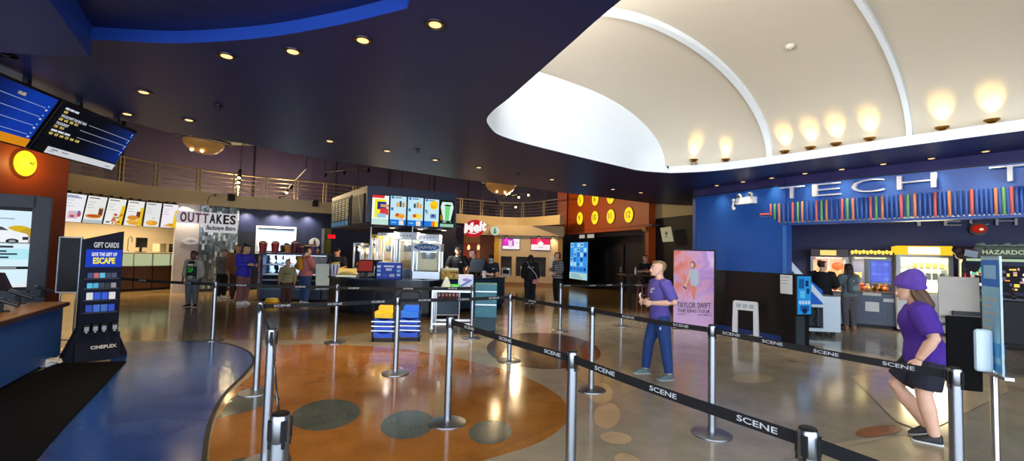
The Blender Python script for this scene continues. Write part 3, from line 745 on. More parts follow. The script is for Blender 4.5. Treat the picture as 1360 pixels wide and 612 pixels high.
def track_light(a, b, ks, label, lit, power=30):
    d = (b - a); L = d.length; o = thing('track_light', label, 'track light', a); 
    MB().m(BLACKM).tube([(0, 0, 0), d], .016, 8).build('track', o)
    MB().m(BLACKM).tube([(0, 0, 0), (0, 0, min(1.3, 6.2 - a.z))], .012, 8).build('hanger_rod', o)
    for k, l in zip(ks, lit):
        q = d * k + Vector((0, 0, -.03)); aim = Vector((.05, -.5, -.85)).normalized()
        h = MB().m(BLACKM).cyl(q, q + Vector((0, 0, -.07)), .01, .01, 8).tube([q + Vector((0, 0, -.05)) - aim * .05, q + Vector((0, 0, -.05)) + aim * .08], [.035, .055], 14).build('spot_head', o)
        if l: MB().m(E((255, 226, 150), 9)).ell(q + Vector((0, 0, -.05)) + aim * .085, (.045, .045, .045), 10).build('bulb', h)
    if power: lamp('POINT', o, tuple(d * .7 + Vector((0, -.1, -.35))), power, WARM, .1)
track_light(P(320, 219, 13.2), P(316, 254, 18.2), (.1, .25, .42, .58, .72, .86, .98), 'track of bright spot bulbs in a vertical row before the left railing', (0, 1, 1, 1, 1, 1, 1), 300)
track_light(P(407, 224, 13.4), P(371, 262, 19.4), (.45, .62, .78, .97), 'slanting track of spot lamps right of the vertical row of bulbs', (0, 1, 0, 1), 260)
track_light(P(432, 229, 16.5), P(492, 222, 15.2), (.02, .45, .97), 'track with three unlit round spots above the menu boards', (0, 0, 0), 0)
track_light(P(655, 265, 19.5), P(704, 254, 20.5), (.1, .5, .68, .95), 'track with two lit spots under the farther amber bowl lamp', (0, 0, 1, 1), 260)
track_light(P(640, 276, 21.5), P(692, 270, 22.0), (.2, .5, .86), 'lower track with one lit spot behind the grey railing', (0, 0, 1), 30)
for px, py, lab in ((306, 262, 'black speaker box fixed on the cream band below the vertical row of bulbs'), (418, 270, 'black speaker box fixed on the cream band at left of the menu boards')):
    v, i = mez_at(px, -.01); tt = (MEZS[i + 1] - MEZS[i]).normalized(); z = 1.63 + (proj((v.x, v.y, 1.63))[1] - py) / 600 * v.y
    o = thing('wall_speaker', lab, 'speaker', (v.x, v.y, z), math.atan2(tt.y, tt.x))
    MB().m(BLACKP).box((0, -.13, 0), (.2, .16, .26), bev=.015).build('cabinet', o); MB().m(BLACKM).box((0, -.03, 0), (.06, .08, .06)).build('bracket', o); MB().m(M('speaker_cloth', (28, 28, 30), .9)).box((0, -.212, 0), (.17, .008, .22)).build('grille', o)
v, i = mez_at(283, -.01); o = thing('security_camera', 'small camera with dangling cable on the cream band above the bistro sign', 'camera', (v.x, v.y, 3.33), math.atan2((MEZS[i + 1] - MEZS[i]).y, (MEZS[i + 1] - MEZS[i]).x))
MB().m(BEIGEW).box((0, -.1, .02), (.1, .2, .08), bev=.02).build('housing', o); MB().m(BLACKP).cyl((0, -.2, .02), (0, -.22, .02), .03).build('lens', o)
MB().m(BLACKP).tube([(-.05, -.02, 0), (-.14, -.05, -.05), (-.17, -.04, -.2), (-.15, -.03, -.3)], .008, 6).build('cable', o)

for px, py, lab in ((366, 284, 'small recessed spotlight under the cream band, left of the mirror frame top'), (382, 283.5, 'small recessed spotlight under the cream band above the mirror frame'), (411, 285, 'small recessed spotlight under the cream band above the restroom sign'), (330, 279, 'small recessed spotlight under the cream band beside the bistro sign'), (250, 270, 'small recessed spotlight under the cream band at the start of the bistro sign')):
    a_, i = mez_at(px, -.25); o = thing('recessed_spotlight', lab, 'ceiling light', (a_.x, a_.y, 3.02 if False else ZM0), 0, 'small spotlights under the cream band')
    o.location = mez_at(px, .12)[0]; o.location.z = ZM0
    MB().m(ALU).lathe([(.05, 0), (.075, 0), (.07, -.015), (.05, -.01)], seg=20).build('trim_ring', o); MB().m(E((255, 232, 190), 4)).lathe([(0, -.004), (.05, -.004), (.05, 0), (0, 0)], seg=16).build('bulb', o)
    nn = (a_ - o.location).normalized(); lamp('SPOT', o, (nn.x * .3, nn.y * .3, -.05), 160, (1, .84, .62), .05, 2.4, .8, (nn.x * .5, nn.y * .5, -1))

for px, lab in ((112, 'added bistro fill lamp above the leftmost menu board'), (160, 'added bistro fill lamp above the middle of the menu boards'), (208, 'added bistro fill lamp above the right end of the menu boards')):
    a_ = mez_at(px, 1.5)[0]; o = thing('recessed_spotlight', lab, 'ceiling light', (a_.x, a_.y, ZM0 + .018), 0, 'added bistro fill lamps')  # lamps added to brighten the dim bistro behind the menu boards
    MB().m(ALU).lathe([(.05, 0), (.075, 0), (.07, -.015), (.05, -.01)], seg=20).build('trim_ring', o); MB().m(E((255, 232, 190), 4)).lathe([(0, -.004), (.05, -.004), (.05, 0), (0, 0)], seg=16).build('bulb', o)
    lamp('SPOT', o, (0, 0, -.05), 240, (1, .82, .56), .06, 2.7, .8, (0, 0, -1))
# ================================================================== LEFT SIDE: SERVICE DESK, GIFT CARDS, SHOWTIMES
def at_(t, v):   # world point into the thing's own frame (things stand upright)
    d = Vector(v) - t.location; a = -t.rotation_euler[2]
    return Vector((d.x * math.cos(a) - d.y * math.sin(a), d.x * math.sin(a) + d.y * math.cos(a), d.z))
LAMB = M('blue_speckled_laminate', (44, 88, 158), .45, var=.45, scale=60)
ca, cb = G(79, 478), G(-60, 556); DK = Plane(tuple(cb.xy), tuple(ca.xy)); DL = DK.len
desk = thing('service_desk', 'blue laminate service desk with a wooden top at lower left', 'desk', (cb.x, cb.y, 0), DK.ang)
ZD = .79
MB().m(LAMB).box((DL / 2, .35, .06 + (ZD - .1) / 2), (DL, .7, ZD - .1)).build('body', desk)
MB().m(M('desk_plinth', (26, 34, 52), .5)).box((DL / 2, .37, .03), (DL - .06, .64, .06)).build('plinth', desk)
MB().m(WOOD).box((DL / 2 + .01, .36, ZD - .02), (DL + .08, .8, .045), bev=.008).build('desk_top', desk)
MB().m(M('dark_edge_band', (66, 48, 36), .4)).box((DL / 2 + .01, -.045, ZD - .03), (DL + .08, .012, .05)).build('edge_band', desk)
def terminal(px, py, label, ang, s=1.0):
    p = G(px, py, ZD + .003); o = thing('payment_terminal', label, 'payment terminal', p, ang, 'payment terminals on the desk'); o.scale = (s, s, s)
    MB().m(BLACKP).box((0, 0, .006), (.11, .12, .012), bev=.004).build('base', o)
    MB().m(BLACKP).box((0, .01, .05), (.05, .05, .09), bev=.006).build('stalk', o)
    h = MB().m(M('terminal_body', (26, 26, 29), .35)).box((0, -.01, .11), (.12, .24, .04), rot=(.45, 0, 0), bev=.012).build('keypad_body', o)
    R = Euler((.45, 0, 0)).to_matrix(); c = Vector((0, -.01, .11))
    MB().m(M('screen_glass', (58, 64, 74), .15)).box(c + R @ Vector((0, .055, .021)), (.095, .1, .004), rot=(.45, 0, 0)).build('screen', h)
    b = MB().m(M('keypad_key', (120, 122, 126), .5))
    for i in range(3):
        for j in range(4): b.box(c + R @ Vector(((i - 1) * .03, -.025 - j * .024, .021)), (.02, .014, .004), rot=(.45, 0, 0))
    b.build('keys', h)
terminal(58, 394, 'black payment terminal nearest the end corner of the blue desk', DK.ang + .5)
terminal(25, 403, 'black payment terminal in the middle of the row on the blue desk', DK.ang + .4, 1.1)
terminal(1, 414, 'black payment terminal at the left picture edge on the blue desk', DK.ang + .4, 1.15)
p = G(3, 398, ZD + .003); o = thing('desk_monitor', 'dark monitor seen from behind on the blue desk at the left edge', 'monitor', (p.x - .1, p.y, ZD + .003), DK.ang + .8)
MB().m(BLACKP).box((0, .0, .008), (.2, .16, .016), bev=.004).build('foot', o); MB().m(BLACKP).box((0, .02, .1), (.05, .03, .18)).build('neck', o)
MB().m(M('maroon_black_plastic', (48, 36, 44), .4)).box((0, -.02, .25), (.42, .03, .28), rot=(-.4, 0, 0), bev=.008).build('panel', o)
# crumpled bag at the foot of the desk
p = G(63, 487); b = MB().m(M('white_polythene', (206, 208, 206), .35, bump=.3)); rnd = random.Random(3)
b.ell((0, 0, .055), (.13, .09, .055), 18)
for v in b.b.verts: v.co += Vector((rnd.uniform(-.02, .02), rnd.uniform(-.02, .02), rnd.uniform(-.012, .02))); v.co.z = max(v.co.z, .003)
tag(b.build('plastic_bag', loc=p, rotz=.5), 'crumpled white plastic bag on the floor at the corner of the blue desk', 'bag')
# black mat
mt = MB().m(M('black_rubber_mat', (12, 12, 14), .9, var=.3, scale=90, bump=.5, spec=.1))
pm = [G(*q) for q in ((-60, 560), (0, 521), (40, 499), (78, 484), (168, 481), (132, 520), (88, 566), (48, 612), (0, 668), (-120, 668))]
c0 = sum(pm, Vector()) / len(pm); mt.prism([(v.x - c0.x, v.y - c0.y) for v in pm], .0, .013)
tag(mt.build('floor_mat', loc=(c0.x, c0.y, .006)), 'long black rubber floor mat in front of the blue desk', 'floor mat')
# ---- gift card stand
NAV = M('navy_stand_board', (10, 14, 34), .6, var=.08, spec=.2)
gp_ = G(128, 477); gs = thing('gift_card_stand', 'tall navy gift card stand with a flared foot beside the blue desk', 'display stand', gp_, .85); gs.scale = (.78, 1, 1)
pr = [(-.45, 0), (.42, 0), (.42, .05), (.27, .36), (.262, 1.79), (-.262, 1.66), (-.27, .42), (-.44, .06)]
MB().m(NAV).prism(pr, -.0, .3, 'y').build('body', gs)
MB().m(NAV).prism([(-.12, 0), (0, 0), (0, .36)], -.3, .3, 'x').build('foot', gs)
text('heading', 'GIFT CARDS', .1, LETTER, gs, (.03, -.004, 1.585), sx=.62, off=.003)
g = Gfx(.9); g.rect(-.235, 1.28, .255, 1.525, (26, 62, 190)); g.build('blue_banner', gs, (0, -.004, 0))
text('banner_lettering', 'GIVE THE GIFT OF', .068, E((235, 238, 245), .9), gs, (.01, -.008, 1.455), sx=.62, off=.002)
text('banner_lettering', 'ESCAPE', .115, E((240, 226, 40), 1.0), gs, (.01, -.008, 1.365), sx=.78, off=.004)
for j, (z, cols) in enumerate(((1.17, ((52, 70, 130), (190, 100, 110), (96, 190, 225), (48, 62, 90), (60, 72, 100))), (1.03, ((80, 190, 225), (80, 170, 215), (40, 54, 80), (30, 34, 46), (150, 140, 150))),
                               (.87, ((225, 225, 230), (40, 84, 210), (40, 84, 210), (230, 226, 220))), (.7, ((36, 76, 200), (60, 120, 220), (60, 110, 200), (36, 76, 200))))):
    MB().m(M('shelf_lip_black', (24, 26, 34), .4)).box((0, -.02, z - .05), (.47, .05, .012)).build('card_shelf', gs)
    n = len(cols)
    for i, c in enumerate(cols):
        x = -.2 + (i + .5) * .4 / n; hh = .07 if j < 2 else .1
        cd = tag(MB().m(D(c)).box((0, 0, 0), (.28 / n, .006, hh), bev=.002).build('gift_card', loc=gs.matrix_world @ Vector((0, 0, 0))), None)
        a = gs.rotation_euler[2]; v = Vector((x * .78, -.022, z - .04 + hh / 2)); cd.location = gs.location + Vector((v.x * math.cos(a) - v.y * math.sin(a), v.x * math.sin(a) + v.y * math.cos(a), v.z)); cd.rotation_euler = (-.12, 0, a)
        tag(cd, 'gift card pack, number %s from the left on the %s row of the navy stand' % (('one', 'two', 'three', 'four', 'five')[i], ('topmost', 'second', 'third', 'lowest')[j]), 'gift card', 'gift cards on the stand')
for i in range(4):
    x = -.17 + i * .115 + (.03 if i == 3 else 0); h = MB().m(BLACKP).box((x, -.05, .36 + .08), (.09, .09, .13), bev=.006).build('card_pocket', gs)
    g = Gfx(); g.rect(-.03, -.03, .03, .03, (170, 176, 186)); g.ell(0, -.045, .012, .008, (225, 225, 225)); g.build('picture', h, (x, -.097, .44))
text('foot_lettering', 'CINEPLEX', .07, LETTER, gs, (.06, -.155, .19), rot=Euler((PI / 2 - .7, 0, 0)), sx=1.1, off=.002)
# ---- sign on two poles behind the desk
p0 = G(85, 466); sg = thing('sign_stand', 'chrome two-pole sign stand with a dark panel behind the desk corner', 'sign stand', p0, .2)
for x in (-.1, .1):
    MB().m(STEEL).cyl((x, 0, .01), (x, 0, 1.7), .012).build('pole', sg)
MB().m(CHROME).lathe([(0, 0), (.2, 0), (.2, .01), (.03, .02), (0, .02)], seg=36).build('base', sg)
MB().m(STEEL).cyl((-.1, 0, .16), (.1, 0, .16), .009).build('crossbar', sg)
f = MB().m(STEEL); f.box((-.14, -.02, 1.28), (.014, .03, .82)); f.box((.14, -.02, 1.28), (.014, .03, .82)); f.box((0, -.02, 1.69), (.29, .03, .014)); f.box((0, -.02, .87), (.29, .03, .014)); f.build('frame', sg)
MB().m(M('dark_acrylic', (30, 28, 30), .12)).box((0, -.02, 1.28), (.27, .015, .8)).build('panel', sg)
# ---- media bay with the car advert
CP = Plane(tuple(P(-140, 330, 7.0).xy), tuple(P(68, 330, 8.2).xy))
mb_ = thing('media_kiosk', 'dark navy kiosk with a large lit screen showing a white car advert', 'advertising screen', (CP.o.x, CP.o.y, 0), CP.ang)
uR, zt = CP.hit(70, 262); us, zs1 = CP.hit(47, 281); zs0 = CP.hit(41, 381)[1]
CASE = M('navy_casing', (22, 27, 44), .45)
b = MB().m(CASE); b.box((uR - .12, .2, zt / 2), (.24, .5, zt), bev=.01); b.box(((uR - .2) / 2, .2, (zs1 + zt) / 2 + .03), (uR - .2, .5, zt - zs1 - .06)); b.box(((uR - .2) / 2, .2, (zs0 - .05) / 2), (uR - .2, .5, zs0 - .05)); b.build('casing', mb_)
MB().m(BLACKP).box(((us) / 2 + .02, .1, (zs0 + zs1) / 2), (us + .1, .1, zs1 - zs0 + .12)).build('bezel', mb_)
SWd, SHt = us, zs1 - zs0; g = Gfx(.95)
x0 = us - 1.5; g.rect(0, zs0, us, zs1, (216, 240, 250)); zz = lambda k: zs0 + (zs1 - zs0) * k
g.rect(0, zz(.62), us, zz(.72), (150, 158, 150)); g.ell(us - .3, zz(.74), .26, .09, (214, 178, 30)); g.ell(us - .1, zz(.72), .18, .07, (196, 160, 40)); g.ell(us - .55, zz(.73), .12, .05, (90, 110, 40)); g.rect(0, zz(.57), us, zz(.665), (150, 146, 140))
car = [(us - 1.3, zz(.58)), (us - .12, zz(.58)), (us - .08, zz(.64)), (us - .14, zz(.7)), (us - .4, zz(.735)), (us - .6, zz(.79)), (us - 1.0, zz(.81)), (us - 1.3, zz(.8))]
g.poly(car, (240, 243, 246)); g.poly([(us - 1.3, zz(.74)), (us - .5, zz(.74)), (us - .64, zz(.785)), (us - 1.3, zz(.795))], (60, 72, 84)); g.ell(us - .42, zz(.6), .13, .045, (26, 30, 36)); g.ell(us - .42, zz(.6), .07, .024, (150, 156, 160)); g.rect(us - .22, zz(.62), us - .1, zz(.66), (40, 44, 52)); g.rect(us - 1.3, zz(.575), us - .05, zz(.585), (110, 116, 118))
g.rect(us - .7, zz(.885), us - .4, zz(.9), (150, 170, 186)); g.lines(us - 1.0, zz(.54), us - .12, 1, .1, .035, (40, 46, 52)); g.rect(0, zz(.36), us, zz(.5), (180, 232, 244)); g.lines(us - 1.1, zz(.48), us - .15, 2, .05, .028, (40, 52, 60)); g.lines(us - .9, zz(.4), us - .15, 1, .05, .03, (38, 48, 54))
g.rect(0, zz(.235), us, zz(.27), (24, 26, 30)); g.rect(us - .9, zz(.246), us - .3, zz(.258), (190, 194, 196)); g.rect(0, zz(.0), us, zz(.06), (228, 236, 240))
[setattr(v.co, 'x', us - (us - v.co.x) * .6) for v in g.mb.b.verts if v.co.x > .01 or True]
g.build('screen', mb_, (0, .045, 0))
# yellow wall lamp on the orange wall
u, z = LW.hit(31, 217); q = LW.pt(u, z, .0); o = thing('wall_lamp', 'glowing yellow oval wall lamp on the orange wall at left', 'wall lamp', q, LW.ang)
k_ = (LW.pt(u, z) - Vector((0, 0, EYE))).length / FPX
MB().m(E((255, 206, 40), 1.5)).ell((0, -.05, 0), (8.5 * k_, .06, 11.5 * k_), 24).build('shade', o); MB().m(BLACKM).box((0, -.01, 0), (.12, .02, .16)).build('wall_plate', o)
MB().m(BLACKM).tube([(.02, -.13, .02), (.1, -.12, .03), (.07, -.125, -.02), (.02, -.13, .02)], .007, 6).build('mark', o)
lamp('POINT', o, (0, -.3, 0), 14, (1, .7, .2), .08)
# ---- showtimes screens hung from the ceiling
def hung_screen(name, label, TL, TR, h, tilt, draw):
    d = TR - TL; a = math.atan2(d.y, d.x); o = thing(name, label, 'screen', TL, a); w = d.xy.length
    R = Euler((tilt, 0, 0)); body = MB().m(BLACKP).box((w / 2, .045, -h / 2), (w, .08, h), bev=.008).build('casing', o); body.rotation_euler = R
    g = Gfx(.85); draw(g, w, h); s_ = g.build('screen', body, (0, -.0, 0)); s_.location = (0, .003, 0)
    for x in (.25 * w, .75 * w): MB().m(BLACKM).box((x, .08, .07), (.05, .05, .22)).build('hanger', o)
    return o, body
def draw_list(g, w, h):
    m = .022; g.rect(m, -h + m, w - m, -m, (5, 8, 20))
    for k in range(9): g.poly([(w * (.42 + .06 * k), -h + m + .1), (w - m, -h + m + .1), (w - m, -m - .02), (w * (.52 + .055 * k), -m - .02)], (4 + k, 10 + 4 * k, 24 + 12 * k))
    rows = ((-.06, .26, 1), (-.155, .42, 4), (-.25, .34, 2), (-.345, .36, 6))
    for z, tw, n in rows:
        z *= h / .66
        if n in (1, 6):
            for q in range(3): g.rect(.075 + q * tw * .27, z - .026, .075 + (q + .88) * tw * .27, z - .002, (214, 220, 232))
        if z < -.1: g.rect(.1 + tw, z - .012, w - .1, z - .007, (176, 186, 210))
        g.rect(w - .085, z - .03, w - .06, z - .008, (190, 196, 210)); g.rect(w - .09, z - .06, w - .06, z - .045, (90, 170, 220))
    g.rect(m, -h + m, .17, -h + .105, (14, 14, 16)); g.rect(.175, -h + m, w - m, -h + .105, (216, 218, 222)); g.rect(.24, -h + .072, .34, -h + .085, (90, 96, 110)); g.rect(.4, -h + .068, .5, -h + .08, (120, 124, 136)); g.rect(.22, -h + .05, .3, -h + .058, (140, 140, 150)); g.rect(w - .2, -h + .05, w - .1, -h + .062, (130, 134, 146))
TL2, TR2 = P(86, 131, 5.05), P(184, 172, 6.4); TL2.z = TR2.z = 3.22; hs = .66
o2, b2 = hung_screen('showtimes_screen', 'black hanging showtimes screen with movie titles and yellow times, right one of the pair', TL2, TR2, hs, .48, draw_list)
w2 = (TR2 - TL2).xy.length; YEL = E((250, 226, 120), .9); WHT = E((225, 230, 240), .85)
for z, tt, tm in ((-.06, '', '4:20'), (-.155, 'TAYLOR SWIFT THE ERAS TOUR', '6:00   6:45   7:00   8:15'), (-.25, 'THE EXORCIST', '7:30   10:15'), (-.345, '', '4:05   4:25   6:40   7:25   9:40   10:00')):
    if tt: text('title_lettering', tt, .044, WHT, b2, (.075, -.009, z * hs / .66 - .015), align='LEFT', sx=.62, off=.0006, ext=.0003)
    text('time_lettering', tm, .042, YEL, b2, (.075, -.009, z * hs / .66 - .058), align='LEFT', sx=.74, off=.0006, ext=.0003)
def draw_list2(g, w, h):
    m = .022; g.rect(m, -h + m, w - m, -m, (8, 20, 70))
    for k in range(8): g.poly([(w * .3 + .08 * k, -h + m), (w - m, -h + m), (w - m, -m), (w * .4 + .075 * k, -m)], (8 + k, 22 + 5 * k, 76 + 13 * k))
    for k in range(4):
        z = -h * (.24 + .17 * k); g.rect(m, z, w - .1, z + .005, (170, 184, 216)); g.rect(w - .09, z - .03, w - .06, z - .01, (190, 200, 216)); g.rect(w - .085, z + .02, w - .065, z + .035, (110, 190, 226))
    g.rect(m, -h + m, w - m, -h + .12, (226, 142, 24))
d12 = (TL2 - TR2).normalized(); TR1 = TL2 + d12 * .05; TL1 = TR1 + d12 * 1.38
o1, b1 = hung_screen('showtimes_screen', 'blue hanging showtimes screen cut by the left picture edge, left one of the pair', TL1, TR1, hs, .48, draw_list2)
text('time_lettering', '10:05', .05, YEL, b1, (.93, -.009, -.1), sx=.9, ext=.0003); text('footer_lettering', 'ROOM', .09, WHT, b1, (.78, -.009, -hs + .07), sx=1.0, ext=.0003)
# ================================================================== BISTRO UNDER THE UPPER FLOOR
def menu_food(g, w, h, k):
    x = lambda a: a * w; z = lambda a: -h + a * h
    g.rect(.012, -h + .012, w - .012, -.012, ((250, 250, 255), (244, 244, 240), (248, 248, 242), (248, 248, 244), (240, 242, 240), (252, 246, 254))[k])
    hc = (50, 70, 150) if k == 0 else (60, 60, 66)
    g.rect(x(.1), z(.9), x(.62), z(.93), hc)
    if k == 0: g.rect(x(.1), z(.85), x(.78), z(.88), (80, 100, 170))
    for i in range(3): g.rect(x(.1), z(.76 - i * .1), x(.1 + (.35, .28, .4)[i]), z(.775 - i * .1), (170, 172, 186))
    if k in (2, 3, 5): g.poly([(x(.99), z(.02)), (x(.99), z(.78)), (x(.8), z(.72)), (x(.72), z(.02))], (246, 206, 40))
    if k == 0:
        g.rect(x(.3), z(.14), x(.75), z(.4), (226, 190, 206)); g.ell(x(.8), z(.3), w * .09, h * .1, (206, 66, 80)); g.ell(x(.5), z(.22), w * .12, h * .05, (190, 90, 110)); g.rect(x(.72), z(.3), x(.84), z(.42), (120, 110, 170))
    if k == 1:
        g.rect(x(.68), z(.3), x(.9), z(.58), (126, 60, 40)); g.ell(x(.79), z(.58), w * .11, h * .025, (216, 190, 160)); g.ell(x(.48), z(.27), w * .4, h * .075, (226, 150, 60)); g.ell(x(.48), z(.28), w * .33, h * .035, (190, 70, 30)); g.rect(.012, -h + .012, w - .012, z(.14), (196, 204, 212))
    if k == 2:
        r = random.Random(4)
        for i in range(26): g.ell(x(r.uniform(.42, .92)), z(r.uniform(.05, .42)), w * .06, h * .035, r.choice(((222, 160, 90), (206, 110, 60), (190, 80, 40), (240, 200, 140))), 8)
        g.rect(x(.1), z(.08), x(.3), z(.13), (80, 84, 80))
    if k == 3:
        g.rect(x(.62), z(.34), x(.84), z(.58), (122, 58, 44)); g.ell(x(.46), z(.33), w * .32, h * .09, (226, 148, 52)); g.ell(x(.46), z(.17), w * .34, h * .08, (244, 190, 70)); g.ell(x(.55), z(.1), w * .3, h * .05, (240, 170, 60))
    if k == 4: g.ell(x(.52), z(.17), w * .36, h * .1, (240, 166, 40)); g.ell(x(.4), z(.18), w * .18, h * .06, (250, 190, 70)); g.rect(x(.5), z(.36), x(.68), z(.375), (90, 90, 96))
    if k == 5: g.poly([(x(.15), z(.08)), (x(.55), z(.2)), (x(.82), z(.18)), (x(.85), z(.04))], (240, 180, 70)); g.ell(x(.65), z(.13), w * .14, h * .05, (226, 150, 50))
bx = ((89.3, 118.2), (119.3, 145.5), (146.5, 170.8), (172.3, 195), (196, 217.2), (218.4, 239.3))
names = ('white and blue cinema offer menu board, leftmost of the six', 'menu board picturing a hot dog and a drink', 'menu board picturing a heap of loaded fries', 'menu board picturing a burger with fries and drink', 'menu board picturing an orange round snack', 'white menu board with a yellow stripe, rightmost of the six')
for k, (a, b) in enumerate(bx):
    A, B = mez_at(a, .02)[0], mez_at(b, .02)[0]; A.z = B.z = 2.93
    o, body = hung_screen('menu_board', 'lit ' + names[k], A, B, .8, .2, lambda g, w, h: menu_food(g, w, h, k)); o['category'] = 'menu board'; o['group'] = 'lit menu boards over the bistro'
A, B = mez_at(240, -.1)[0], mez_at(319, -.1)[0]; OP = Plane(tuple(A.xy), tuple(B.xy))
u0, z0 = OP.hit(240, 296); u1, z1 = OP.hit(313, 281); zc = (OP.hit(275, 290)[1])
so = thing('bistro_sign', 'white halo bistro sign with pink and dark letters over the mosaic panel', 'sign', (A.x, A.y, zc), OP.ang)
L8 = 'OUTTAKES'; WW = OP.hit(313, 290)[0]; xs = 0
MB().m(E((248, 246, 250), .55)).prism([(-.04, -.2), (WW * .4, -.2), (WW * .44, -.47), (WW + .06, -.47), (WW + .1, -.1), (WW + .04, .21), (-.04, .21), (-.09, .0)], -.02, .03, 'y').build('back_plate', so)
for i, ch in enumerate(L8):
    c = (150, 40, 100) if i < 1 else ((168, 96, 140) if i < 3 else ((150, 110, 150) if i < 4 else (30, 24, 44)))
    fit(text('letter', ch, .46, M('sign_letter_%d' % i, c, .4), so, ((i + .5) * WW / 8, -.05, 0), ext=.02, off=.012), WW / 8 * .84, .33)
fit(text('subtitle_lettering', 'Backstage Bistro', .26, M('sign_dark', (40, 34, 56), .4), so, (WW * .73, -.035, -.33), ext=.008, shear=.25, off=.006), WW * .54, .2)
for lo, hi, nm, d, mat in ((236, 269, 'wall_bistro_white', .25, M('off_white_wall', (206, 200, 198), .5)),):
    A, B = mez_at(lo, d)[0], mez_at(hi, d)[0]; q = Plane(tuple(A.xy), tuple(B.xy)); plane_box(nm, q, 0, q.len, 0, 3.0, 0, .1, mat)
# mosaic mirror panel
A, B = mez_at(268.5, .15)[0], mez_at(319, .15)[0]; q = Plane(tuple(A.xy), tuple(B.xy)); o = thing('mosaic_panel', 'silver mirror mosaic panel below the bistro sign', 'wall panel', (A.x, A.y, 0), q.ang)
MB().m(M('dark_grout', (58, 64, 72), .5)).box((q.len / 2, .03, 1.5), (q.len, .06, 3.0)).build('backing', o)
b = MB(); r = random.Random(5)
nx = 15; wx = q.len / nx
for i in range(nx):
    z = .1
    while z < 2.95:
        hz = r.uniform(.1, .24); R = Euler((r.uniform(-.12, .12), 0, r.uniform(-.14, .14)))
        b.m(M(*r.choice((('mirror_tile', (150, 162, 166), .3, .5), ('mirror_tile_dim', (104, 118, 124), .3, .4), ('mirror_tile_blue', (124, 140, 148), .25, .6), ('mirror_tile_pale', (206, 216, 220), .3, .4))))).box(((i + .5) * wx, -.008, z + hz / 2), (wx * .9, .012, hz * .93), rot=R); z += hz
tag(b.build('mirror_tiles', o), kind=None)
# bistro counter
BC = Plane(tuple(G(120, 390).xy), tuple(G(268, 381.5).xy)); o = thing('bistro_counter', 'long brown bistro counter with a lit frosted glass front', 'counter', (BC.o.x, BC.o.y, 0), BC.ang)
Lb = BC.len; h0, h1 = .84, 1.27
b = MB().m(M('brown_counter_panel', (84, 54, 40), .35, var=.2)); n = 6
for i in range(n): b.box(((i + .5) * Lb / n, .3, h0 / 2 + .04), (Lb / n - .03, .6, h0 - .08))
b.build('front_panel', o); MB().m(M('counter_core', (24, 18, 16), .6)).box((Lb / 2, .34, h0 / 2), (Lb, .56, h0)).build('carcass', o)
MB().m(M('lit_frosted_glass', (196, 206, 160), .3, emit=.75)).box((Lb / 2, .32, (h0 + h1) / 2), (Lb, .5, h1 - h0 - .03)).build('glass_front', o)
for i in range(n + 1): MB().m(ALU).box((i * Lb / n, .06, (h0 + h1) / 2), (.03, .04, h1 - h0)).build('mullion', o)
MB().m(M('stone_top', (176, 160, 132), .3)).box((Lb / 2, .3, h1 + .02), (Lb + .06, .74, .05), bev=.008).build('worktop', o)
def on_counter(px, off=.3): u = BC.hit(px, 335)[0]; return BC.pt(u, h1 + .047, -off)
p = on_counter(194); o = thing('register_screen', 'small black register screen on the bistro counter', 'monitor', p, BC.ang + .5); b = MB().m(BLACKP); b.box((0, 0, .33), (.5, .05, .34), bev=.01); b.build('panel', o); MB().m(BLACKP).box((0, .02, .08), (.06, .05, .18)).build('neck', o); MB().m(BLACKP).box((0, .02, .01), (.25, .2, .02)).build('foot', o)
p = on_counter(178, .4); o = thing('rinse_tap', 'tall arched chrome tap on the bistro counter', 'tap', p); MB().m(CHROME).tube([(0, 0, 0), (0, 0, .4), (.03, 0, .5), (.1, -.03, .53), (.17, -.05, .46), (.18, -.06, .34)], .014, 10).build('spout', o); MB().m(CHROME).cyl((0, 0, 0), (0, 0, .05), .04).build('base', o)
p = on_counter(219, .35); o = thing('till_box', 'pale cream box on the bistro counter right of the register screen', 'box', p, BC.ang + .5); MB().m(M('cream_plastic', (190, 178, 140), .5)).box((0, 0, .15), (.34, .26, .3), bev=.02).build('body', o); MB().m(M('cream_lid', (176, 164, 126), .5)).box((0, 0, .308), (.35, .27, .02), bev=.006).build('lid', o)
p = on_counter(232.5, .2); o = thing('counter_sign', 'small black sign with white script on the bistro counter', 'sign', p, BC.ang + .6); MB().m(BLACKP).box((0, 0, .16), (.34, .03, .3)).build('board', o)
b = MB().m(LETTER)
for j in range(3): b.tube([(-.12 + .03 * i, -.018, .24 - j * .07 + .018 * math.sin(i * 2.1 + j)) for i in range(9)], .006, 5)
b.build('script', o)
# white decal on the bistro wall
A, B = mez_at(238, .24)[0], mez_at(268, .24)[0]; q = Plane(tuple(A.xy), tuple(B.xy)); u, z = q.hit(253, 320); o = thing('wall_decal', 'white leaf-shaped decal with script on the wall above the counter sign', 'decal', q.pt(u, z, .012), q.ang)
b = MB().m(M('white_decal', (240, 240, 242), .4)); b.prism([(-.3, 0), (-.12, .12), (.12, .12), (.34, 0), (.12, -.11), (-.12, -.11)], -.004, .004, 'y'); b.build('leaf', o)
MB().m(M('decal_grey', (170, 176, 186), .4)).prism([(-.12, 0), (.02, .05), (.16, 0), (.02, -.05)], -.006, -.004, 'y').build('leaf_centre', o)
p = G(282, 388); o = thing('lit_side_table', 'low lit white cube lamp beside the boy in the hoodie', 'lamp', P(284, 340, 17.2)); MB().m(E((250, 240, 205), .9)).box((0, 0, 0), (.3, .3, .34), bev=.02).build('shade', o); MB().m(BLACKM).cyl((0, 0, -.17), (0, 0, -o.location.z), .03).build('stem', o)
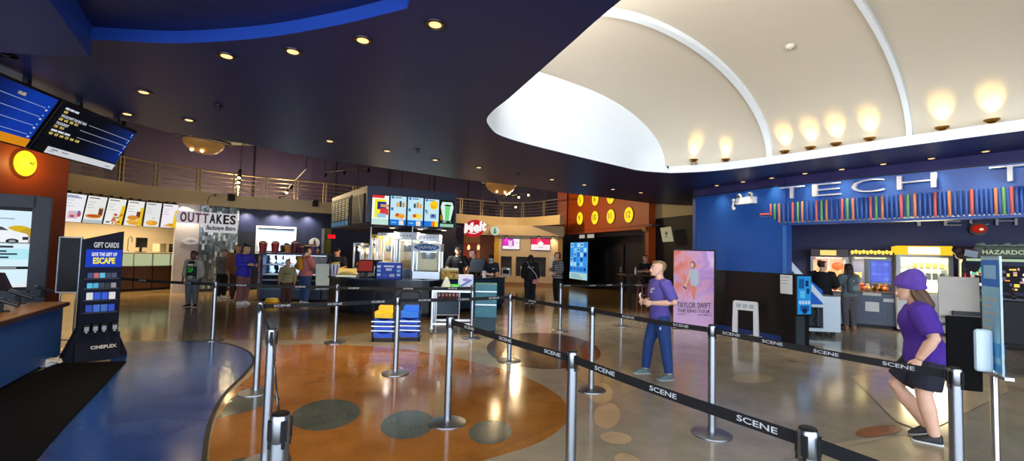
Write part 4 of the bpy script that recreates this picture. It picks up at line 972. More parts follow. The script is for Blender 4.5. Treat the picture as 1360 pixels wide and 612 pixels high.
# ================================================================== DARK BLUE BACK WALL THINGS
def wall_at(px, d=.3):   # place on the navy back wall
    a, i = mez_at(px, d); pts = offset(MEZS, d); t_ = (pts[i + 1] - pts[i]).normalized(); return a, math.atan2(t_.y, t_.x), a.y / FPX
a, an, k = wall_at(369.5, .27); fr = thing('framed_mirror', 'white framed mirror on the navy wall above the merchandise stand', 'mirror', (a.x, a.y, P(369, 319, a.y).z), an); ww, hh = 41 * k * 1.1, 34 * k
b = MB().m(WHITEP)
for x in (-ww / 2, ww / 2): b.box((x, 0, 0), (.07, .05, hh + .07))
for z in (-hh / 2, hh / 2): b.box((0, 0, z), (ww, .05, .07))
b.build('frame', fr); MB().m(M('mirror_glass', (128, 138, 146), .04, 1., var=0)).box((0, .0, 0), (ww, .02, hh)).build('mirror_glass', fr)
a, an, k = wall_at(420, .27); o = thing('restroom_sign', 'round white restroom sign with a person symbol on the navy wall', 'sign', (a.x, a.y, P(420, 322.5, a.y).z), an)
MB().m(M('sign_disc_white', (205, 208, 208), .4)).lathe([(0, 0), (6.6 * k, 0), (6.6 * k, .03), (0, .03)], seg=32, axis=(0, -1, 0)).build('disc', o)
b = MB().m(M('sign_black', (18, 20, 24), .5)); b.ell((0, -.036, 3.6 * k), (.9 * k, .008, .9 * k), 12); b.prism([(-1.2 * k, 2.4 * k), (1.2 * k, 2.4 * k), (1.3 * k, -.5 * k), (.8 * k, -.6 * k), (.7 * k, -4.4 * k), (-.7 * k, -4.4 * k), (-.8 * k, -.6 * k), (-1.3 * k, -.5 * k)], -.042, -.03, 'y'); b.build('person_symbol', o)
def exit_sign(px, py, Y, rz, label, body='EXIT', w=.34):
    o = thing('exit_sign', label, 'exit sign', P(px, py, Y), rz); MB().m(BLACKM).box((0, 0, 0), (w, .06, .2), bev=.01).build('housing', o); MB().m(E((255, 30, 40), 1.3)).box((0, -.033, 0), (w - .05, .006, .15)).build('lit_face', o)
    text('lettering', body, .13, M('exit_dark_red', (80, 4, 10), .4), o, (0, -.038, 0), sx=.8, off=.002); return o
a, an, k = wall_at(441, .27); exit_sign(440, 314, a.y - .1, an, 'small red exit sign glowing left of the concession stand')
a, an, k = wall_at(436.5, .26); o = tag(MB().m(M('olive_green_door', (92, 96, 30), .5)).box((0, 0, 1.2), (10 * k, .04, 2.4)).build('door_2', loc=(a.x, a.y, 0), rotz=an), kind='structure'); MB().m(ALU).box((-5.5 * k, -.01, 1.2), (.09, .06, 2.4)).build('door_jamb', o)
a, an, k = wall_at(330, .27); o = tag(MB().m(M('door_dark_navy', (18, 22, 34), .5)).box((0, 0, 1.08), (20 * k, .04, 2.16)).build('door_3', loc=(a.x, a.y, 0), rotz=an), kind='structure'); MB().m(CHROME).box((6 * k, -.05, 1.05), (.04, .05, .25)).build('door_handle', o)
# ================================================================== CONCESSION ISLAND
COUNT = M('dark_counter_front', (22, 26, 36), .35, var=.1); CTOP = M('slate_counter_top', (44, 58, 76), .18, var=.1); TEALC = M('teal_counter_end', (34, 62, 82), .35, var=.1)
ZT_ = .9
c1, c2, c3, c4 = P(436, 400, 11.9), P(470, 400, 11.25), P(560, 400, 11.05), P(592, 400, 11.7)
c5, c6 = P(664, 400, 13.4), P(668, 400, 14.6)
path = [Vector((v.x, v.y, 0)) for v in (c1, c2, c3, c4, c5, c6)]
pathS = smooth_loop(path, 5, False)
isl = thing('concession_counter', 'long dark concession counter with a slate top wrapping round the popcorn machines', 'counter', (0, 0, 0)); isl.location = (c2.x, c2.y, 0)
off0 = Vector((c2.x, c2.y, 0)); pl = [p - off0 for p in pathS]
def strip(name, pts, d0, d1, z0, z1, mat, par):
    A, B = offset(pts, d0), offset(pts, d1); b = MB().m(mat); rg = []
    for p, q in zip(A, B): rg.append([(p.x, p.y, z0), (q.x, q.y, z0), (q.x, q.y, z1), (p.x, p.y, z1)])
    b.loft([[Vector(v) for v in r] for r in rg], smooth=False); return b.build(name, par)
strip('front_panel', pl[:16], .0, .75, .1, ZT_ - .04, COUNT, isl); strip('side_panel', pl[15:], .0, .75, .1, ZT_ - .04, TEALC, isl); strip('kick_board', pl, .06, .7, 0, .1, BLACKP, isl); strip('worktop', pl, -.04, .8, ZT_ - .04, ZT_, CTOP, isl)
# inner back bar that carries the tall machines
A, B = P(466, 360, 12.6), P(581, 360, 12.6); BB = Plane(tuple(A.xy), tuple(B.xy))
bar = thing('back_bar', 'dark service bar carrying the popcorn cabinets behind the concession counter', 'counter', (A.x, A.y, 0), BB.ang)
MB().m(COUNT).box((BB.len / 2, .4, .43), (BB.len, .8, .86)).build('carcass', bar); MB().m(STEEL).box((BB.len / 2, .4, .88), (BB.len + .04, .84, .04)).build('worktop', bar)
def zat(px, py, Y): return P(px, py, Y).z
POP = M('popcorn', (232, 190, 100), .8, var=.4, scale=30, bump=1.)
def cabinet(x0, x1, y0, y1, Y, label, head, headh, gold=True, script=False, depth=.6):
    a, b = P(x0, y1, Y), P(x1, y1, Y); w = b.x - a.x; z0 = a.z; h = P((x0 + x1) / 2, y0, Y).z - z0
    zs = min(.9, z0); h += z0 - zs
    o = thing('popcorn_cabinet', label, 'popcorn machine', ((a.x + b.x) / 2, Y, zs))
    hd = headh * h
    MB().m(STEEL).box((0, depth / 2, .1), (w, depth, .2), bev=.01).build('base', o)
    for x in (-w / 2 + .02, w / 2 - .02):
        for y in (.02, depth - .02): MB().m(ALU).box((x, y, .2 + (h - .2 - hd) / 2), (.04, .04, h - .2 - hd)).build('corner_post', o)
    MB().m(head).box((0, depth / 2, h - hd / 2), (w + .02, depth + .02, hd), bev=.015).build('top_box', o)
    g = MB().m(GLASS)
    g.box((0, .02, .2 + (h - .2 - hd) / 2), (w - .08, .008, h - .2 - hd)); g.build('glass_front', o)
    MB().m(M('cabinet_back', (150, 122, 78) if gold else (150, 160, 170), .35, .5)).box((0, depth - .02, .2 + (h - .2 - hd) / 2), (w - .06, .01, h - .2 - hd)).build('back_panel', o)
    mid = h * .56
    k = MB().m(STEEL); k.lathe([(0, mid), (w * .2, mid), (w * .24, mid + .05), (w * .24, mid + .17), (0, mid + .18)], c=(0, depth * .5, 0), seg=20); k.build('kettle', o)
    if gold:
        p_ = MB().m(POP); p_.ell((0, depth * .5, .24), (w * .42, depth * .4, h * .16), 18); p_.build('popcorn', o)['kind'] = 'stuff'
    bl = MB().m(E((255, 214, 140) if gold else (240, 248, 255), 2.2 if gold else 2.0)); bl.box((0, depth * .5, h - hd - .02), (w * .6, .1, .02)); bl.build('light_tube', o)
    lamp('POINT', o, (0, depth * .3, h - hd - .1), 14 if gold else 26, WARM if gold else (.9, .96, 1), .05)
    for i in range(4): MB().m(M('knob_dark', (60, 64, 70), .4)).cyl((-w * .2 + i * w * .15, -.01, h - hd / 2), (-w * .2 + i * w * .15, -.03, h - hd / 2), .018).build('knob', o)
    if script:
        g_ = MB().m(M('blue_badge', (50, 92, 150), .4)); g_.ell((0, -.02, h - hd / 2), (w * .46, .02, hd * .42), 24); bd = g_.build('badge', o)
        s_ = MB().m(LETTER); s_.tube([(-w * .34 + w * .68 * i / 26, -.045, h - hd / 2 + hd * .2 * math.sin(i * 1.25) * (1 if i % 7 else .4)) for i in range(27)], .012, 6); s_.build('script', bd)
    return o
WH = M('white_enamel', (214, 218, 222), .35, var=.03); YEL_ = M('yellow_enamel', (230, 190, 30), .4)
cabinet(468, 479, 322, 360, 12.75, 'narrow gold-lit popcorn dispenser at the left end of the machines', ALU, .1)
cabinet(480, 490, 326, 360, 12.75, 'narrow gold-lit popcorn dispenser second from the left', ALU, .08)
cabinet(491.5, 499, 311, 360, 12.75, 'slim popcorn cabinet with a bright yellow top', YEL_, .1)
cabinet(500, 520, 309, 360, 12.75, 'wide gold-lit popcorn cabinet with a white strip top', WH, .07)
cabinet(522, 551, 308, 362, 12.6, 'large white-topped cabinet in the middle of the machines', WH, .17, False)
cabinet(554, 581, 311, 362, 12.9, 'white-topped cabinet at the right, half hidden behind the badge machine', WH, .16, False)
cabinet(547, 584, 323, 367, 11.55, 'white framed drink machine with a blue script badge at the front of the counter', WH, .22, False, True, .5)
# things on the counter top
def on_top(px, back=.3, pth=None):
    best = min(pathS, key=lambda v: abs(proj((v.x, v.y, ZT_))[0] - px)); i = pathS.index(best); nb = offset(pathS, back)[i]
    # slide along depth to sit on the wanted pixel column
    d = ray(px, 370); k = nb.y / d.y; return Vector((d.x * k, nb.y, ZT_ + .003))
BLUEB = M('display_blue', (24, 60, 170), .4)
p = on_top(516, .22); o = thing('counter_display', 'blue display box with white and pale squares on the counter front', 'display box', p, .1)
MB().m(BLUEB).box((0, .12, .2), (.6, .24, .4), bev=.01).build('box', o)
g = Gfx(); g.rect(-.29, .0, .29, .4, (26, 62, 176))
for x in (-.24, .24):
    for z, c in ((.3, (220, 226, 240)), (.2, (130, 190, 226)), (.1, (170, 210, 236))): g.rect(x - .045, z - .03, x + .045, z + .03, c)
g.rect(-.12, .29, .12, .33, (226, 230, 240)); g.rect(-.07, .2, .07, .26, (210, 216, 232)); g.rect(-.15, .05, -.03, .12, (70, 90, 200)); g.rect(.02, .05, .14, .12, (190, 196, 214)); g.build('picture', o, (0, -.003, 0))
MB().m(M('white_packets', (200, 196, 200), .5)).box((0, .12, .41), (.52, .16, .02)).build('packets', o)
def pos(px, back, label, w, h, rz, scr, yoff=0):
    p = on_top(px, back); o = thing('sales_terminal', label, 'till', p, rz)
    MB().m(BLACKP).box((0, .05, .02), (w * .7, .25, .04), bev=.01).build('base', o); MB().m(BLACKP).box((0, .06, .12), (.08, .08, .2)).build('neck', o)
    MB().m(BLACKP).box((0, .0, .12 + h / 2), (w, .05, h), rot=(-.35, 0, 0), bev=.012).build('monitor', o)
    R = Euler((-.35, 0, 0)).to_matrix(); c = Vector((0, 0, .12 + h / 2))
    s_ = MB().m(scr).box(c + R @ Vector((0, -.028, .0)), (w * .86, .004, h * .8), rot=(-.35, 0, 0)); s_.build('screen', o)
pos(485, .35, 'black till with a reddish screen on the counter left of the blue display box', .4, .34, .15, E((150, 52, 44), .7))
pos(503, .62, 'black till turned sideways behind the blue display box', .3, .34, 1.2, M('screen_glass', (58, 64, 74), .15))
p = on_top(461, .3); o = thing('snack_tray', 'yellow lit tray of snacks at the left end of the counter', 'tray', p, .2)
MB().m(M('steel_tray', (150, 140, 120), .3, .8)).box((0, 0, .03), (.5, .3, .06), bev=.01).build('tray', o); MB().m(POP).ell((0, 0, .07), (.2, .12, .07), 14).build('snacks', o)['kind'] = 'stuff'; MB().m(E((255, 214, 120), .7)).box((0, .14, .14), (.48, .02, .14)).build('lit_back', o)
p = on_top(444, .35); o = thing('popcorn_bag_stack', 'white and blue paper popcorn tub at the left end of the counter', 'popcorn tub', p)
MB().m(M('white_card', (226, 226, 230), .6)).lathe([(0, 0), (.09, 0), (.125, .3), (.11, .3), (.08, .02), (0, .02)], seg=24).build('tub', o)
b = MB().m(M('tub_blue', (50, 60, 150), .5))
for i in range(5):
    a = -PI + i * PI / 4; b.poly([(.094 * math.cos(a), .094 * math.sin(a), .02), (.094 * math.cos(a + .3), .094 * math.sin(a + .3), .02), (.126 * math.cos(a + .3), .126 * math.sin(a + .3), .29), (.126 * math.cos(a), .126 * math.sin(a), .29)])
b.build('stripes', o); MB().m(POP).ell((0, 0, .3), (.11, .11, .06), 14).build('popcorn', o)['kind'] = 'stuff'
p = P(428, 372, 12.3); o = thing('menu_easel', 'pale slanted menu panel leaning at the left end of the concession counter', 'sign', (p.x, p.y, 0), .5)
MB().m(M('pale_panel', (196, 204, 190), .4)).box((0, 0, .85), (.34, .03, .72), rot=(-.35, 0, 0), bev=.01).build('panel', o); MB().m(BLACKM).tube([(0, .1, .8), (0, .2, .0)], .025, 8).build('post', o); MB().m(BLACKM).box((0, .2, .01), (.3, .3, .02)).build('foot', o)
# ---- right part of the counter
CR_ = Plane(tuple(P(575, 370, 11.5).xy), tuple(P(664, 372, 13.4).xy))
def cr(px, back=.25, z=ZT_ + .003): u = CR_.hit(px, 370)[0]; return CR_.pt(u, z, -back)
p = on_top(597, .2); o = thing('snack_display', 'yellow and brown snack packet display on the counter above the metal cart', 'display box', p, .25)
MB().m(M('display_card', (190, 160, 40), .5)).box((0, .1, .14), (.46, .2, .28), bev=.008).build('box', o)
g = Gfx(); g.rect(-.22, .0, .22, .28, (206, 176, 60)); r = random.Random(2)
for i in range(12): g.ell(-.18 + (i % 6) * .072, .08 + (i // 6) * .09, .035, .03, r.choice(((222, 150, 60), (190, 90, 50), (240, 210, 120), (120, 60, 40))), 8)
g.rect(-.22, .23, .22, .28, (240, 240, 200)); g.build('picture', o, (0, -.003, 0))
pos(634, .4, 'large black till in front of the staff at the right of the counter', .5, .42, -.5, M('screen_glass', (58, 64, 74), .15))
p = on_top(643, .15); o = thing('paper_cup', 'white paper cup on the counter beside the large black till', 'cup', p); MB().m(M('white_card', (226, 226, 230), .6)).lathe([(0, 0), (.045, 0), (.06, .18), (.055, .18), (.04, .01), (0, .01)], seg=20).build('cup', o); MB().m(WHITEP).lathe([(0, .185), (.062, .18), (.062, .19), (0, .2)], seg=20).build('lid', o)
p = on_top(600, .55); o = thing('grey_card_reader', 'small card reader on a stand at the right of the drink machine', 'payment terminal', p, .4); MB().m(BLACKP).cyl((0, 0, 0), (0, 0, .12), .02).build('stalk', o); MB().m(BLACKP).box((0, 0, .16), (.1, .18, .04), rot=(.5, 0, 0), bev=.01).build('keypad_body', o)
# ---- metal cart with black top
pa, pb = G(574, 447), G(621, 441)
ct = thing('metal_cart', 'bare metal frame cart on castors with a dark top beside the teal drawers', 'cart', ((pa.x + pb.x) / 2, (pa.y + pb.y) / 2 + .25, 0), .08); cw, cd, chh = .78, .5, .86
for x in (-cw / 2, cw / 2):
    for y in (-cd / 2, cd / 2):
        lg = MB().m(ALU).box((x, y, .12 + chh / 2 - .06), (.035, .035, chh - .12)).build('leg', ct)
        c = MB().m(ALU); c.box((x, y, .11), (.06, .05, .03)); c.build('castor_fork', lg); MB().m(M('grey_rubber', (120, 122, 124), .6)).cyl((x - .02, y, .055), (x + .02, y, .055), .055).build('castor_wheel', lg)
f = MB().m(ALU)
for z in (.2, chh - .02): f.box((0, -cd / 2, z), (cw, .03, .04)); f.box((0, cd / 2, z), (cw, .03, .04)); f.box((-cw / 2, 0, z), (.03, cd, .04)); f.box((cw / 2, 0, z), (.03, cd, .04))
f.build('frame', ct); MB().m(CTOP).box((0, 0, chh + .01), (cw + .06, cd + .06, .02), bev=.004).build('top', ct)
def local(t, x, y, z): a = t.rotation_euler[2]; return Vector((t.location.x + x * math.cos(a) - y * math.sin(a), t.location.y + x * math.sin(a) + y * math.cos(a), z))
o = thing('paper_cone', 'grey-white paper cone standing on the metal cart', 'cone', local(ct, -.14, -.1, chh + .023)); MB().m(M('grey_paper', (186, 196, 196), .6)).lathe([(0, 0), (.12, 0), (.03, .22), (0, .23)], seg=24).build('cone', o); MB().m(M('grey_paper', (186, 196, 196), .6)).box((0, 0, .004), (.26, .2, .008)).build('base', o)
o = thing('green_packet', 'bright green packet lying on the metal cart', 'packet', local(ct, .04, -.14, chh + .023), .2); b = MB().m(M('bright_green', (60, 200, 70), .5)); b.box((0, 0, .045), (.2, .1, .09), bev=.03); b.build('packet', o); MB().m(M('pale_green', (160, 230, 160), .5)).box((0, -.052, .05), (.12, .004, .04)).build('panel', o)
o = thing('drink_carton', 'white and lilac carton standing on the right half of the metal cart', 'carton', local(ct, .24, -.02, chh + .023), .15); MB().m(M('lilac_white', (196, 204, 232), .5)).box((0, 0, .14), (.3, .2, .28), bev=.008).build('box', o)
g = Gfx(); g.rect(-.13, .03, .13, .25, (206, 214, 240)); g.poly([(-.12, .06), (.1, .2), (.12, .16), (-.08, .04)], (90, 120, 200)); g.ell(0, .18, .07, .03, (150, 130, 200)); g.build('picture', o, (0, -.103, 0))
# shelf of red snack bags under the counter
p = G(594, 424); sh = thing('snack_rack', 'small wire rack of dark red snack bags in front of the counter', 'rack', (p.x, p.y, 0), .2); f = MB().m(ALU)
for x in (-.27, .27):
    for y in (-.1, .1): f.box((x, y, .36), (.02, .02, .72))
for z in (.12, .5, .7): f.box((0, 0, z), (.56, .22, .012))
f.build('frame', sh); MB().m(TEALC).box((0, .0, .3), (.54, .2, .34)).build('lower_bin', sh)
for i in range(6):
    o = thing('snack_bag', '%s dark red snack bag from the left in the wire rack' % ('first', 'second', 'third', 'fourth', 'fifth', 'last')[i], 'snack bag', local(sh, -.21 + i * .084, -.03, .508), .2 + .1 * (i % 3), 'snack bags in the wire rack'); b = MB().m(M('dark_red_foil', (120, 30, 40), .35)); b.box((0, 0, .08), (.075, .05, .16), bev=.02); b.build('bag', o); MB().m(M('foil_label', (200, 170, 160), .4)).box((0, -.026, .08), (.045, .003, .06)).build('label_patch', o)
# ---- teal drawer cart
pa, pb = G(629, 449), G(656, 440)
td = thing('drawer_cart', 'teal drawer cart with two silver bands beside the counter', 'cart', ((pa.x + pb.x) / 2, (pa.y + pb.y) / 2 + .25, 0), .06); TEAL = M('teal_enamel', (52, 120, 140), .4, var=.08); TEAL2 = M('deep_teal', (30, 62, 76), .5)
MB().m(TEAL).box((0, 0, .66), (.44, .45, .66), bev=.01).build('body', td); MB().m(TEAL2).box((0, .02, .2), (.42, .42, .26)).build('lower_body', td)
for i in range(3):
    z = .88 - i * .21; d_ = MB().m(TEAL).box((0, -.228, z), (.42, .015, .19), bev=.004).build('drawer', td)
    if i < 2: MB().m(ALU).box((0, -.24, z - .085 + (.05 if i == 0 else 0)), (.42, .02, .022)).build('handle', d_)
for x in (-.18, .18):
    for y in (-.18, .18): MB().m(BLACKP).cyl((x - .015, y, .04), (x + .015, y, .04), .04).build('castor', td)
# ---- booster seats in wheeled racks
def seat_rack(px, py, n, cols, label, lab2):
    p = G(px, py); o = thing('booster_seat_rack', label, 'rack', (p.x, p.y + .17, 0), .05, None); b = MB().m(BLACKM); w = .36
    b.tube([(x, -.325, z) for x, z in ((-w / 2, .05), (-w / 2, .84), (-w / 2 + .05, .89), (w / 2 - .05, .89), (w / 2, .84), (w / 2, .05))], .014, 8); b.build('handle_frame', o)
    b = MB().m(BLACKM); b.tube([(-w / 2, 0, .05), (-w / 2, -.3, .05), (w / 2, -.3, .05), (w / 2, 0, .05)], .013, 8); b.tube([(-w / 2, -.3, .05), (-w / 2, -.3, .1)], .013, 8); b.build('base_frame', o)
    b = MB().m(ALU)
    for z in (.2, .28, .36): b.box((0, -.345, z), (w + .04, .012, .018))
    b.build('retaining_bands', o)
    for x in (-w / 2, w / 2): MB().m(BLACKP).cyl((x - .015, -.29, .04), (x + .015, -.29, .04), .04).build('wheel', o)
    a = .05
    for i in range(n):
        z = .07 + i * .115; q = Vector((p.x + .15 * math.sin(a), p.y + .17 - .15 * math.cos(a), z)); c = cols[i]
        s = thing('booster_chair', lab2[i], 'booster seat', q, a, 'booster seats stacked in the racks'); m_ = M('seat_plastic_%d' % c[0], c, .35)
        m1 = MB().m(m_); pr_ = [(-.155, 0), (.155, 0), (.168, .11), (.1, .085), (0, .07), (-.1, .085), (-.168, .11)]; m1.prism(pr_, -.15, .13, 'y'); m1.build('seat', s)
        bk = MB().m(m_).prism([(-.15, .0), (.15, .0), (.155, .17 if i == n - 1 else .11), (.13, .2 if i == n - 1 else .112), (-.13, .2 if i == n - 1 else .112), (-.155, .17 if i == n - 1 else .11)], .1, .13, 'y').build('backrest', s)
BL_, YE_ = (24, 84, 206), (242, 200, 12)
seat_rack(510, 452, 4, (BL_, BL_, BL_, YE_), 'black wheeled rack holding one yellow and three blue booster seats', ('lowest blue booster seat in the left rack', 'second blue booster seat up in the left rack', 'third booster seat up in the left rack, under the yellow one', 'yellow booster seat on top of the left rack'))
seat_rack(544, 451, 4, (BL_, BL_, BL_, (40, 120, 232)), 'black wheeled rack holding only blue booster seats', ('lowest blue booster seat in the right rack', 'second blue booster seat up in the right rack', 'third blue booster seat up in the right rack', 'pale blue booster seat on top of the right rack'))
# ================================================================== HANGING MENU STRUCTURE
m0, m1, m2 = P(487, 272, 11.9), P(606, 280, 13.0), P(440, 290, 15.2)
mh = thing('menu_structure', 'large dark hanging canopy that carries the concession menu screens', 'menu canopy', (m0.x, m0.y, 0))
a0 = Vector((0, 0, 0)); a1 = Vector((m1.x - m0.x, m1.y - m0.y, 0)); a2 = Vector((m2.x - m0.x, m2.y - m0.y, 0)); a3 = a1 + Vector((-.6, 2.6, 0))
zt, zb_ = P(487, 246, 11.9).z, P(487, 300, 11.9).z; CAN = M('canopy_slate', (38, 46, 70), .45, var=.1)
b = MB().m(CAN); base = [a2, a0, a1, a3]; cen = sum(base, Vector()) / 4
b.loft([[Vector((v.x, v.y, zb_ + .12)) for v in base], [Vector((v.x, v.y, zt - .3)) for v in base], [Vector((v.x, v.y, zt)) for v in base]], smooth=False)
b.loft([[Vector((cen.x + (v.x - cen.x) * .86, cen.y + (v.y - cen.y) * .86, zb_)) for v in base], [Vector((v.x, v.y, zb_ + .121)) for v in base]], smooth=False); b.build('canopy', mh)
for v in (a0 * .0 + cen, a1 * .75 + Vector((-.3, .6, 0)), a2 * .7 + Vector((.4, .3, 0))): MB().m(BLACKM).cyl((v.x, v.y, zt - .02), (v.x, v.y, 6.2), .018).build('hanger_rod', mh)
for k_ in (.3, .62, .9):
    q = a1 * k_ + Vector((-.15, .35, 0)); MB().m(E((255, 236, 200), 3.)).lathe([(0, zb_ - .012), (.07, zb_ - .012), (.07, zb_ - .002), (0, zb_ - .002)], c=(q.x, q.y, 0), seg=16).build('added_canopy_light', mh); lamp('SPOT', mh, (q.x, q.y, zb_ - .04), 130, WHITE, .06, 2.5, .8, (0, -.1, -1))  # spots added under the canopy to brighten the concession machines
for px in (493, 548):
    q = P(px, 305, 12.25) - Vector((m0.x, m0.y, 0)); MB().m(STEEL).cyl((q.x, q.y, .0), (q.x, q.y, zb_ + .05), .02).build('support_pole', mh)
FA = Plane((m0.x, m0.y), (m1.x, m1.y)); FB = Plane((m2.x, m2.y), (m0.x, m0.y))
def menu_panel(pl, x0, x1, yt, yb, label, draw, par=None, glow=.95, **kw):
    u0, zt_ = pl.hit(x0, yt); u1 = pl.hit(x1, yt)[0]; zb2 = pl.hit(x0, yb)[1]; w, h = u1 - u0, zt_ - zb2
    q = pl.pt(u0, zt_, .02); o = thing('menu_screen', label, 'menu screen', q, pl.ang, 'menu screens on the concession canopy')
    MB().m(BLACKP).box((w / 2, .0, -h / 2), (w + .015, .04, h + .02)).build('bezel', o)
    g = Gfx(glow); draw(g, w, h); g.build('screen', o, (0, -.022, 0)); return o
def mrect(g, w, h, a, b_, c, d, col): g.rect(a * w, -h + b_ * h, c * w, -h + d * h, col)
def mell(g, w, h, cx, cz, rx, rz, col): g.ell(cx * w, -h + cz * h, rx * w, rz * h, col, 14)
def d1(g, w, h):
    mrect(g, w, h, .02, .01, .98, .99, (246, 250, 244)); mrect(g, w, h, .02, .9, .72, .99, (226, 50, 50)); mrect(g, w, h, .16, .24, .8, .86, (246, 236, 40)); mrect(g, w, h, .32, .52, .84, .78, (34, 50, 120)); mrect(g, w, h, .5, .6, .98, .7, (214, 150, 120)); mrect(g, w, h, .48, .34, .96, .56, (216, 60, 60)); mrect(g, w, h, .32, .24, .84, .38, (150, 200, 226)); mrect(g, w, h, .02, .02, .98, .2, (190, 226, 214))
def dcombo(k):
    def f(g, w, h):
        mrect(g, w, h, .02, .01, .98, .99, (196, 232, 244)); mrect(g, w, h, .02, .01, .98, .2, (24, 120, 216)); mrect(g, w, h, .08, .9, .22, .98, (30, 110, 200)); mrect(g, w, h, .28, .92, .7, .96, (90, 140, 170)); mrect(g, w, h, .06, .5, .2, .6, (30, 110, 200))
        if k < 2:
            for i in range(3): mrect(g, w, h, .38 + i * .18, .63, .52 + i * .18, .78 + .05 * (i % 2), ((240, 160, 50), (60, 80, 90), (206, 150, 60))[(i + k) % 3])
            mell(g, w, h, .6, .33 + .02 * k, .32, .08, (246, 176, 40) if k == 0 else (250, 214, 50)); mell(g, w, h, .45, .36, .12, .06, (206, 90, 40)); mell(g, w, h, .72, .3, .14, .06, (240, 150, 40) if k == 0 else (250, 220, 90)); mrect(g, w, h, .56, .02, .84, .18, (236, 226, 214)); mrect(g, w, h, .1, .08, .4, .12, (120, 200, 250))
        else:
            mell(g, w, h, .64, .78, .28, .16, (252, 206, 20)); mell(g, w, h, .6, .72, .18, .06, (246, 180, 20)); mrect(g, w, h, .4, .3, .8, .46, (120, 140, 190)); mrect(g, w, h, .5, .36, .66, .44, (30, 60, 120)); g.ell(.18 * w, -h + .5 * h, .08 * w, .06 * h, (130, 180, 180)); mrect(g, w, h, .5, .01, .72, .2, (236, 120, 30)); mrect(g, w, h, .72, .01, .94, .2, (246, 224, 40))
    return f
def dcup(g, w, h):
    mrect(g, w, h, .02, .01, .98, .99, (14, 22, 20)); g.poly([(w * .14, -h * .06), (w * .86, -h * .06), (w * .96, -h * .25), (w * .76, -h * .75), (w * .24, -h * .75), (w * .04, -h * .25)], (220, 242, 226)); g.poly([(w * .34, -h * .18), (w * .72, -h * .18), (w * .64, -h * .74), (w * .38, -h * .74)], (110, 216, 130)); mell(g, w, h, .55, .82, .26, .03, (24, 40, 34)); mell(g, w, h, .12, .36, .1, .12, (150, 120, 40)); mrect(g, w, h, .02, .16, .98, .24, (16, 26, 22)); mrect(g, w, h, .2, .18, .46, .22, (200, 210, 204)); mrect(g, w, h, .7, .18, .82, .22, (60, 160, 80)); mrect(g, w, h, .02, .01, .98, .13, (150, 196, 170))
for (x0, x1, yt, yb), lab, dr in (((494, 517, 258.3, 298), 'white menu screen with a red heading and yellow picture, leftmost on the canopy front', d1), ((518.3, 540, 259.5, 299), 'pale blue combo menu screen, second on the canopy front', dcombo(0)), ((541.3, 562.4, 261.3, 300), 'pale blue combo menu screen, third and middle one on the canopy front', dcombo(1)), ((563.6, 583.2, 263.6, 300.8), 'pale menu screen with a big yellow shape, fourth on the canopy front', dcombo(2)), ((584.4, 602.8, 265.8, 301.6), 'dark menu screen showing a tall green iced drink', dcup)):
    menu_panel(FA, x0, x1, yt, yb, lab, dr)
def dlist(g, w, h):
    mrect(g, w, h, .01, .01, .99, .99, (22, 26, 26))
    for i in range(5):
        x = .04 + i * .19; mrect(g, w, h, x, .22, x + .15, .94, (70, 74, 60))
        for j in range(9): mrect(g, w, h, x + .01, .26 + j * .075, x + (.13 if j % 3 else .1), .29 + j * .075, ((206, 200, 160), (196, 206, 196), (220, 190, 110))[(i + j) % 3])
        mrect(g, w, h, x, .04, x + .15, .19, (76, 140, 180))
def ddark(g, w, h): mrect(g, w, h, .01, .01, .99, .99, (14, 18, 20)); g.poly([(w * .52, -h * .02), (w * .6, -h * .02), (w * .9, -h * .96), (w * .82, -h * .96)], (96, 112, 110)); mrect(g, w, h, .1, .3, .4, .34, (40, 52, 54))
menu_panel(FB, 443, 468, 268, 303, 'crowded price list menu screen on the receding left face of the canopy', dlist, glow=.5)
menu_panel(FB, 470, 485, 262, 297, 'dark menu screen with a pale diagonal streak beside the canopy corner', ddark, glow=.6)
# ================================================================== MERCHANDISE STAND
SLATE = M('slate_blue_board', (70, 84, 116), .5, var=.1); DKB = M('dark_shelf_board', (26, 28, 38), .5)
pk = G(345, 399); ms = thing('merchandise_stand', 'slate merchandise stand with lit shelves of plush bags and a printed end panel', 'display stand', (pk.x, pk.y, 0), .06); mw, mz, md = 1.95, 1.44, .75
b = MB().m(SLATE); b.prism([(-.34, md), (-.3, .42), (0, 0), (mw, 0), (mw, md)], .06, .36, 'z'); b.prism([(-.34, md), (-.3, .42), (0, 0), (mw, 0), (mw, md)], mz - .05, mz, 'z'); b.build('plinth_and_top', ms)
MB().m(BLACKP).prism([(-.28, md - .04), (-.24, .42), (.04, .06), (mw - .05, .06), (mw - .05, md - .04)], 0, .06, 'z').build('kick_board', ms)
MB().m(DKB).box((mw / 2, md - .03, .9), (mw, .04, 1.1)).build('back_board', ms); MB().m(SLATE).prism([(-.34, md), (-.3, .42), (0, 0), (.03, .0), (.03, md)], .36, mz - .05, 'z').build('end_panel', ms); MB().m(SLATE).box((mw - .02, md / 2, .9), (.04, md, 1.1)).build('end_board', ms)
for z in (.62, .78, 1.08): MB().m(M('white_shelf', (190, 198, 206), .4)).box((mw / 2, .36, z), (mw - .06, .68, .03)).build('shelf', ms)
MB().m(E((235, 242, 255), 1.6)).box((mw / 2, .1, mz - .065), (mw - .2, .04, .015)).build('added_light_strip', ms); lamp('AREA', ms, (mw / 2, .1, mz - .08), 16, (.92, .96, 1), size=1.6, sizey=.05, aim=(0, .35, -1)); lamp('AREA', ms, (mw / 2, .03, 1.04), 8, (.92, .96, 1), size=1.6, sizey=.05, aim=(0, .5, -1))  # strip and area lamps added to brighten the goods on the shelves
MB().m(M('teal_sill', (110, 150, 160), .4)).box((mw / 2, -.02, .36), (mw, .06, .03)).build('sill', ms)
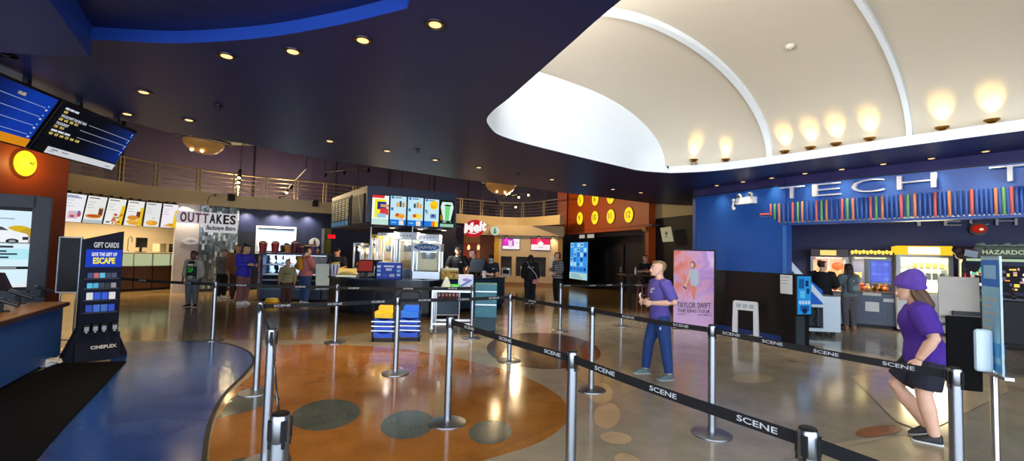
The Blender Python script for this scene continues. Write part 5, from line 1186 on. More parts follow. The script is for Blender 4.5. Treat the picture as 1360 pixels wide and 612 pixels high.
d_ = Vector((.3, -.42, 0)).normalized(); an = math.atan2(d_.y, d_.x); g = Gfx(); r = random.Random(8)
for i in range(10): g.rect(.04 + (i % 2) * .21, .5 + (i // 2) * .17, .21 + (i % 2) * .21, .64 + (i // 2) * .17, r.choice(((130, 150, 200), (206, 140, 170), (160, 190, 226), (90, 110, 190), (220, 210, 226))))
g.ell(.26, 1.22, .17, .07, (200, 196, 170)); g.ell(.26, .95, .1, .14, (216, 150, 170)); e_ = g.build('printed_panel', ms, (-.3 - .004, .42 - .004, 0)); e_.rotation_euler = (0, 0, an)
def on_ms(x, y, z): a = .06; return Vector((pk.x + x * math.cos(a) - y * math.sin(a), pk.y + x * math.sin(a) + y * math.cos(a), z))
PL1, PL2 = M('pale_blue_plush', (156, 186, 206), .9, var=.15, bump=.6), M('white_plush', (214, 216, 218), .9, var=.1, bump=.6)
for row, (z, xs) in enumerate(((1.095, (.2, .42, .62, .82)), (.795, (.2, .48, .76, .98)))):
    for i, x in enumerate(xs):
        o = thing('plush_toy', '%s plush toy from the left on the %s shelf of the merchandise stand' % (('first', 'second', 'third', 'fourth')[i], ('upper', 'lower')[row]), 'plush toy', on_ms(x, .26, z), .06 + .3 * (i % 3 - 1), 'plush toys on the merchandise stand')
        m_ = PL1 if (i + row) % 3 else PL2; MB().m(m_).ell((0, 0, .085), (.1, .09, .085), 14).build('body', o); h = MB().m(m_).ell((0, -.03, .19), (.075, .07, .065), 14).build('head', o)
        for s_ in (-1, 1): MB().m(m_).ell((s_ * .06, -.03, .245), (.028, .018, .03), 8).build('ear', h); MB().m(BLACKP).ell((s_ * .028, -.097, .2), (.01, .008, .01), 6).build('eye', h)
RB = M('red_tub', (170, 40, 34), .5); RB2 = M('maroon_tub', (96, 26, 40), .5); PURP = M('violet_tub', (86, 44, 110), .5)
for i, (x, m_, hh, lab) in enumerate(((-.12, RB, .3, 'orange-red popcorn bucket at the left end on top of the merchandise stand'), (.26, RB, .3, 'red popcorn bucket in front of the mirror frame'), (.54, M('amber_tub', (206, 140, 60), .5), .22, 'small amber bucket between the red buckets on the merchandise stand'), (.84, RB2, .32, 'tall maroon popcorn bucket in the middle of the merchandise stand top'), (1.0, RB2, .2, 'low maroon bucket right of the tall maroon one'), (1.14, RB2, .24, 'maroon popcorn bucket beside the violet bucket'), (1.3, PURP, .24, 'violet popcorn bucket at the right end of the merchandise stand top'))):
    o = thing('popcorn_bucket', lab, 'popcorn bucket', on_ms(x, .5 if 'low' in lab or 'violet' in lab or 'amber' in lab else .26, mz + .003), .3 * i, 'popcorn buckets on the merchandise stand'); MB().m(m_).lathe([(0, 0), (.085, 0), (.115, hh), (.105, hh), (.075, .015), (0, .015)], seg=24).build('tub', o); MB().m(M('tub_rim', (222, 190, 150), .5)).lathe([(.106, hh - .01), (.12, hh - .01), (.12, hh + .012), (.106, hh + .012)], seg=24).build('rim', o)
    MB().m(M('caramel', (150, 80, 40), .7, var=.4, bump=1)).ell((0, 0, hh), (.103, .103, .06), 14).build('popcorn', o)['kind'] = 'stuff'
p = G(364, 403.5); o = thing('toy_bucket', 'yellow toy bucket on the floor below the merchandise stand', 'bucket', (p.x, p.y - .12, 0.002)); MB().m(M('yellow_plastic', (236, 190, 40), .4)).lathe([(0, 0), (.17, 0), (.2, .06), (.15, .17), (0, .19)], seg=22).build('bucket', o); MB().m(RB).lathe([(.16, .05), (.2, .055), (.2, .075), (.18, .075)], seg=22).build('stripe', o)
# ================================================================== SANDWICH COUNTER SIGNS AND SCREENS
OFFS = .36
def mf(px, py, off=OFFS): u, z = MF.hit(px, py); return MF.pt(u, z, off)
km = 23.1 / FPX
ym = mez_at(630, -.2)[0].y - .12; p = P(630, 303.5, ym); km = ym / FPX; o = thing('red_oval_sign', 'round red sign with a white script word above the sandwich counter', 'sign', p, MF.ang); rx, rz = 14 * km, 11.5 * km
b = MB().m(E((206, 32, 46), .75)); b.lathe([(0, 0), (1, 0), (1.0, .12), (.94, .16), (0, .17)], seg=40, axis=(0, -1, 0))
for v in b.b.verts: v.co.x *= rx; v.co.z *= rz; v.co.z += .12 * v.co.x
b.build('disc', o); text('lettering', 'Melt', .62, E((250, 244, 244), .95), o, (.02, -.185, .04), ext=.01, off=.03, shear=.2, sx=.95).rotation_euler = (PI / 2, -.14, 0)
MB().m(E((250, 244, 244), .95)).tube([(-.28 + .56 * i / 10, -.185, -.2 - .07 * math.sin(PI * i / 10) + .05 * i / 10) for i in range(11)], [.004] + [.022] * 9 + [.004], 6).build('swoosh', o)
MB().m(BLACKM).box((0, .02, 0), (.3, .06, .2)).build('bracket', o)
ym = mez_at(657.5, -.2)[0].y - .1; p = P(657.5, 306.5, ym); o = thing('round_cafe_sign', 'small round white and green sign right of the red sign', 'sign', p, MF.ang); r_ = 6 * km
MB().m(E((226, 240, 228), .8)).lathe([(0, 0), (r_, 0), (r_, .1), (0, .1)], seg=36, axis=(0, -1, 0)).build('disc', o); GRN = M('cafe_green', (50, 130, 90), .5)
b = MB().m(GRN); b.lathe([(r_ * .8, .1), (r_ * .86, .1), (r_ * .86, .108), (r_ * .8, .108), (r_ * .8, .1)], seg=32, axis=(0, -1, 0), cap=False); b.prism([(-.07, -.14), (.07, -.14), (.04, .02), (-.04, .02)], -.108, -.1, 'y'); b.ell((0, -.104, .06), (.045, .006, .055), 12)
for s_ in (-1, 1): b.tube([(s_ * .05, -.104, .08), (s_ * .1, -.104, 0), (s_ * .08, -.104, -.1)], .014, 6)
b.prism([(-.05, .12), (0, .17), (.05, .12)], -.108, -.1, 'y'); b.build('emblem', o)
def tv(x0, x1, y0, y1, label, draw):
    u0, zt_ = MF.hit(x0, y0); u1, zb2 = MF.hit(x1, y1); w, h = u1 - u0, zt_ - zb2; o = thing('wall_screen', label, 'screen', MF.pt(u0, zt_, .06), MF.ang); MB().m(BLACKP).box((w / 2, .02, -h / 2), (w + .05, .06, h + .05), bev=.008).build('casing', o); g = Gfx(.95); draw(g, w, h); g.build('screen', o, (0, -.013, 0)); MB().m(BLACKM).box((w / 2, .055, -h / 2), (.2, .01, .15)).build('bracket', o)
def t1(g, w, h): mrect(g, w, h, 0, 0, 1, 1, (246, 240, 248)); mrect(g, w, h, .0, .3, .62, 1, (206, 40, 196)); mrect(g, w, h, .34, .16, .56, .86, (232, 200, 236)); mell(g, w, h, .45, .86, .08, .06, (170, 70, 180)); mrect(g, w, h, .62, .3, .68, .8, (150, 150, 200)); mrect(g, w, h, .76, .6, .94, .64, (190, 180, 200))
def t2(g, w, h): mrect(g, w, h, 0, 0, 1, 1, (246, 232, 238)); mrect(g, w, h, 0, .48, 1, 1, (226, 40, 96)); mell(g, w, h, .5, .58, .15, .13, (252, 240, 244)); g.poly([(w * .44, -h * .36), (w * .5, -h * .16), (w * .56, -h * .36)], (252, 240, 244)); mrect(g, w, h, .4, .22, .6, .26, (206, 90, 120))
tv(668, 690, 316.7, 331, 'wall screen showing a pink and purple gift picture', t1); tv(705.5, 730.5, 316.7, 332.3, 'wall screen in red and white with a leaf shape', t2)
for px, lab in ((673, 'small picture light over the left wall screen'), (716, 'small picture light over the right wall screen'), (734, 'small picture light at the right end of the beige fascia')):
    q = mf(px, 314, .2); o = thing('picture_light', lab, 'wall light', q, MF.ang, 'picture lights under the beige fascia'); MB().m(BLACKM).lathe([(0, .02), (.06, .02), (.09, -.06), (.07, -.06), (0, 0)], seg=16).build('shade', o); MB().m(E((255, 214, 130), 4)).ell((0, 0, -.04), (.05, .05, .03), 10).build('bulb', o); lamp('SPOT', o, (0, 0, -.08), 22, WARM, .04, 2.2, .8, (0, .4, -1))
for px, lab in ((611.5, 'leftmost glowing pendant lamp under the red sign'), (622.5, 'middle glowing pendant lamp under the red sign'), (635.5, 'rightmost glowing pendant lamp under the red sign')):
    q = P(px, 328.5, 23.9); o = thing('pendant_lamp', lab, 'pendant lamp', q, 0, 'pendant lamps behind the sandwich counter'); MB().m(E((255, 206, 120), 1.8)).lathe([(0, -.12), (.05, -.11), (.075, -.03), (.06, .08), (.03, .14), (0, .14)], seg=18).build('shade', o); MB().m(BLACKM).cyl((0, 0, .14), (0, 0, 3.0 - q.z), .008).build('cord', o); lamp('POINT', o, (0, -.15, -.1), 16, WARM, .08)
p = mf(733, 353, .02); o = thing('notice_board', 'narrow white notice panel at the right end of the service wall', 'notice', p, MF.ang); MB().m(WHITEP).box((0, -.01, 0), (.22, .02, .95)).build('board', o); g = Gfx(); g.lines(-.08, .4, .08, 10, .07, .015, (120, 120, 130)); g.build('print', o, (0, -.022, 0))
# equipment in the two service openings
o = thing('pizza_oven', 'steel oven in the narrow service opening below the pink wall screen', 'oven', MF.pt((cuts[1] + cuts[2]) / 2, zw0 + .003, -.16), MF.ang); w_ = (cuts[2] - cuts[1]) * .82; MB().m(STEEL).box((0, 0, .2), (w_, .24, .4), bev=.01).build('body', o); MB().m(M('oven_glass', (30, 26, 24), .15)).box((0, -.125, .2), (w_ * .7, .008, .2)).build('door', o); MB().m(CHROME).cyl((-w_ * .3, -.14, .33), (w_ * .3, -.14, .33), .012).build('handle', o)
for i, lab in enumerate(('left silver drink urn in the wide service opening', 'middle silver drink urn in the wide service opening', 'right silver drink urn in the wide service opening')):
    o = thing('drink_urn', lab, 'urn', MF.pt(cuts[3] + (cuts[4] - cuts[3]) * (.18 + .3 * i), zw0 + .003, -.15), MF.ang, 'drink urns in the service opening'); MB().m(STEEL).lathe([(0, 0), (.1, 0), (.1, .06), (.11, .07), (.11, .42), (.06, .5), (.02, .51), (0, .53)], seg=20).build('body', o); MB().m(BLACKP).box((0, -.12, .12), (.03, .06, .05)).build('tap', o)
sc_ = thing('service_counter', 'pale counter front under the round red sign, behind the staff', 'counter', MF.pt(-.4, 0, .1), MF.ang); MB().m(M('caramel_panel', (186, 140, 90), .5)).box((1.4, .3, .5), (2.6, .6, 1.0)).build('front', sc_); MB().m(M('stone_top', (176, 160, 132), .3)).box((1.4, .3, 1.02), (2.7, .7, .05)).build('worktop', sc_)
# ================================================================== RIGHT SIDE
SIGNW = M('sign_white', (196, 196, 200), .45, var=.03)
def wall_word(pl, spans, zc, h, label, depth, ext):
    o = thing('wall_sign', label, 'sign', pl.pt(0, zc, depth), pl.ang)
    for ch, x0, x1, y in spans:
        u0, u1 = pl.hit(x0, y)[0], pl.hit(x1, y)[0]
        fit(text('letter', ch, .3, SIGNW, o, ((u0 + u1) / 2, 0, 0), ext=ext, off=-.004), u1 - u0, h)
    return o
zT = (HW.hit(1120, 252)[1] + HW.hit(1220, 240)[1]) / 2; hT = HW.hit(1220, 231)[1] - HW.hit(1220, 249.5)[1]
wall_word(HW, (('T', 1039, 1071, 255), ('E', 1082, 1119.5, 251), ('C', 1134, 1177, 247), ('H', 1194, 1246, 240), ('T', 1316, 1372, 228)), zT, hT, 'big white wide-spaced letters across the blue header of the arcade', .09, .03)
wall_word(AB, (('T', 1203, 1237, 294), ('E', 1252.6, 1276, 294), ('C', 1286, 1312, 293.5), ('H', 1321, 1350, 293)), AB.hit(1280, 294)[1], .2, 'small white letters on the arcade back wall, partly hidden by the tube band', .05, .02)
# band of coloured tubes
tb = thing('tube_band', 'band of coloured upright tubes along the bottom of the blue header', 'decoration', HW.pt(0, 0, .0), HW.ang)
TC = {'r': M('tube_coral', (190, 88, 84), .35), 'g': M('tube_green', (92, 146, 88), .35), 'o': M('tube_orange', (190, 118, 84), .35), 'b': M('tube_blue', (34, 74, 152), .4), 'd': M('tube_slate', (46, 78, 148), .4)}
marks = []
for v, c in ((97, 'r'), (118, 'g'), (138, 'o'), (205, 'r'), (231, 'g'), (253, 'o'), (325, 'r'), (350, 'g'), (375, 'o'), (453, 'r'), (480, 'g'), (508, 'o'), (596, 'r'), (625, 'g'), (655, 'o'), (750, 'r'), (783, 'g'), (818, 'o'), (920, 'r'), (992, 'o'), (1104, 'r'), (1225, 'o'), (1266, 'g'), (1305, 'r')): marks.append((1000 + v / 3.78, c))
zt0, zb0 = HW.hit(1120, 264)[1], HW.hit(1120, 294.5)[1]
allm = list(marks)
for (a, ca_), (b, cb_) in zip(marks, marks[1:] + [(1450, 'b')]):
    n = int(round((b - a) / 6.6))
    for i in range(1, n): allm.append((a + (b - a) * i / n, 'd' if i % 2 else 'b'))
for px, c in sorted(allm):
    u = HW.hit(px, 280)[0]; k = .7 if px < 1037 else 1.0
    zz0 = zb0 + (zt0 - zb0) * (0 if px > 1037 else (1037 - px) / 30)
    p = Vector((u, -.05, 0)) if u > -.02 else None
    if p is None:
        w_ = RW.pt(RW.hit(px, 280)[0], 0, .05); a = -HW.ang; dd = w_ - tb.location; p = Vector((dd.x * math.cos(a) - dd.y * math.sin(a), dd.x * math.sin(a) + dd.y * math.cos(a), 0))
    MB().m(TC[c]).tube([(p.x, p.y, zz0 + .02), (p.x, p.y, zz0 + .035), (p.x, p.y, zt0 - .015), (p.x, p.y, zt0)], [.012, .021, .021, .012], 10).build('tube', tb)
w_ = [RW.pt(RW.hit(x, 284)[0], 0, .05) for x in (1012, 1027)]; a = -HW.ang
L_ = []
for q in w_: dd = q - tb.location; L_.append(Vector((dd.x * math.cos(a) - dd.y * math.sin(a), dd.x * math.sin(a) + dd.y * math.cos(a), RW.hit(1020, 284.5)[1])))
MB().m(TC['r']).tube(L_, .02, 8).build('tube', tb); MB().m(TC['d']).tube([v - Vector((0, 0, .06)) for v in L_], .018, 8).build('tube', tb)
MB().m(M('tube_rail', (150, 156, 170), .3, .8)).box((HW.len / 2, -.02, zb0 + .03), (HW.len, .03, .03)).build('support_rail', tb)
# paler blue strip on the wall end, its lit edge put into the colour
o = tag(MB().m(M('lit_wall_edge', (70, 130, 210), .3, .4)).box((0, 0, 1.16), (.06, .03, 2.32)).build('trim_30', loc=RW.pt(U_OPEN - .02, 0, .016), rotz=RW.ang), kind='structure')
# emergency light
u, z = RW.hit(992, 267); k = RW.pt(u).y / FPX * 1.12; o = thing('emergency_light', 'white emergency light with two lamp heads on the blue wall', 'emergency light', RW.pt(u, z, .0), RW.ang)
MB().m(WHITEP).box((.02, -.05, 0), (25 * k, .1, 8 * k), bev=.012).build('housing', o)
for x, yy in ((-6 * k, 6.5 * k), (9 * k, 7 * k)):
    h = MB().m(WHITEP).lathe([(0, 0), (.035, .0), (.055, .05), (.05, .055), (0, .05)], c=(x, -.06, yy), seg=18, axis=(-.3, -.9, -.2)).cyl((x, -.05, 4 * k), (x, -.05, yy), .015).build('lamp_head', o); MB().m(GLASS).ell((x - .015, -.115, yy - .01), (.035, .012, .035), 12).build('lens', h)
MB().m(WHITEP).tube([(-12 * k, -.06, -2 * k), (-15 * k, -.08, -1 * k), (-16 * k, -.08, -6 * k), (-14 * k, -.08, -9 * k)], .022, 8).ell((-15 * k, -.08, 2 * k), (.04, .03, .04), 10).ell((-14.5 * k, -.08, -8 * k), (.04, .03, .04), 10).build('side_lamp', o)
# red beacon on the arcade wall
u, z = AB.hit(1298, 304); o = thing('red_beacon', 'round red dome light below the small white letters', 'beacon', AB.pt(u, z, .03), AB.ang); MB().m(E((196, 44, 26), .6)).ell((0, -.1, 0), (.13, .1, .1), 20).build('dome', o); MB().m(M('dark_red_rim', (70, 20, 18), .4)).lathe([(0, 0), (.16, 0), (.16, .06), (0, .06)], seg=24, axis=(0, -1, 0)).build('rim', o); MB().m(E((255, 220, 190), 1.)).ell((.02, -.19, -.02), (.04, .02, .03), 10).build('bulb', o)
# number discs
DY = E((255, 214, 36), 1.15)
for n, px, py, r_ in (('5', 772, 266, .29), ('6', 791.5, 264.5, .29), ('7', 812, 261.5, .29), ('9', 771, 290, .3), ('10', 791, 289, .3), ('11', 812, 287.4, .3), ('12', 836, 285.3, .3)):
    u, z = OW.hit(px, py); o = thing('number_disc', 'glowing yellow disc numbered %s on the orange wall' % n, 'number sign', OW.pt(u, z, .0), OW.ang, 'number discs on the orange wall')
    MB().m(DY).lathe([(0, 0), (r_ * 1.0, 0), (r_ * 1.0, .05), (r_ * .95, .06), (0, .06)], seg=40, axis=(0, -1, 0)).build('disc', o); MB().m(M('dark_gold_rim', (120, 70, 16), .4)).lathe([(r_, 0), (r_ * 1.08, 0), (r_ * 1.08, .03), (r_, .03)], seg=40, axis=(0, -1, 0)).build('rim', o)
    text('numeral', n, .36, M('numeral_black', (30, 26, 14), .5), o, (-.02, -.066, -.0), sx=1.0, ext=.003)
# hanging direction sign, globe camera, blue screen
Z1 = Plane(tuple(OW.pt(0, 0, -.25).xy), tuple(OW.pt(5, 0, -.25).xy))
u0, z0 = Z1.hit(769, 314.5); o = thing('hanging_sign', 'small black hanging direction sign with white letters under the orange wall', 'sign', Z1.pt(u0, z0), Z1.ang); w_ = Z1.hit(791, 314)[0] - u0
MB().m(BLACKP).box((w_ / 2, 0, 0), (w_, .06, .26)).build('board', o); g = Gfx(.7); g.rect(.1, -.08, w_ * .4, .09, (200, 196, 180)); g.rect(w_ * .55, -.08, w_ * .95, .09, (200, 196, 180)); g.build('lettering', o, (0, -.033, 0)); MB().m(BLACKM).box((w_ / 2, 0, .25), (.03, .03, .3)).build('hanger', o)
u, z = OW.hit(859, 304.5); o = thing('globe_camera', 'small amber globe on the corner of the orange door frame', 'camera', OW.pt(u, z, .02), OW.ang); MB().m(AMBER).ell((0, -.08, 0), (.09, .09, .1), 16).build('globe', o); MB().m(BLACKM).box((0, -.01, .03), (.1, .04, .12)).build('bracket', o)
u0, zt_ = Z1.hit(755.5, 322); u1, zb2 = Z1.hit(777.5, 372.5); w_, h_ = u1 - u0, zt_ - zb2; o = thing('advertising_screen', 'tall blue lit screen of poster tiles under the orange wall', 'screen', Z1.pt(u0, zt_, -.1), Z1.ang)
MB().m(BLACKP).box((w_ / 2, .06, -zt_ / 2 + .05), (w_ + .14, .12, zt_ + .08)).build('casing', o)
g = Gfx(.9); g.rect(0, -h_, w_, 0, (70, 160, 236)); r = random.Random(11)
for i in range(6):
    for j in range(5):
        c = r.choice(((40, 110, 210), (130, 206, 246), (30, 84, 180), (170, 224, 250), (60, 150, 240))); g.rect(w_ * (.03 + j * .19), -h_ * (.02 + (i + .86) * .13), w_ * (.19 + j * .19), -h_ * (.02 + i * .13), c)
        if (i + j) % 3 == 0: g.rect(w_ * (.07 + j * .19), -h_ * (.02 + (i + .6) * .13), w_ * (.15 + j * .19), -h_ * (.02 + (i + .2) * .13), (16, 40, 90))
g.rect(0, -h_, w_, -h_ * .82, (176, 214, 216)); g.lines(w_ * .1, -h_ * .86, w_ * .9, 3, .08, .03, (90, 140, 160)); g.build('screen', o, (0, -.003, 0))
# tilted cream sign in the dark passage
u, z = DW.hit(894, 312); k = DW.pt(u).y / FPX; o = thing('tilted_sign', 'cream tilted sign board with a green emblem in the dark passage', 'sign', DW.pt(u, z, .25), DW.ang); b = MB().m(E((206, 196, 160), .5)); b.prism([(-14 * k, 9.5 * k), (7 * k, 10.5 * k), (13 * k, -9 * k), (-8 * k, -9.5 * k)], -.02, .02, 'y'); b.build('board', o)
b = MB().m(GRN); b.ell((0, -.026, .05), (2.4 * k, .008, 2.4 * k), 14); b.box((0, -.026, -2.6 * k), (3 * k, .008, 1.6 * k)); b.build('emblem', o); MB().m(BLACKM).cyl((0, .02, 0), (0, .2, 0), .03).build('arm', o)
# ---- poster standee
pp = G(921, 437); ps = thing('poster_standee', 'tall pink and violet concert poster board standing before the blue wall', 'poster', (pp.x, pp.y, 0), -.06); PW_, PH_ = .9, 1.78
MB().m(BLACKP).box((.02, .03, PH_ / 2 + .02), (PW_ + .03, .04, PH_ + .02)).build('backing', ps); MB().m(BLACKM).prism([(.04, 0), (.34, 0), (.05, .9)], -.02, .02, 'x').build('strut', ps)
g = Gfx(); w, h = PW_ / 2, PH_; g.rect(-w, .02, w, h, (200, 164, 208))
def wash(cx, cz, rx, rz, col, a=0): g.ell(cx, cz, rx, rz, col, 22, a)
def clipp(pts, col): g.poly([(max(-w, min(w, x)), max(.02, min(h, z))) for x, z in pts], col)

pmx = bpy.data.materials.new('poster_wash'); pmx.use_nodes = True; nt = pmx.node_tree; b_ = nt.nodes['Principled BSDF']; b_.inputs['Roughness'].default_value = .35
tc = nt.nodes.new('ShaderNodeTexCoord'); nz = nt.nodes.new('ShaderNodeTexNoise'); nz.inputs['Scale'].default_value = 1.7; nz.inputs['Detail'].default_value = 3; nz.inputs['Distortion'].default_value = 1.2; sp = nt.nodes.new('ShaderNodeSeparateXYZ')
nt.links.new(tc.outputs['Object'], nz.inputs['Vector']); nt.links.new(tc.outputs['Object'], sp.inputs[0])
m1 = nt.nodes.new('ShaderNodeMath'); m1.operation = 'MULTIPLY_ADD'; m1.inputs[1].default_value = .3; nt.links.new(sp.outputs['X'], m1.inputs[0]); nt.links.new(nz.outputs['Fac'], m1.inputs[2])
cr = nt.nodes.new('ShaderNodeValToRGB'); el = cr.color_ramp.elements
for i, (p_, c) in enumerate(((.26, (206, 70, 44)), (.4, (214, 116, 104)), (.5, (196, 134, 176)), (.6, (160, 112, 186)), (.74, (206, 168, 214)))):
    e_ = el[i] if i < 2 else el.new(p_); e_.position = p_; e_.color = (*lin(c), 1)
lo = nt.nodes.new('ShaderNodeMapRange'); lo.inputs['From Min'].default_value = .55; lo.inputs['From Max'].default_value = 1.0; nt.links.new(sp.outputs['Z'], lo.inputs['Value'])
nt.links.new(m1.outputs[0], cr.inputs['Fac']); mx = nt.nodes.new('ShaderNodeMix'); mx.data_type = 'RGBA'; nt.links.new(lo.outputs['Result'], mx.inputs['Factor']); mx.inputs['A'].default_value = (*lin((208, 166, 214)), 1); nt.links.new(cr.outputs['Color'], mx.inputs['B']); nt.links.new(mx.outputs['Result'], b_.inputs['Base Color'])
g.mb.m(pmx); g.mb.poly([(-w, -.0006, .02), (w, -.0006, .02), (w, -.0006, h), (-w, -.0006, h)]); g.k += 1
# plain stand-in performer: pale figure in a silvery costume
g.ell(-.02, h * .82, .06, .085, (120, 84, 70)); g.ell(-.035, h * .815, .036, .055, (228, 184, 160)); g.poly([(-.1, h * .76), (.09, h * .76), (.12, h * .6), (.06, h * .54), (-.07, h * .56)], (176, 186, 200)); g.poly([(-.1, h * .76), (-.06, h * .74), (-.14, h * .58), (-.2, h * .52), (-.22, h * .54), (-.17, h * .6)], (222, 176, 156)); g.poly([(-.05, h * .56), (.05, h * .54), (.03, h * .38), (-.02, h * .38)], (222, 130, 100)); g.poly([(-.24, h * .53), (-.16, h * .5), (-.16, h * .52), (-.24, h * .55)], (40, 30, 40))
g.build('print', ps, (0, .006, 0)); PI_BL = M('poster_ink', (40, 24, 52), .5)
fit(text('title_lettering', 'TAYLOR SWIFT', .2, PI_BL, ps, (0, -.02, h * .305), ext=.001), PW_ * .84, .13); fit(text('title_lettering', 'THE ERAS TOUR', .2, PI_BL, ps, (.0, -.02, h * .232), ext=.001), PW_ * .8, .075); fit(text('date_lettering', 'OCTOBER 13', .1, PI_BL, ps, (.24, -.02, h * .185), ext=.001), .3, .035); text('small_lettering', 'IN THEATRES', .035, PI_BL, ps, (-.28, -.02, h * .185), ext=.001)
# ---- white arch stand
pa = G(990, 447); o = thing('arch_stand', 'white arch-shaped stand with faint lettering in front of the black wainscot', 'stand', (pa.x, pa.y, 0), RW.ang + .35); WL = .52; HA = .74
b = MB().m(WHITEP); b.prism([(-WL / 2, 0), (-WL / 2 + .1, 0), (-WL / 2 + .105, HA - .19), (WL / 2 - .105, HA - .19), (WL / 2 - .1, 0), (WL / 2, 0), (WL / 2 - .02, HA - .03), (WL / 2 - .05, HA), (-WL / 2 + .05, HA), (-WL / 2 + .02, HA - .03)], -.025, .03, 'y'); b.build('frame', o)
g = Gfx()
for i in range(3): g.rect(-.17 + i * .125, HA - .14, -.08 + i * .125, HA - .06, (176, 180, 190))
g.build('lettering', o, (0, -.028, 0)); MB().m(WHITEP).box((0, .08, .01), (WL, .22, .02)).build('foot', o)
# ---- black ticket kiosk with blue face
pk_ = G(1057, 459); kk = thing('ticket_kiosk', 'black pedestal kiosk with a bright blue face and a paper notice on its side', 'kiosk', (pk_.x, pk_.y + .02, 0), -1.31)
zk0, zk1 = .58, 1.36
MB().m(BLACKP).box((0, 0, .3), (.3, .34, .6)).build('pedestal', kk); MB().m(BLACKP).box((0, 0, .015), (.44, .44, .03), bev=.006).build('foot', kk); MB().m(M('kiosk_steel', (70, 84, 92), .3, .6)).box((.155, -.05, .3), (.02, .2, .56)).build('side_panel', kk)
MB().m(BLACKP).box((0, 0, (zk0 + zk1) / 2), (.4, .36, zk1 - zk0), bev=.012).build('head', kk)
b = MB().m(WHITEP); b.box((-.02, -.185, 1.16), (.27, .008, .36)); pn = b.build('paper_notice', kk); g = Gfx(); g.lines(-.12, 1.3, .08, 3, .06, .012, (150, 150, 160)); g.build('print', pn, (-.02, -.19, 0))
g = Gfx(.75); g.rect(-.16, zk0 + .04, .16, zk1 - .03, (40, 150, 226)); g.rect(-.13, 1.1, .0, 1.28, (24, 90, 150)); g.rect(.03, 1.14, .1, 1.25, (20, 50, 90)); g.rect(-.1, .92, .02, 1.06, (90, 190, 240)); g.rect(.05, 1.0, .12, 1.1, (24, 60, 110))
for i in range(4): g.ell(-.1 + i * .068, .84, .03, .034, (216, 236, 250)); g.ell(-.1 + i * .068, .84, .014, .018, (40, 150, 226))
g.rect(-.1, .68, .1, .78, (26, 84, 160)); g.ell(0, .68, .06, .05, (16, 40, 80)); e_ = g.build('blue_face', kk, (.203, 0, 0)); e_.rotation_euler = (0, 0, PI / 2)
# ---- basketball game
pg = G(1116, 447.5); bk_ = thing('basketball_game', 'white basketball arcade game with a sloping side rail and net behind the kiosk', 'arcade machine', (pg.x, pg.y, 0), -.16); WHG = M('white_game_panel', (206, 222, 232), .35, var=.04)
Lg = 1.75; zf = .86
for y in (0, .85):
    b = MB().m(WHG); b.prism([(-.34, .1), (0, .1), (0, zf), (-.34, zf)], y - .02, y + .02, 'y'); b.prism([(-Lg, .1), (-.34, .1), (-.34, .17), (-Lg, .17)], y - .02, y + .02, 'y')
    b.prism([(-.34, zf), (-.34, zf - .16), (-Lg, 2.28), (-Lg, 2.5)], y - .025, y + .025, 'y'); b.prism([(-Lg, .17), (-Lg + .08, .17), (-Lg + .08, 2.4), (-Lg, 2.5)], y - .02, y + .02, 'y'); b.prism([(-.9, .62), (-.34, .62), (-.34, .68), (-.9, .68)], y - .02, y + .02, 'y'); b.build('side_frame', bk_)
MB().m(E((40, 110, 230), .5)).prism([(-.34, .69), (-.34, .98), (-.72, 1.32), (-.72, .69)], .0, .02, 'y').build('blue_side_panel', bk_)
MB().m(WHG).box((-.01, .425, .48), (.04, .85, .76)).build('front_panel', bk_); MB().m(M('dark_bay', (36, 48, 52), .6)).box((-.9, .5, .4), (1.1, .6, .5)).build('ball_bay', bk_)
b = MB().m(WHG)
for i in range(6): b.tube([(-Lg + .1 + i * .13, 0.0, 1.1), (-Lg + .1 + i * .13, 0, 2.2 - i * .16)], .008, 5); b.tube([(-Lg + .08, 0, 1.15 + i * .14), (-Lg + .9 - i * .1, 0, 1.15 + i * .14)], .008, 5)
b.build('side_net', bk_); MB().m(BLACKP).tube([(-.45, .1, .6), (-.42, .08, .45), (-.5, .05, .32), (-.42, .06, .2), (-.7, .06, .19)], .012, 6).build('cable', bk_)
for x in (-.1, -.3, -.9, -1.5):
    for y in (.1, .75): MB().m(BLACKP).cyl((x, y - .02, .05), (x, y + .02, .05), .05).build('castor', bk_)
hp = MB().m(M('hoop_orange', (220, 90, 30), .4)); hp.tube([(-Lg + .35 + .2 * math.cos(2 * PI * i / 20), .43 + .2 * math.sin(2 * PI * i / 20), 1.9) for i in range(21)], .012, 6, cap=False); hp.build('hoop', bk_); MB().m(WHG).box((-Lg + .1, .43, 2.1), (.03, .75, .6)).build('backboard', bk_)
# ---- prize machines along the arcade wall
def prize_box(o, w, d, h, zw0, zw1, body, frame, back, glow, front_z=.0):
    MB().m(body).box((0, d / 2, .06 + (zw0 - .06) / 2), (w, d, zw0 - .06), bev=.015).build('lower_cabinet', o); MB().m(BLACKP).box((0, d / 2, .03), (w * .9, d * .9, .06)).build('feet', o)
    for x in (-w / 2 + .03, w / 2 - .03):
        for y in (.03, d - .03): MB().m(frame).box((x, y, (zw0 + zw1) / 2), (.06, .06, zw1 - zw0)).build('corner_post', o)
    MB().m(back).box((0, d - .02, (zw0 + zw1) / 2), (w - .1, .03, zw1 - zw0)).build('back_panel', o); MB().m(GLASS).box((0, .02, (zw0 + zw1) / 2), (w - .12, .008, zw1 - zw0)).build('glass', o)
    MB().m(frame).box((0, d / 2, zw0 + .012), (w - .04, d - .04, .024)).build('deck', o)
    MB().m(E(glow, 3.)).box((0, d * .4, zw1 - .03), (w * .7, .1, .02)).build('light_tube', o); lamp('AREA', o, (0, d * .45, zw1 - .06), 60, tuple(lin(glow)), size=w * .7, sizey=.3, aim=(0, 0, -1))
def machine_at(px, py, name, label, cat, rz, back=0): p = G(px, py); return thing(name, label, cat, (p.x, p.y, 0), rz)
RZ = AB.ang * 1.0
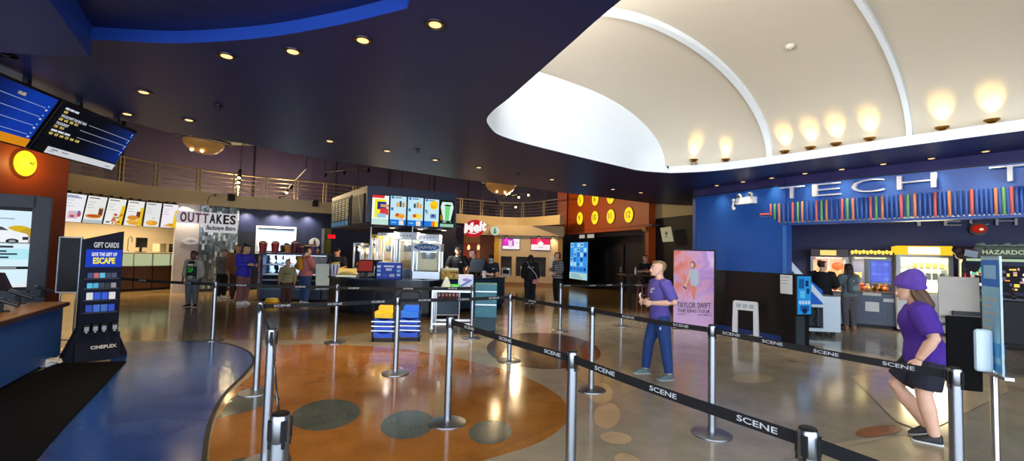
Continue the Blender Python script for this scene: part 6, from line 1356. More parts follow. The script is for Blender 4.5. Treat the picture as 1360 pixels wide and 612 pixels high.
WFR = M('white_machine_frame', (206, 206, 204), .35)
mA = machine_at(1102, 431.5, 'prize_machine', 'claw prize machine with a peach lit cabinet behind the two arcade visitors', 'arcade machine', RZ); prize_box(mA, .8, .8, 1.95, .84, 1.74, WFR, WFR, M('peach_back', (216, 150, 112), .5), (255, 226, 190))
MB().m(M('maroon_header', (70, 36, 34), .4)).box((0, .4, 1.84), (.8, .82, .2), bev=.01).build('header', mA); MB().m(E((255, 224, 130), 1.0)).box((-.02, -.012, 1.84), (.34, .01, .13)).build('header_light', mA); MB().m(CHROME).cyl((0, .4, 1.45), (0, .4, 1.72), .012).build('claw_cable', mA); c = MB().m(CHROME); [c.tube([(0, .4, 1.45), (.07 * math.cos(a), .4 + .07 * math.sin(a), 1.38), (.03 * math.cos(a), .4 + .03 * math.sin(a), 1.3)], .008, 6) for a in (0, 2.1, 4.2)]; c.build('claw', mA)
MB().m(E((255, 96, 40), .9)).ell((.2, .75, 1.5), (.12, .05, .1), 14).build('lit_badge', mA)
def prizes(m, n, z, xs, ys, cols, label, group, r0=.07, seed=1, words_=('first', 'second', 'third', 'fourth', 'fifth', 'sixth', 'seventh', 'eighth')):
    r = random.Random(seed)
    for i in range(n):
        x = xs[0] + (xs[1] - xs[0]) * (i + .5) / n; q = local(m, x, r.uniform(*ys), z); o = thing('toy_prize', '%s prize from the left %s' % (words_[i], label), 'prize', q, r.uniform(-.5, .5), group); col = cols[i % len(cols)]; m_ = M('prize_%02x%02x%02x' % col, col, .6)
        MB().m(m_).ell((0, 0, r0), (r0 * .95, r0 * .85, r0), 12).build('body', o); MB().m(m_).ell((0, -.02, r0 * 2.35), (r0 * .6, r0 * .6, r0 * .55), 10).build('head', o)
prizes(mA, 5, .868, (-.3, .3), (.15, .3), ((206, 60, 50), (236, 190, 80), (226, 120, 90), (180, 70, 120), (230, 220, 200)), 'on the deck of the peach claw machine', 'prizes in the peach claw machine', seed=2)
mB = machine_at(1158.5, 435, 'prize_machine', 'dark blue prize machine with a blue screen and a row of yellow bulbs on top', 'arcade machine', RZ); DKM = M('dark_blue_cabinet', (26, 38, 66), .35); DKF = M('bronze_frame', (70, 54, 40), .35, .4); prize_box(mB, .9, .8, 1.95, .86, 1.76, DKM, DKF, M('ochre_back', (170, 134, 84), .5), (255, 220, 150))
MB().m(M('brown_header', (56, 40, 26), .4)).box((0, .4, 1.82), (.9, .82, .12)).build('header', mB); hb = MB().m(E((255, 216, 90), 1.3)); [hb.ell((-.38 + i * .076, .02, 1.86 + .015 * (i % 2)), (.045, .05, .06), 8) for i in range(11)]; hb.build('bulb_row', mB)
s_ = MB().m(WFR); s_.box((.14, .1, 1.4), (.56, .05, .64), bev=.01); s_.build('screen_surround', mB); g = Gfx(.9); g.rect(-.2, -.27, .2, .27, (24, 40, 206)); r = random.Random(6)
for i in range(4):
    for j in range(3): g.rect(-.17 + j * .12, -.22 + i * .12, -.09 + j * .12, -.15 + i * .12, r.choice(((60, 90, 255), (110, 140, 255), (40, 60, 230))))
g.build('screen', mB, (.18, .07, 1.4)); gr = MB().m(M('cabinet_grid', (44, 66, 110), .4)); [gr.box((-.4 + i * .1, -.005, .46), (.012, .01, .62)) for i in range(9)]; [gr.box((0, -.005, .2 + i * .1), (.8, .01, .012)) for i in range(6)]; gr.build('grid', mB)
MB().m(WFR).box((.0, -.015, .52), (.28, .03, .24), bev=.008).build('prize_door', mB); MB().m(WFR).box((.0, -.02, .83), (.36, .05, .06), rot=(.3, 0, 0)).build('control_ledge', mB); MB().m(WFR).box((.32, -.02, .7), (.2, .03, .08)).build('label_plate', mB); MB().m(BLACKP).cyl((-.3, -.05, .86), (-.3, -.06, .96), .014).ell((-.3, -.06, .97), (.028, .028, .028), 8).build('joystick', mB)
prizes(mB, 6, .888, (-.38, .38), (.15, .4), ((236, 206, 120), (206, 90, 60), (240, 230, 200), (180, 150, 60), (220, 140, 60), (150, 90, 60)), 'on the deck of the dark blue prize machine', 'prizes in the dark blue machine', seed=3)
prizes(mB, 3, 1.2, (-.38, -.16), (.5, .6), ((226, 120, 130), (240, 220, 190), (206, 170, 80)), 'hung on the back board of the dark blue prize machine', 'prizes in the dark blue machine', .055, 5)
mC = machine_at(1229, 443, 'vending_machine', 'white vending machine with a glowing yellow header behind the woman in the beanie', 'vending machine', RZ); CW, CD = 1.0, .8; zb3, zt3 = .92, 1.78
MB().m(WFR).box((0, CD / 2, .05 + (zb3 - .05) / 2), (CW, CD, zb3 - .05), bev=.012).build('lower_cabinet', mC); MB().m(BLACKP).box((0, CD / 2, .03), (CW * .92, CD * .9, .06)).build('feet', mC)
for x in (-CW / 2 + .04, CW / 2 - .04): MB().m(WFR).box((x, CD / 2, (zb3 + zt3) / 2), (.08, CD, zt3 - zb3)).build('side_wall', mC)
MB().m(E((255, 240, 196), 1.5)).box((0, CD - .03, (zb3 + zt3) / 2), (CW - .16, .03, zt3 - zb3)).build('lit_back', mC); MB().m(GLASS).box((0, .03, (zb3 + zt3) / 2), (CW - .16, .008, zt3 - zb3)).build('glass', mC); MB().m(WFR).box((0, CD / 2, zt3 + .02), (CW, CD, .05)).build('top_rail', mC)
MB().m(E((255, 196, 40), 1.2)).box((0, CD / 2, zt3 + .15), (CW, CD, .22), bev=.02).build('header', mC); MB().m(E((255, 250, 220), 1.6)).box((0, -.006, zt3 + .15), (CW * .56, .01, .17)).build('header_centre', mC)
lamp('AREA', mC, (0, .3, zt3 - .03), 60, (1, .86, .5), size=.8, sizey=.4, aim=(0, 0, -1)); lamp('AREA', mC, (0, -.02, 1.4), 40, (1, .82, .45), size=.8, sizey=.8, aim=(0, -1, -.2))
r = random.Random(9)
for row in range(3):
    z = 1.0 + row * .25; MB().m(ALU).box((0, .5, z - .01), (CW - .18, .6, .015)).build('shelf', mC)
    for i in range(7):
        c = r.choice(((240, 220, 130), (206, 180, 90), (90, 84, 60), (236, 170, 70), (250, 240, 210), (160, 130, 60))); q = local(mC, -.36 + i * .12, .3, z + .002)
        o = thing('snack_packet', '%s packet from the left on the %s shelf of the yellow-topped vending machine' % (('first', 'second', 'third', 'fourth', 'fifth', 'sixth', 'seventh')[i], ('lowest', 'middle', 'top')[row]), 'packet', q, RZ, 'packets in the vending machine'); MB().m(M('packet_%02x%02x%02x' % c, c, .4)).box((0, 0, .075), (.095, .06, .15), bev=.02).build('packet', o)
MB().m(M('keypad_grey', (90, 92, 98), .4)).box((.36, -.01, .62), (.1, .02, .16)).build('keypad', mC); MB().m(M('panel_dark', (40, 42, 48), .4)).box((.36, -.01, .8), (.12, .02, .05)).build('coin_slot', mC); MB().m(M('sticker_orange', (216, 120, 70), .5)).ell((.36, -.008, .44), (.09, .006, .05), 14).build('sticker', mC); MB().m(M('panel_dark', (40, 42, 48), .4)).box((.36, -.01, .26), (.16, .02, .06)).build('vent_slot', mC); MB().m(M('panel_dark', (40, 42, 48), .4)).box((-.1, -.01, .4), (.55, .02, .22)).build('collection_flap', mC)
# big cabinet at the right edge
mD = machine_at(1330, 459, 'video_game_cabinet', 'large dark arcade cabinet with a green lettered marquee at the right edge', 'arcade machine', RZ - .1); mD.scale = (.82, .9, 1.0)
for x in (-.62, .62): MB().m(BLACKP).prism([(0, .05), (.9, .05), (.9, 1.9), (.0, 1.9), (.0, 1.72), (.25, 1.66), (.3, 1.05), (.0, .95)], x - .03, x + .03, 'x').build('side_panel', mD)
MB().m(BLACKP).box((0, .35, .48), (1.2, .7, .86), bev=.01).build('lower_cabinet', mD); MB().m(BLACKP).box((0, .5, .03), (1.2, .7, .06)).build('feet', mD); MB().m(M('control_panel', (70, 74, 84), .3, .3)).box((0, .1, .97), (1.2, .36, .06), rot=(.12, 0, 0), bev=.01).build('control_panel', mD)
g = Gfx(1.2); g.rect(-.56, 1.08, .56, 1.62, (26, 22, 30)); r = random.Random(21)
for i in range(56): x, z, s1 = r.uniform(-.5, .46), r.uniform(1.1, 1.54), r.uniform(.03, .1); g.rect(x, z, x + s1, z + r.uniform(.02, .07), r.choice(((250, 240, 230), (240, 160, 60), (90, 80, 110), (236, 206, 90), (200, 150, 150), (240, 240, 250), (90, 190, 150))))
g.build('screen', mD, (0, .32, 0)); MB().m(E((206, 236, 190), .7)).box((0, -.0, 1.735), (1.16, .06, .05)).build('marquee_glow', mD)
MB().m(M('olive_marquee', (78, 86, 66), .5)).box((.1, .1, 1.9), (1.1, .26, .24), bev=.02).build('marquee', mD); fit(text('marquee_lettering', 'HAZARDOUS', .14, E((214, 240, 196), .8), mD, (.16, -.035, 1.9), ext=.004), .9, .085)
rk = MB().m(M('brown_rock', (74, 48, 44), .7, var=.4, bump=.5)); r = random.Random(14)
for i in range(12): rk.ell((-.72 + i * .06 + r.uniform(-.02, .02), .08, 1.84 + r.uniform(-.08, .16)), (r.uniform(.07, .14), .12, r.uniform(.05, .1)), 10)
rk.build('marquee_rocks', mD); rk = MB().m(M('pale_rock', (150, 160, 150), .7, var=.3, bump=.5))
for i in range(10): rk.ell((-.3 + i * .11, .1, 2.04 + r.uniform(-.02, .03)), (.1, .1, .05), 10)
rk.build('marquee_cloud', mD); MB().m(M('grey_plate', (150, 160, 168), .4)).box((-.5, -.06, 1.86), (.24, .02, .14), rot=(0, .2, 0)).build('marquee_plate', mD)
for x in (-.3, .2): MB().m(M('gun_dark', (30, 30, 36), .4)).box((x, -.08, 1.05), (.06, .3, .08), rot=(.4, 0, 0), bev=.02).build('light_gun', mD)
MB().m(E((60, 200, 140), .4)).box((-.3, -.02, .9), (.3, .01, .05)).build('coin_light', mD)
o = thing('red_lit_column', 'glowing red cylinder with a grey cap between the vending machine and the right cabinet', 'light', (P(1282, 360, 10.6).x, 10.6, 0)); MB().m(BLACKP).lathe([(0, 0), (.14, 0), (.14, .02), (.04, .04), (.04, .7), (0, .7)], seg=20).build('stand', o); MB().m(E((255, 30, 40), 1.2)).cyl((0, 0, .7), (0, 0, 1.42), .06).build('tube', o); MB().m(ALU).cyl((0, 0, 1.42), (0, 0, 1.56), .05).build('cap', o)
# ---- sanitiser and sign stand at the right
pz = P(1320, 500, 3.2); sz = thing('sanitiser_stand', 'pole stand at right with a blue poster panel, white dispenser and black and beige boards', 'sign stand', (pz.x, pz.y, 0), -.35); kz = 3.2 / FPX
MB().m(CHROME).cyl((0, 0, .02), (0, 0, 1.0), .022, seg=18).build('pole', sz); MB().m(CHROME).lathe([(0, 0), (.17, 0), (.17, .012), (.03, .025), (0, .025)], seg=36).build('base', sz)
def zpx(y): return EYE + (352 - y) * kz
pn = MB().m(M('clear_acrylic_edge', (206, 232, 240), .15, alpha=.55)); pn.box((0, 0, (zpx(340) + zpx(492)) / 2), (.012, .3, zpx(340) - zpx(492))); p_ = pn.build('poster_holder', sz); p_.rotation_euler[2] = -.16
for sgn in (-1, 1):
    g = Gfx(); g.rect(-.14, zpx(488), .14, zpx(345), (150, 206, 236)); g.rect(-.14, zpx(380), .14, zpx(345), (40, 110, 200)); g.rect(-.1, zpx(370), .1, zpx(352), (150, 200, 240)); g.lines(-.12, zpx(395), .12, 6, .05, .02, (190, 200, 206)); g.rect(-.14, zpx(470), .14, zpx(452), (60, 160, 220)); g.rect(-.14, zpx(488), .14, zpx(478), (60, 150, 220)); e_ = g.build('poster_print', p_, (sgn * .0075, 0, 0)); e_.rotation_euler = (0, 0, sgn * PI / 2)
MB().m(ALU).box((-.0, 0, zpx(494)), (.05, .32, .02)).build('holder_rail', sz)
MB().m(M('beige_board', (134, 126, 116), .5)).box((-.175, .02, (zpx(370) + zpx(424)) / 2), (.235, .012, zpx(370) - zpx(426)), bev=.004).build('beige_board', sz)
MB().m(MATTE).box((-.175, -.03, (zpx(421) + zpx(518)) / 2), (.2, .02, zpx(421) - zpx(518)), bev=.01).build('black_plate', sz); MB().m(M('white_dispenser', (196, 214, 224), .3)).box((-.075, -.02, (zpx(436) + zpx(491)) / 2), (.1, .09, zpx(436) - zpx(491)), bev=.02).build('dispenser', sz); MB().m(BLACKP).box((-.06, 0, .93), (.14, .03, .03)).build('arm', sz); MB().m(BLACKP).box((-.14, .0, 1.28), (.16, .015, .03)).build('board_arm', sz)
# ---- high table, stools, bottle
th = P(838, 368, 13.7); tt_ = thing('high_table', 'tall dark wooden table with a thick leg behind the boy in the purple shirt', 'table', (th.x, 13.7, 0), .05)
MB().m(DARKWOOD).box((.7, .5, 1.03), (1.7, .95, .05), bev=.008).build('tabletop', tt_)
for x in (.0, 1.4):
    for y in (.1, .9): MB().m(BLACKM).box((x, y, .5), (.1, .1, 1.0)).build('leg', tt_)
def stool(x, y, label): o = thing('bar_stool', label, 'stool', (x, y, 0), .2, 'wooden bar stools'); rw = M('red_wood', (112, 44, 30), .35, var=.2); MB().m(rw).box((0, 0, .74), (.36, .34, .05), bev=.015).build('seat', o); [MB().m(rw).tube([(sx * .14, sy * .13, .72), (sx * .18, sy * .17, 0)], .022, 8).build('leg', o) for sx in (-1, 1) for sy in (-1, 1)]; b = MB().m(rw); b.box((0, -.155, .25), (.3, .025, .03)); b.build('stretcher', o); return o
q = P(856, 400, 13.5); stool(q.x, 13.5, 'reddish wooden bar stool at the near side of the tall table'); q = P(882, 400, 13.35); stool(q.x, 13.35, 'second reddish bar stool, half hidden behind the boy in purple')
q = P(844, 360, 14.2); o = thing('water_bottle', 'small clear bottle standing on the tall table', 'bottle', (q.x, 14.2, 1.058)); MB().m(M('bottle_plastic', (190, 206, 214), .2)).lathe([(0, 0), (.032, 0), (.034, .14), (.014, .18), (.014, .2), (0, .2)], seg=16).build('bottle', o); MB().m(WHITEP).cyl((0, 0, .2), (0, 0, .22), .016).build('cap', o)
# ================================================================== PEOPLE
def remeshed(mb, name, parent, mat, vox, it=4, fac=.5):
    o = mb.build(name, parent, mat)
    r = o.modifiers.new('r', 'REMESH'); r.mode = 'VOXEL'; r.voxel_size = vox; r.use_smooth_shade = True
    s_ = o.modifiers.new('s', 'SMOOTH'); s_.iterations = it; s_.factor = fac
    bpy.context.view_layer.update()
    me = bpy.data.meshes.new_from_object(o.evaluated_get(bpy.context.evaluated_depsgraph_get())); o.modifiers.clear(); old = o.data; o.data = me; bpy.data.meshes.remove(old); me.name = name
    me.materials.clear(); me.materials.append(mat)
    for p in me.polygons: p.use_smooth = True; p.material_index = 0
    return o
HEADP = ((0, .15, -.49, -.2), (.07, .23, -.52, -.02), (.18, .3, -.5, .14), (.33, .345, -.48, .3), (.48, .375, -.475, .41), (.62, .385, -.465, .46), (.76, .37, -.43, .46), (.87, .31, -.34, .39), (.95, .21, -.2, .28), (1.0, .07, -.05, .1))
TORS = ((.455, .05, .05, 0), (.485, .086, .066, .004), (.53, .094, .072, .006), (.575, .086, .064, .004), (.62, .076, .056, 0), (.67, .08, .058, -.002), (.73, .092, .064, -.004), (.78, .1, .062, 0), (.81, .095, .052, .004), (.835, .06, .044, .006), (.85, .036, .036, .004))
def ringel(c, rx, ry, R=None, n=20):
    out = []
    for i in range(n):
        a = 2 * PI * i / n; v = Vector((rx * math.cos(a), ry * math.sin(a), 0)); out.append(v)
    return out
def person(label, p, yaw, H, skin, top, bottom, shoes, hair, fat=1.0, lean=0., twist=0., hyaw=0., hpitch=0., arms=None, legs=None, sleeve=1.0, leg=1.0, hem=.5, style='short', loose=1.0, vox=.01, seated=False, extras=None, feet=(0, 0), pitch=(0, 0), top_r=.6, sole=(214, 214, 214)):
    o = thing('person', label, 'person', (p.x, p.y, p.z if seated else 0), yaw)
    SK = M('skin_%02x%02x%02x' % skin, skin, .5, var=.05, scale=6); PV = Vector((0, 0, .53))
    RT = Matrix.Rotation(twist, 3, 'Z') @ Matrix.Rotation(lean, 3, 'X')
    Tm = lambda v: PV + RT @ (Vector(v) - PV)
    def S_(v): return Vector(v) * H
    A = {'L': None, 'R': None}; A.update(arms or {}); Lg = {'L': None, 'R': None}; Lg.update(legs or {})
    ar, lg = {}, {}
    for k, s in (('L', 1), ('R', -1)):
        sh = Tm((s * .104 * (1 + (fat - 1) * .4), .004, .808))
        if A[k]: e, w = Vector(A[k][0]), Vector(A[k][1]); hd = Vector(A[k][2]).normalized() if len(A[k]) > 2 else None
        else: e, w, hd = Tm((s * (.142 + .03 * (fat - 1)), .022, .652)), Tm((s * (.15 + .03 * (fat - 1)), -.022, .515)), None
        ar[k] = (sh, e, w, hd)
        if Lg[k]: kn, an = Vector(Lg[k][0]), Vector(Lg[k][1])
        else: kn, an = Vector((s * .056, -.008, .283)), Vector((s * .056, .012, .047))
        lg[k] = (Vector((s * .05, .004, .5)), kn, an)
    def tors(b, grow, z0, z1, ft, dz=0.0, flare=0.0):
        rg = []; zs = [t for t in TORS if z0 <= t[0] <= z1]
        def lerp(z):
            for a, c in zip(TORS, TORS[1:]):
                if a[0] <= z <= c[0]: k = (z - a[0]) / (c[0] - a[0]); return tuple(a[i] + (c[i] - a[i]) * k for i in range(4))
            return TORS[0] if z < TORS[0][0] else TORS[-1]
        lv = [lerp(z0)] + [t for t in zs if t[0] > z0 + .005 and t[0] < z1 - .005] + [lerp(z1)]
        for z, rx, ry, yo in lv:
            f = 1 + (ft - 1) * (1.0 if z < .76 else max(0, (.85 - z) / .09)); g = grow + flare * max(0, (.62 - z) / .15)
            rg.append([S_(Tm((v.x, v.y + yo - (ft - 1) * .012, z + dz))) for v in ringel(None, rx * (1 + (f - 1) * .75) + g, ry * f + g)])
        b.loft(rg)
    # ---- body, one continuous skin
    b = MB().m(SK); tors(b, 0, .455, .85, fat)
    HB = Tm((0, -.012, .868)); RH = RT @ Matrix.Rotation(-lean * .7, 3, 'X') @ Matrix.Rotation(hyaw, 3, 'Z') @ Matrix.Rotation(hpitch, 3, 'X'); hh = .132
    Hm = lambda v: S_(HB + RH @ (Vector(v) * hh))
    b.tube([S_(Tm((0, .008, .83))), S_(HB + RH @ Vector((0, .004, .01))), Hm((0, .06, .35))], [.038 * H * (1 + (fat - 1) * .4), .034 * H, .036 * H], 16)
    def headloft(b, sc=1.0, z0=0, z1=1.0, front=None, lift=0.0):
        rg = []
        for z, rx, f, bk in HEADP:
            if z < z0 - 1e-6 or z > z1 + 1e-6: continue
            ff = f * sc if front is None or z >= front[1] else front[0]
            yc, ry = (ff + bk * sc) / 2, (bk * sc - ff) / 2
            rg.append([Hm((v.x, yc + v.y, z + lift + (sc - 1) * (.5 if z > .7 else 0))) for v in ringel(None, rx * sc, ry)])
        b.loft(rg)
    headloft(b)
    b.tube([Hm((0, -.46, .52)), Hm((0, -.53, .42)), Hm((0, -.565, .345)), Hm((0, -.5, .3))], [x * hh * H for x in (.035, .055, .075, .05)], 10)
    b.ell(Hm((0, -.5, .2)), (.1 * hh * H, .05 * hh * H, .035 * hh * H), 10)
    for s in (-1, 1): b.ell(Hm((s * .385, .03, .42)), (.035 * hh * H, .07 * hh * H, .12 * hh * H), 10); b.ell(Hm((s * .17, -.43, .57)), (.1 * hh * H, .06 * hh * H, .03 * hh * H), 8)
    for k, s in (('L', 1), ('R', -1)):
        sh, e, w, hd = ar[k]; fa = 1 + (fat - 1) * .6
        b.tube([S_(sh + Vector((-s * .02, 0, .0))), S_(sh.lerp(e, .3)), S_(e), S_(e.lerp(w, .3)), S_(w)], [r * H * fa for r in (.034, .031, .0255, .027, .0175)], 14); b.ell(S_(e), [.026 * H * fa] * 3, 10)
        d = hd or (w - e).normalized(); n = Vector((-s, 0, 0)); n = (n - d * n.dot(d)); n = n.normalized() if n.length > .1 else Vector((0, -1, 0)); a = d.cross(n).normalized()
        if a.dot(Vector((0, -1, 0))) < 0: a = -a          # thumb side towards the front
        pe = w + d * .05
        b.tube([S_(w - d * .006), S_(w + d * .02), S_(pe)], [r * H for r in (.0165, .0225, .023)], 12, flat=.5, up=n)
        for i, (o_, ln) in enumerate(((.0175, .038), (.006, .043), (-.006, .041), (-.0175, .033))):
            q = pe + a * o_ - d * .006; c1, c2 = .25 + .05 * i, .65 + .06 * i; m1 = q + (d * math.cos(c1) + n * math.sin(c1)) * ln * .5; m2 = m1 + (d * math.cos(c2) + n * math.sin(c2)) * ln * .35; m3 = m2 + (d * math.cos(c2 + .5) + n * math.sin(c2 + .5)) * ln * .3
            b.tube([S_(q), S_(m1), S_(m2), S_(m3)], [r * H for r in (.0062, .0058, .0052, .0042)], 8)
        t0 = w + d * .014 + a * .014; t1 = t0 + (d * .7 + a * .6 + n * .25).normalized() * .026; t2 = t1 + (d * .9 + a * .2 + n * .4).normalized() * .022; b.tube([S_(t0), S_(t1), S_(t2)], [r * H for r in (.0085, .0068, .005)], 8)
        hp, kn, an = lg[k]; fl_ = 1 + (fat - 1) * .6
        b.tube([S_(hp), S_(hp.lerp(kn, .45)), S_(kn), S_(kn.lerp(an, .35)), S_(an)], [r * H * fl_ for r in (.056, .049, .035, .037, .023)], 16); b.ell(S_(kn), [.036 * H * fl_] * 3, 10); b.ell(S_(an + Vector((0, 0, -.012))), [.024 * H] * 3, 8)
    remeshed(b, 'body', o, SK, vox * .8, 3)
    # ---- face
    EW = M('eye_white', (232, 230, 226), .3); EI = M('eye_dark', (40, 28, 22), .25); r_ = hh * H
    for s in (-1, 1):
        e = MB().m(EW).ell(Hm((s * .165, -.445, .49)), (.062 * r_, .035 * r_, .036 * r_), 10).m(EI).ell(Hm((s * .165, -.475, .49)), (.03 * r_, .015 * r_, .032 * r_), 8); e.build('eye', o)
        MB().m(M('brow_%02x%02x%02x' % hair, tuple(int(x * .8) for x in hair), .7)).tube([Hm((s * .07, -.49, .6)), Hm((s * .17, -.49, .625)), Hm((s * .27, -.43, .6))], [.014 * r_, .018 * r_, .01 * r_], 6).build('eyebrow', o)
    MB().m(M('lips_%02x%02x%02x' % skin, (int(skin[0] * .78), int(skin[1] * .55), int(skin[2] * .55)), .45)).tube([Hm((-.13, -.475, .205)), Hm((-.05, -.54, .2)), Hm((.05, -.54, .2)), Hm((.13, -.475, .205))], [.012 * r_, .028 * r_, .028 * r_, .012 * r_], 6).build('mouth', o)
    # ---- clothes
    TM_ = M('cloth_%02x%02x%02x' % top, top, .85, var=.14, scale=14, bump=.25)
    b = MB().m(TM_); tors(b, .012 * loose, hem, .838, fat, flare=.012 * (loose - .6))
    for k, s in (('L', 1), ('R', -1)):
        sh, e, w, hd = ar[k]; fa = (1 + (fat - 1) * .6); g = .009 * loose
        if sleeve <= .5: q = sh.lerp(e, sleeve * 1.75); b.tube([S_(sh + Vector((-s * .035, 0, .002))), S_(sh), S_(q)], [.045 * H * fa, (.042 + g) * H * fa, (.037 + g) * H * fa], 16)
        else: q = e.lerp(w, .93); b.tube([S_(sh + Vector((-s * .035, 0, .002))), S_(sh), S_(sh.lerp(e, .5)), S_(e), S_(e.lerp(w, .4)), S_(q)], [x * H * fa for x in (.045, .039 + g, .036 + g, .031 + g, .029 + g, .021 + g)], 16); b.ell(S_(e), [(.031 + g) * H * fa] * 3, 10)
    b.tube([S_(Tm((0, .006, .825))), S_(Tm((0, .002, .845)))], [.046 * H, .04 * H], 16)
    shirt = remeshed(b, 'shirt', o, TM_, vox, 4)
    BM_ = M('cloth_%02x%02x%02x' % bottom, bottom, .85, var=.14, scale=14, bump=.2)
    b = MB().m(BM_)
    rg = []
    fb = 1 + (fat - 1) * .8
    for z, rx, ry in ((.448, .04, .04), (.47, .088, .068), (.53, .1, .078), (.585, .093, .07), (.6, .09, .068)): rg.append([S_((v.x, v.y + .004, z)) for v in ringel(None, rx * fb, ry * fb)])
    b.loft(rg)
    for k, s in (('L', 1), ('R', -1)):
        hp, kn, an = lg[k]; g = .006 + .008 * (loose - 1); fl_ = fb
        if leg >= .9: pts = [hp + Vector((0, 0, .03)), hp.lerp(kn, .5), kn, kn.lerp(an, .5), an + (kn - an).normalized() * .012]; rr = (.062, .053 + g, .041 + g, .037 + g, .03 + g)
        else: pts = [hp + Vector((0, 0, .03)), hp.lerp(kn, leg), hp.lerp(kn, leg * 1.9)]; rr = (.064, .06 + g, .056 + g)
        b.tube([S_(q) for q in pts], [x * H * fl_ for x in rr], 16)
        if leg >= .9: b.ell(S_(kn), [(.041 + g) * H * fl_] * 3, 10)
    remeshed(b, 'trousers' if leg >= .9 else 'shorts', o, BM_, vox, 4)
    for i, (k, s) in enumerate((('L', 1), ('R', -1))):
        an = lg[k][2]; fx = Matrix.Rotation(feet[i], 3, 'Z') @ Matrix.Rotation(pitch[i], 3, 'X'); oz = .047
        F_ = lambda x, y, z: S_(an + fx @ Vector((x, y, z - oz)))
        def foot(b, st):
            rg = []
            for y, w, z0, z1 in st: rg.append([F_(x * w, y, z0 + (z1 - z0) * t) for x, t in ((-1, 0), (-1.05, .3), (-.85, .75), (-.4, 1), (.4, 1), (.85, .75), (1.05, .3), (1, 0))])
            b.loft(rg)
        sb = MB().m(M('shoe_%02x%02x%02x' % shoes, shoes, .55, var=.1)); foot(sb, ((.036, .016, .012, .05), (.03, .023, .01, .062), (.0, .026, .01, .064), (-.03, .026, .01, .05), (-.06, .029, .01, .036), (-.085, .027, .01, .028), (-.103, .016, .01, .02))); sh_ = sb.build('shoe', o)
        sb = MB().m(M('sole_%02x%02x%02x' % sole, sole, .6)); foot(sb, ((.039, .018, 0, .013), (.03, .026, 0, .013), (-.03, .028, 0, .013), (-.065, .031, 0, .013), (-.09, .028, 0.001, .013), (-.107, .016, .003, .013))); sb.build('sole', sh_)
    # ---- hair and hats
    HM_ = M('hair_%02x%02x%02x' % hair, hair, .6, var=.3, scale=30, bump=.4)
    if style not in ('beanie', 'bald'):
        b = MB().m(HM_); headloft(b, 1.08, .33, 1.0, (-.08, .86)); b.ell(Hm((0, -.2, .9)), (.3 * r_, .24 * r_, .12 * r_), 14)
        if style in ('long', 'tail'):
            L_ = 1.35 if style == 'long' else .9
            b.tube([Hm((0, .25, .75)), Hm((0, .42, .3)), Hm((0, .4, -.1)), Hm((0, .36, -L_ + .3)), Hm((0, .3, -L_))], [x * r_ for x in ((.3, .38, .38, .34, .15) if style == 'long' else (.25, .2, .16, .13, .05))], 16, flat=.55, up=(0, 1, 0))
            if style == 'long':
                for s in (-1, 1): b.tube([Hm((s * .3, .02, .8)), Hm((s * .4, .1, .35)), Hm((s * .4, .08, -.2)), Hm((s * .34, .06, -.7))], [x * r_ for x in (.1, .12, .13, .05)], 10)
        if style == 'bun': b.ell(Hm((0, .42, .95)), (.2 * r_, .2 * r_, .18 * r_), 12)
        remeshed(b, 'hair', o, HM_, vox * .8, 2)
    if style == 'beanie':
        b = MB().m(HM_); b.tube([Hm((0, .25, .5)), Hm((0, .36, .2)), Hm((0, .44, -.1)), Hm((.02, .56, -.35)), Hm((.03, .6, -.62))], [x * r_ for x in (.36, .42, .42, .36, .12)], 16, flat=.62, up=(0, 1, 0))
        for s in (-1, 1): b.tube([Hm((s * .34, .0, .5)), Hm((s * .37, .08, .2)), Hm((s * .36, .22, -.15)), Hm((s * .3, .4, -.4))], [x * r_ for x in (.08, .12, .15, .08)], 10)
        remeshed(b, 'hair', o, HM_, vox * .8, 2)
    if extras: extras(o, S_, Tm, Hm, ar, lg, r_, H, shirt, vox, RT)
    return o
def cap_on(col, white_band=False):
    def f(o, S_, Tm, Hm, ar, lg, r_, H, shirt, vox, RT):
        c = M('cap_%02x%02x%02x' % col, col, .7); b = MB().m(c); rg = []
        for z, rx, f0, b0 in ((.66, .42, -.5, .5), (.8, .41, -.47, .5), (.94, .34, -.36, .42), (1.04, .2, -.2, .26), (1.08, .04, -.02, .06)): rg.append([Hm((v.x, (f0 + b0) / 2 + v.y, z)) for v in ringel(None, rx, (b0 - f0) / 2)])
        b.loft(rg); h = b.build('cap', o)
        b = MB().m(c); b.loft([[Hm((x * .34, -.44 - d * .36 * (1 - x * x * .6), z)) for x in (-1, -.5, 0, .5, 1)] + [Hm((x * .34, -.4 - d * .3, z - .03)) for x in (1, .5, 0, -.5, -1)] for d, z in ((0, .7), (.5, .69), (1, .64))]); b.build('cap_brim', h)
    return f
def badge(o, S_, Tm, s=1, y=-.085, z=.745, w=.035, h=.014, col=(220, 222, 226)):
    b = MB().m(D(col)); b.box(S_(Tm((s * .045, y, z))), (w * o_H[0], .006, h * o_H[0])); b.build('name_badge', o)
o_H = [1.6]
SKIN_L, SKIN_M, SKIN_D = (226, 178, 152), (196, 146, 114), (92, 62, 46)
def gpos(px, Y): d = ray(px, 340); k = Y / d.y; return Vector((d.x * k, Y, 0))
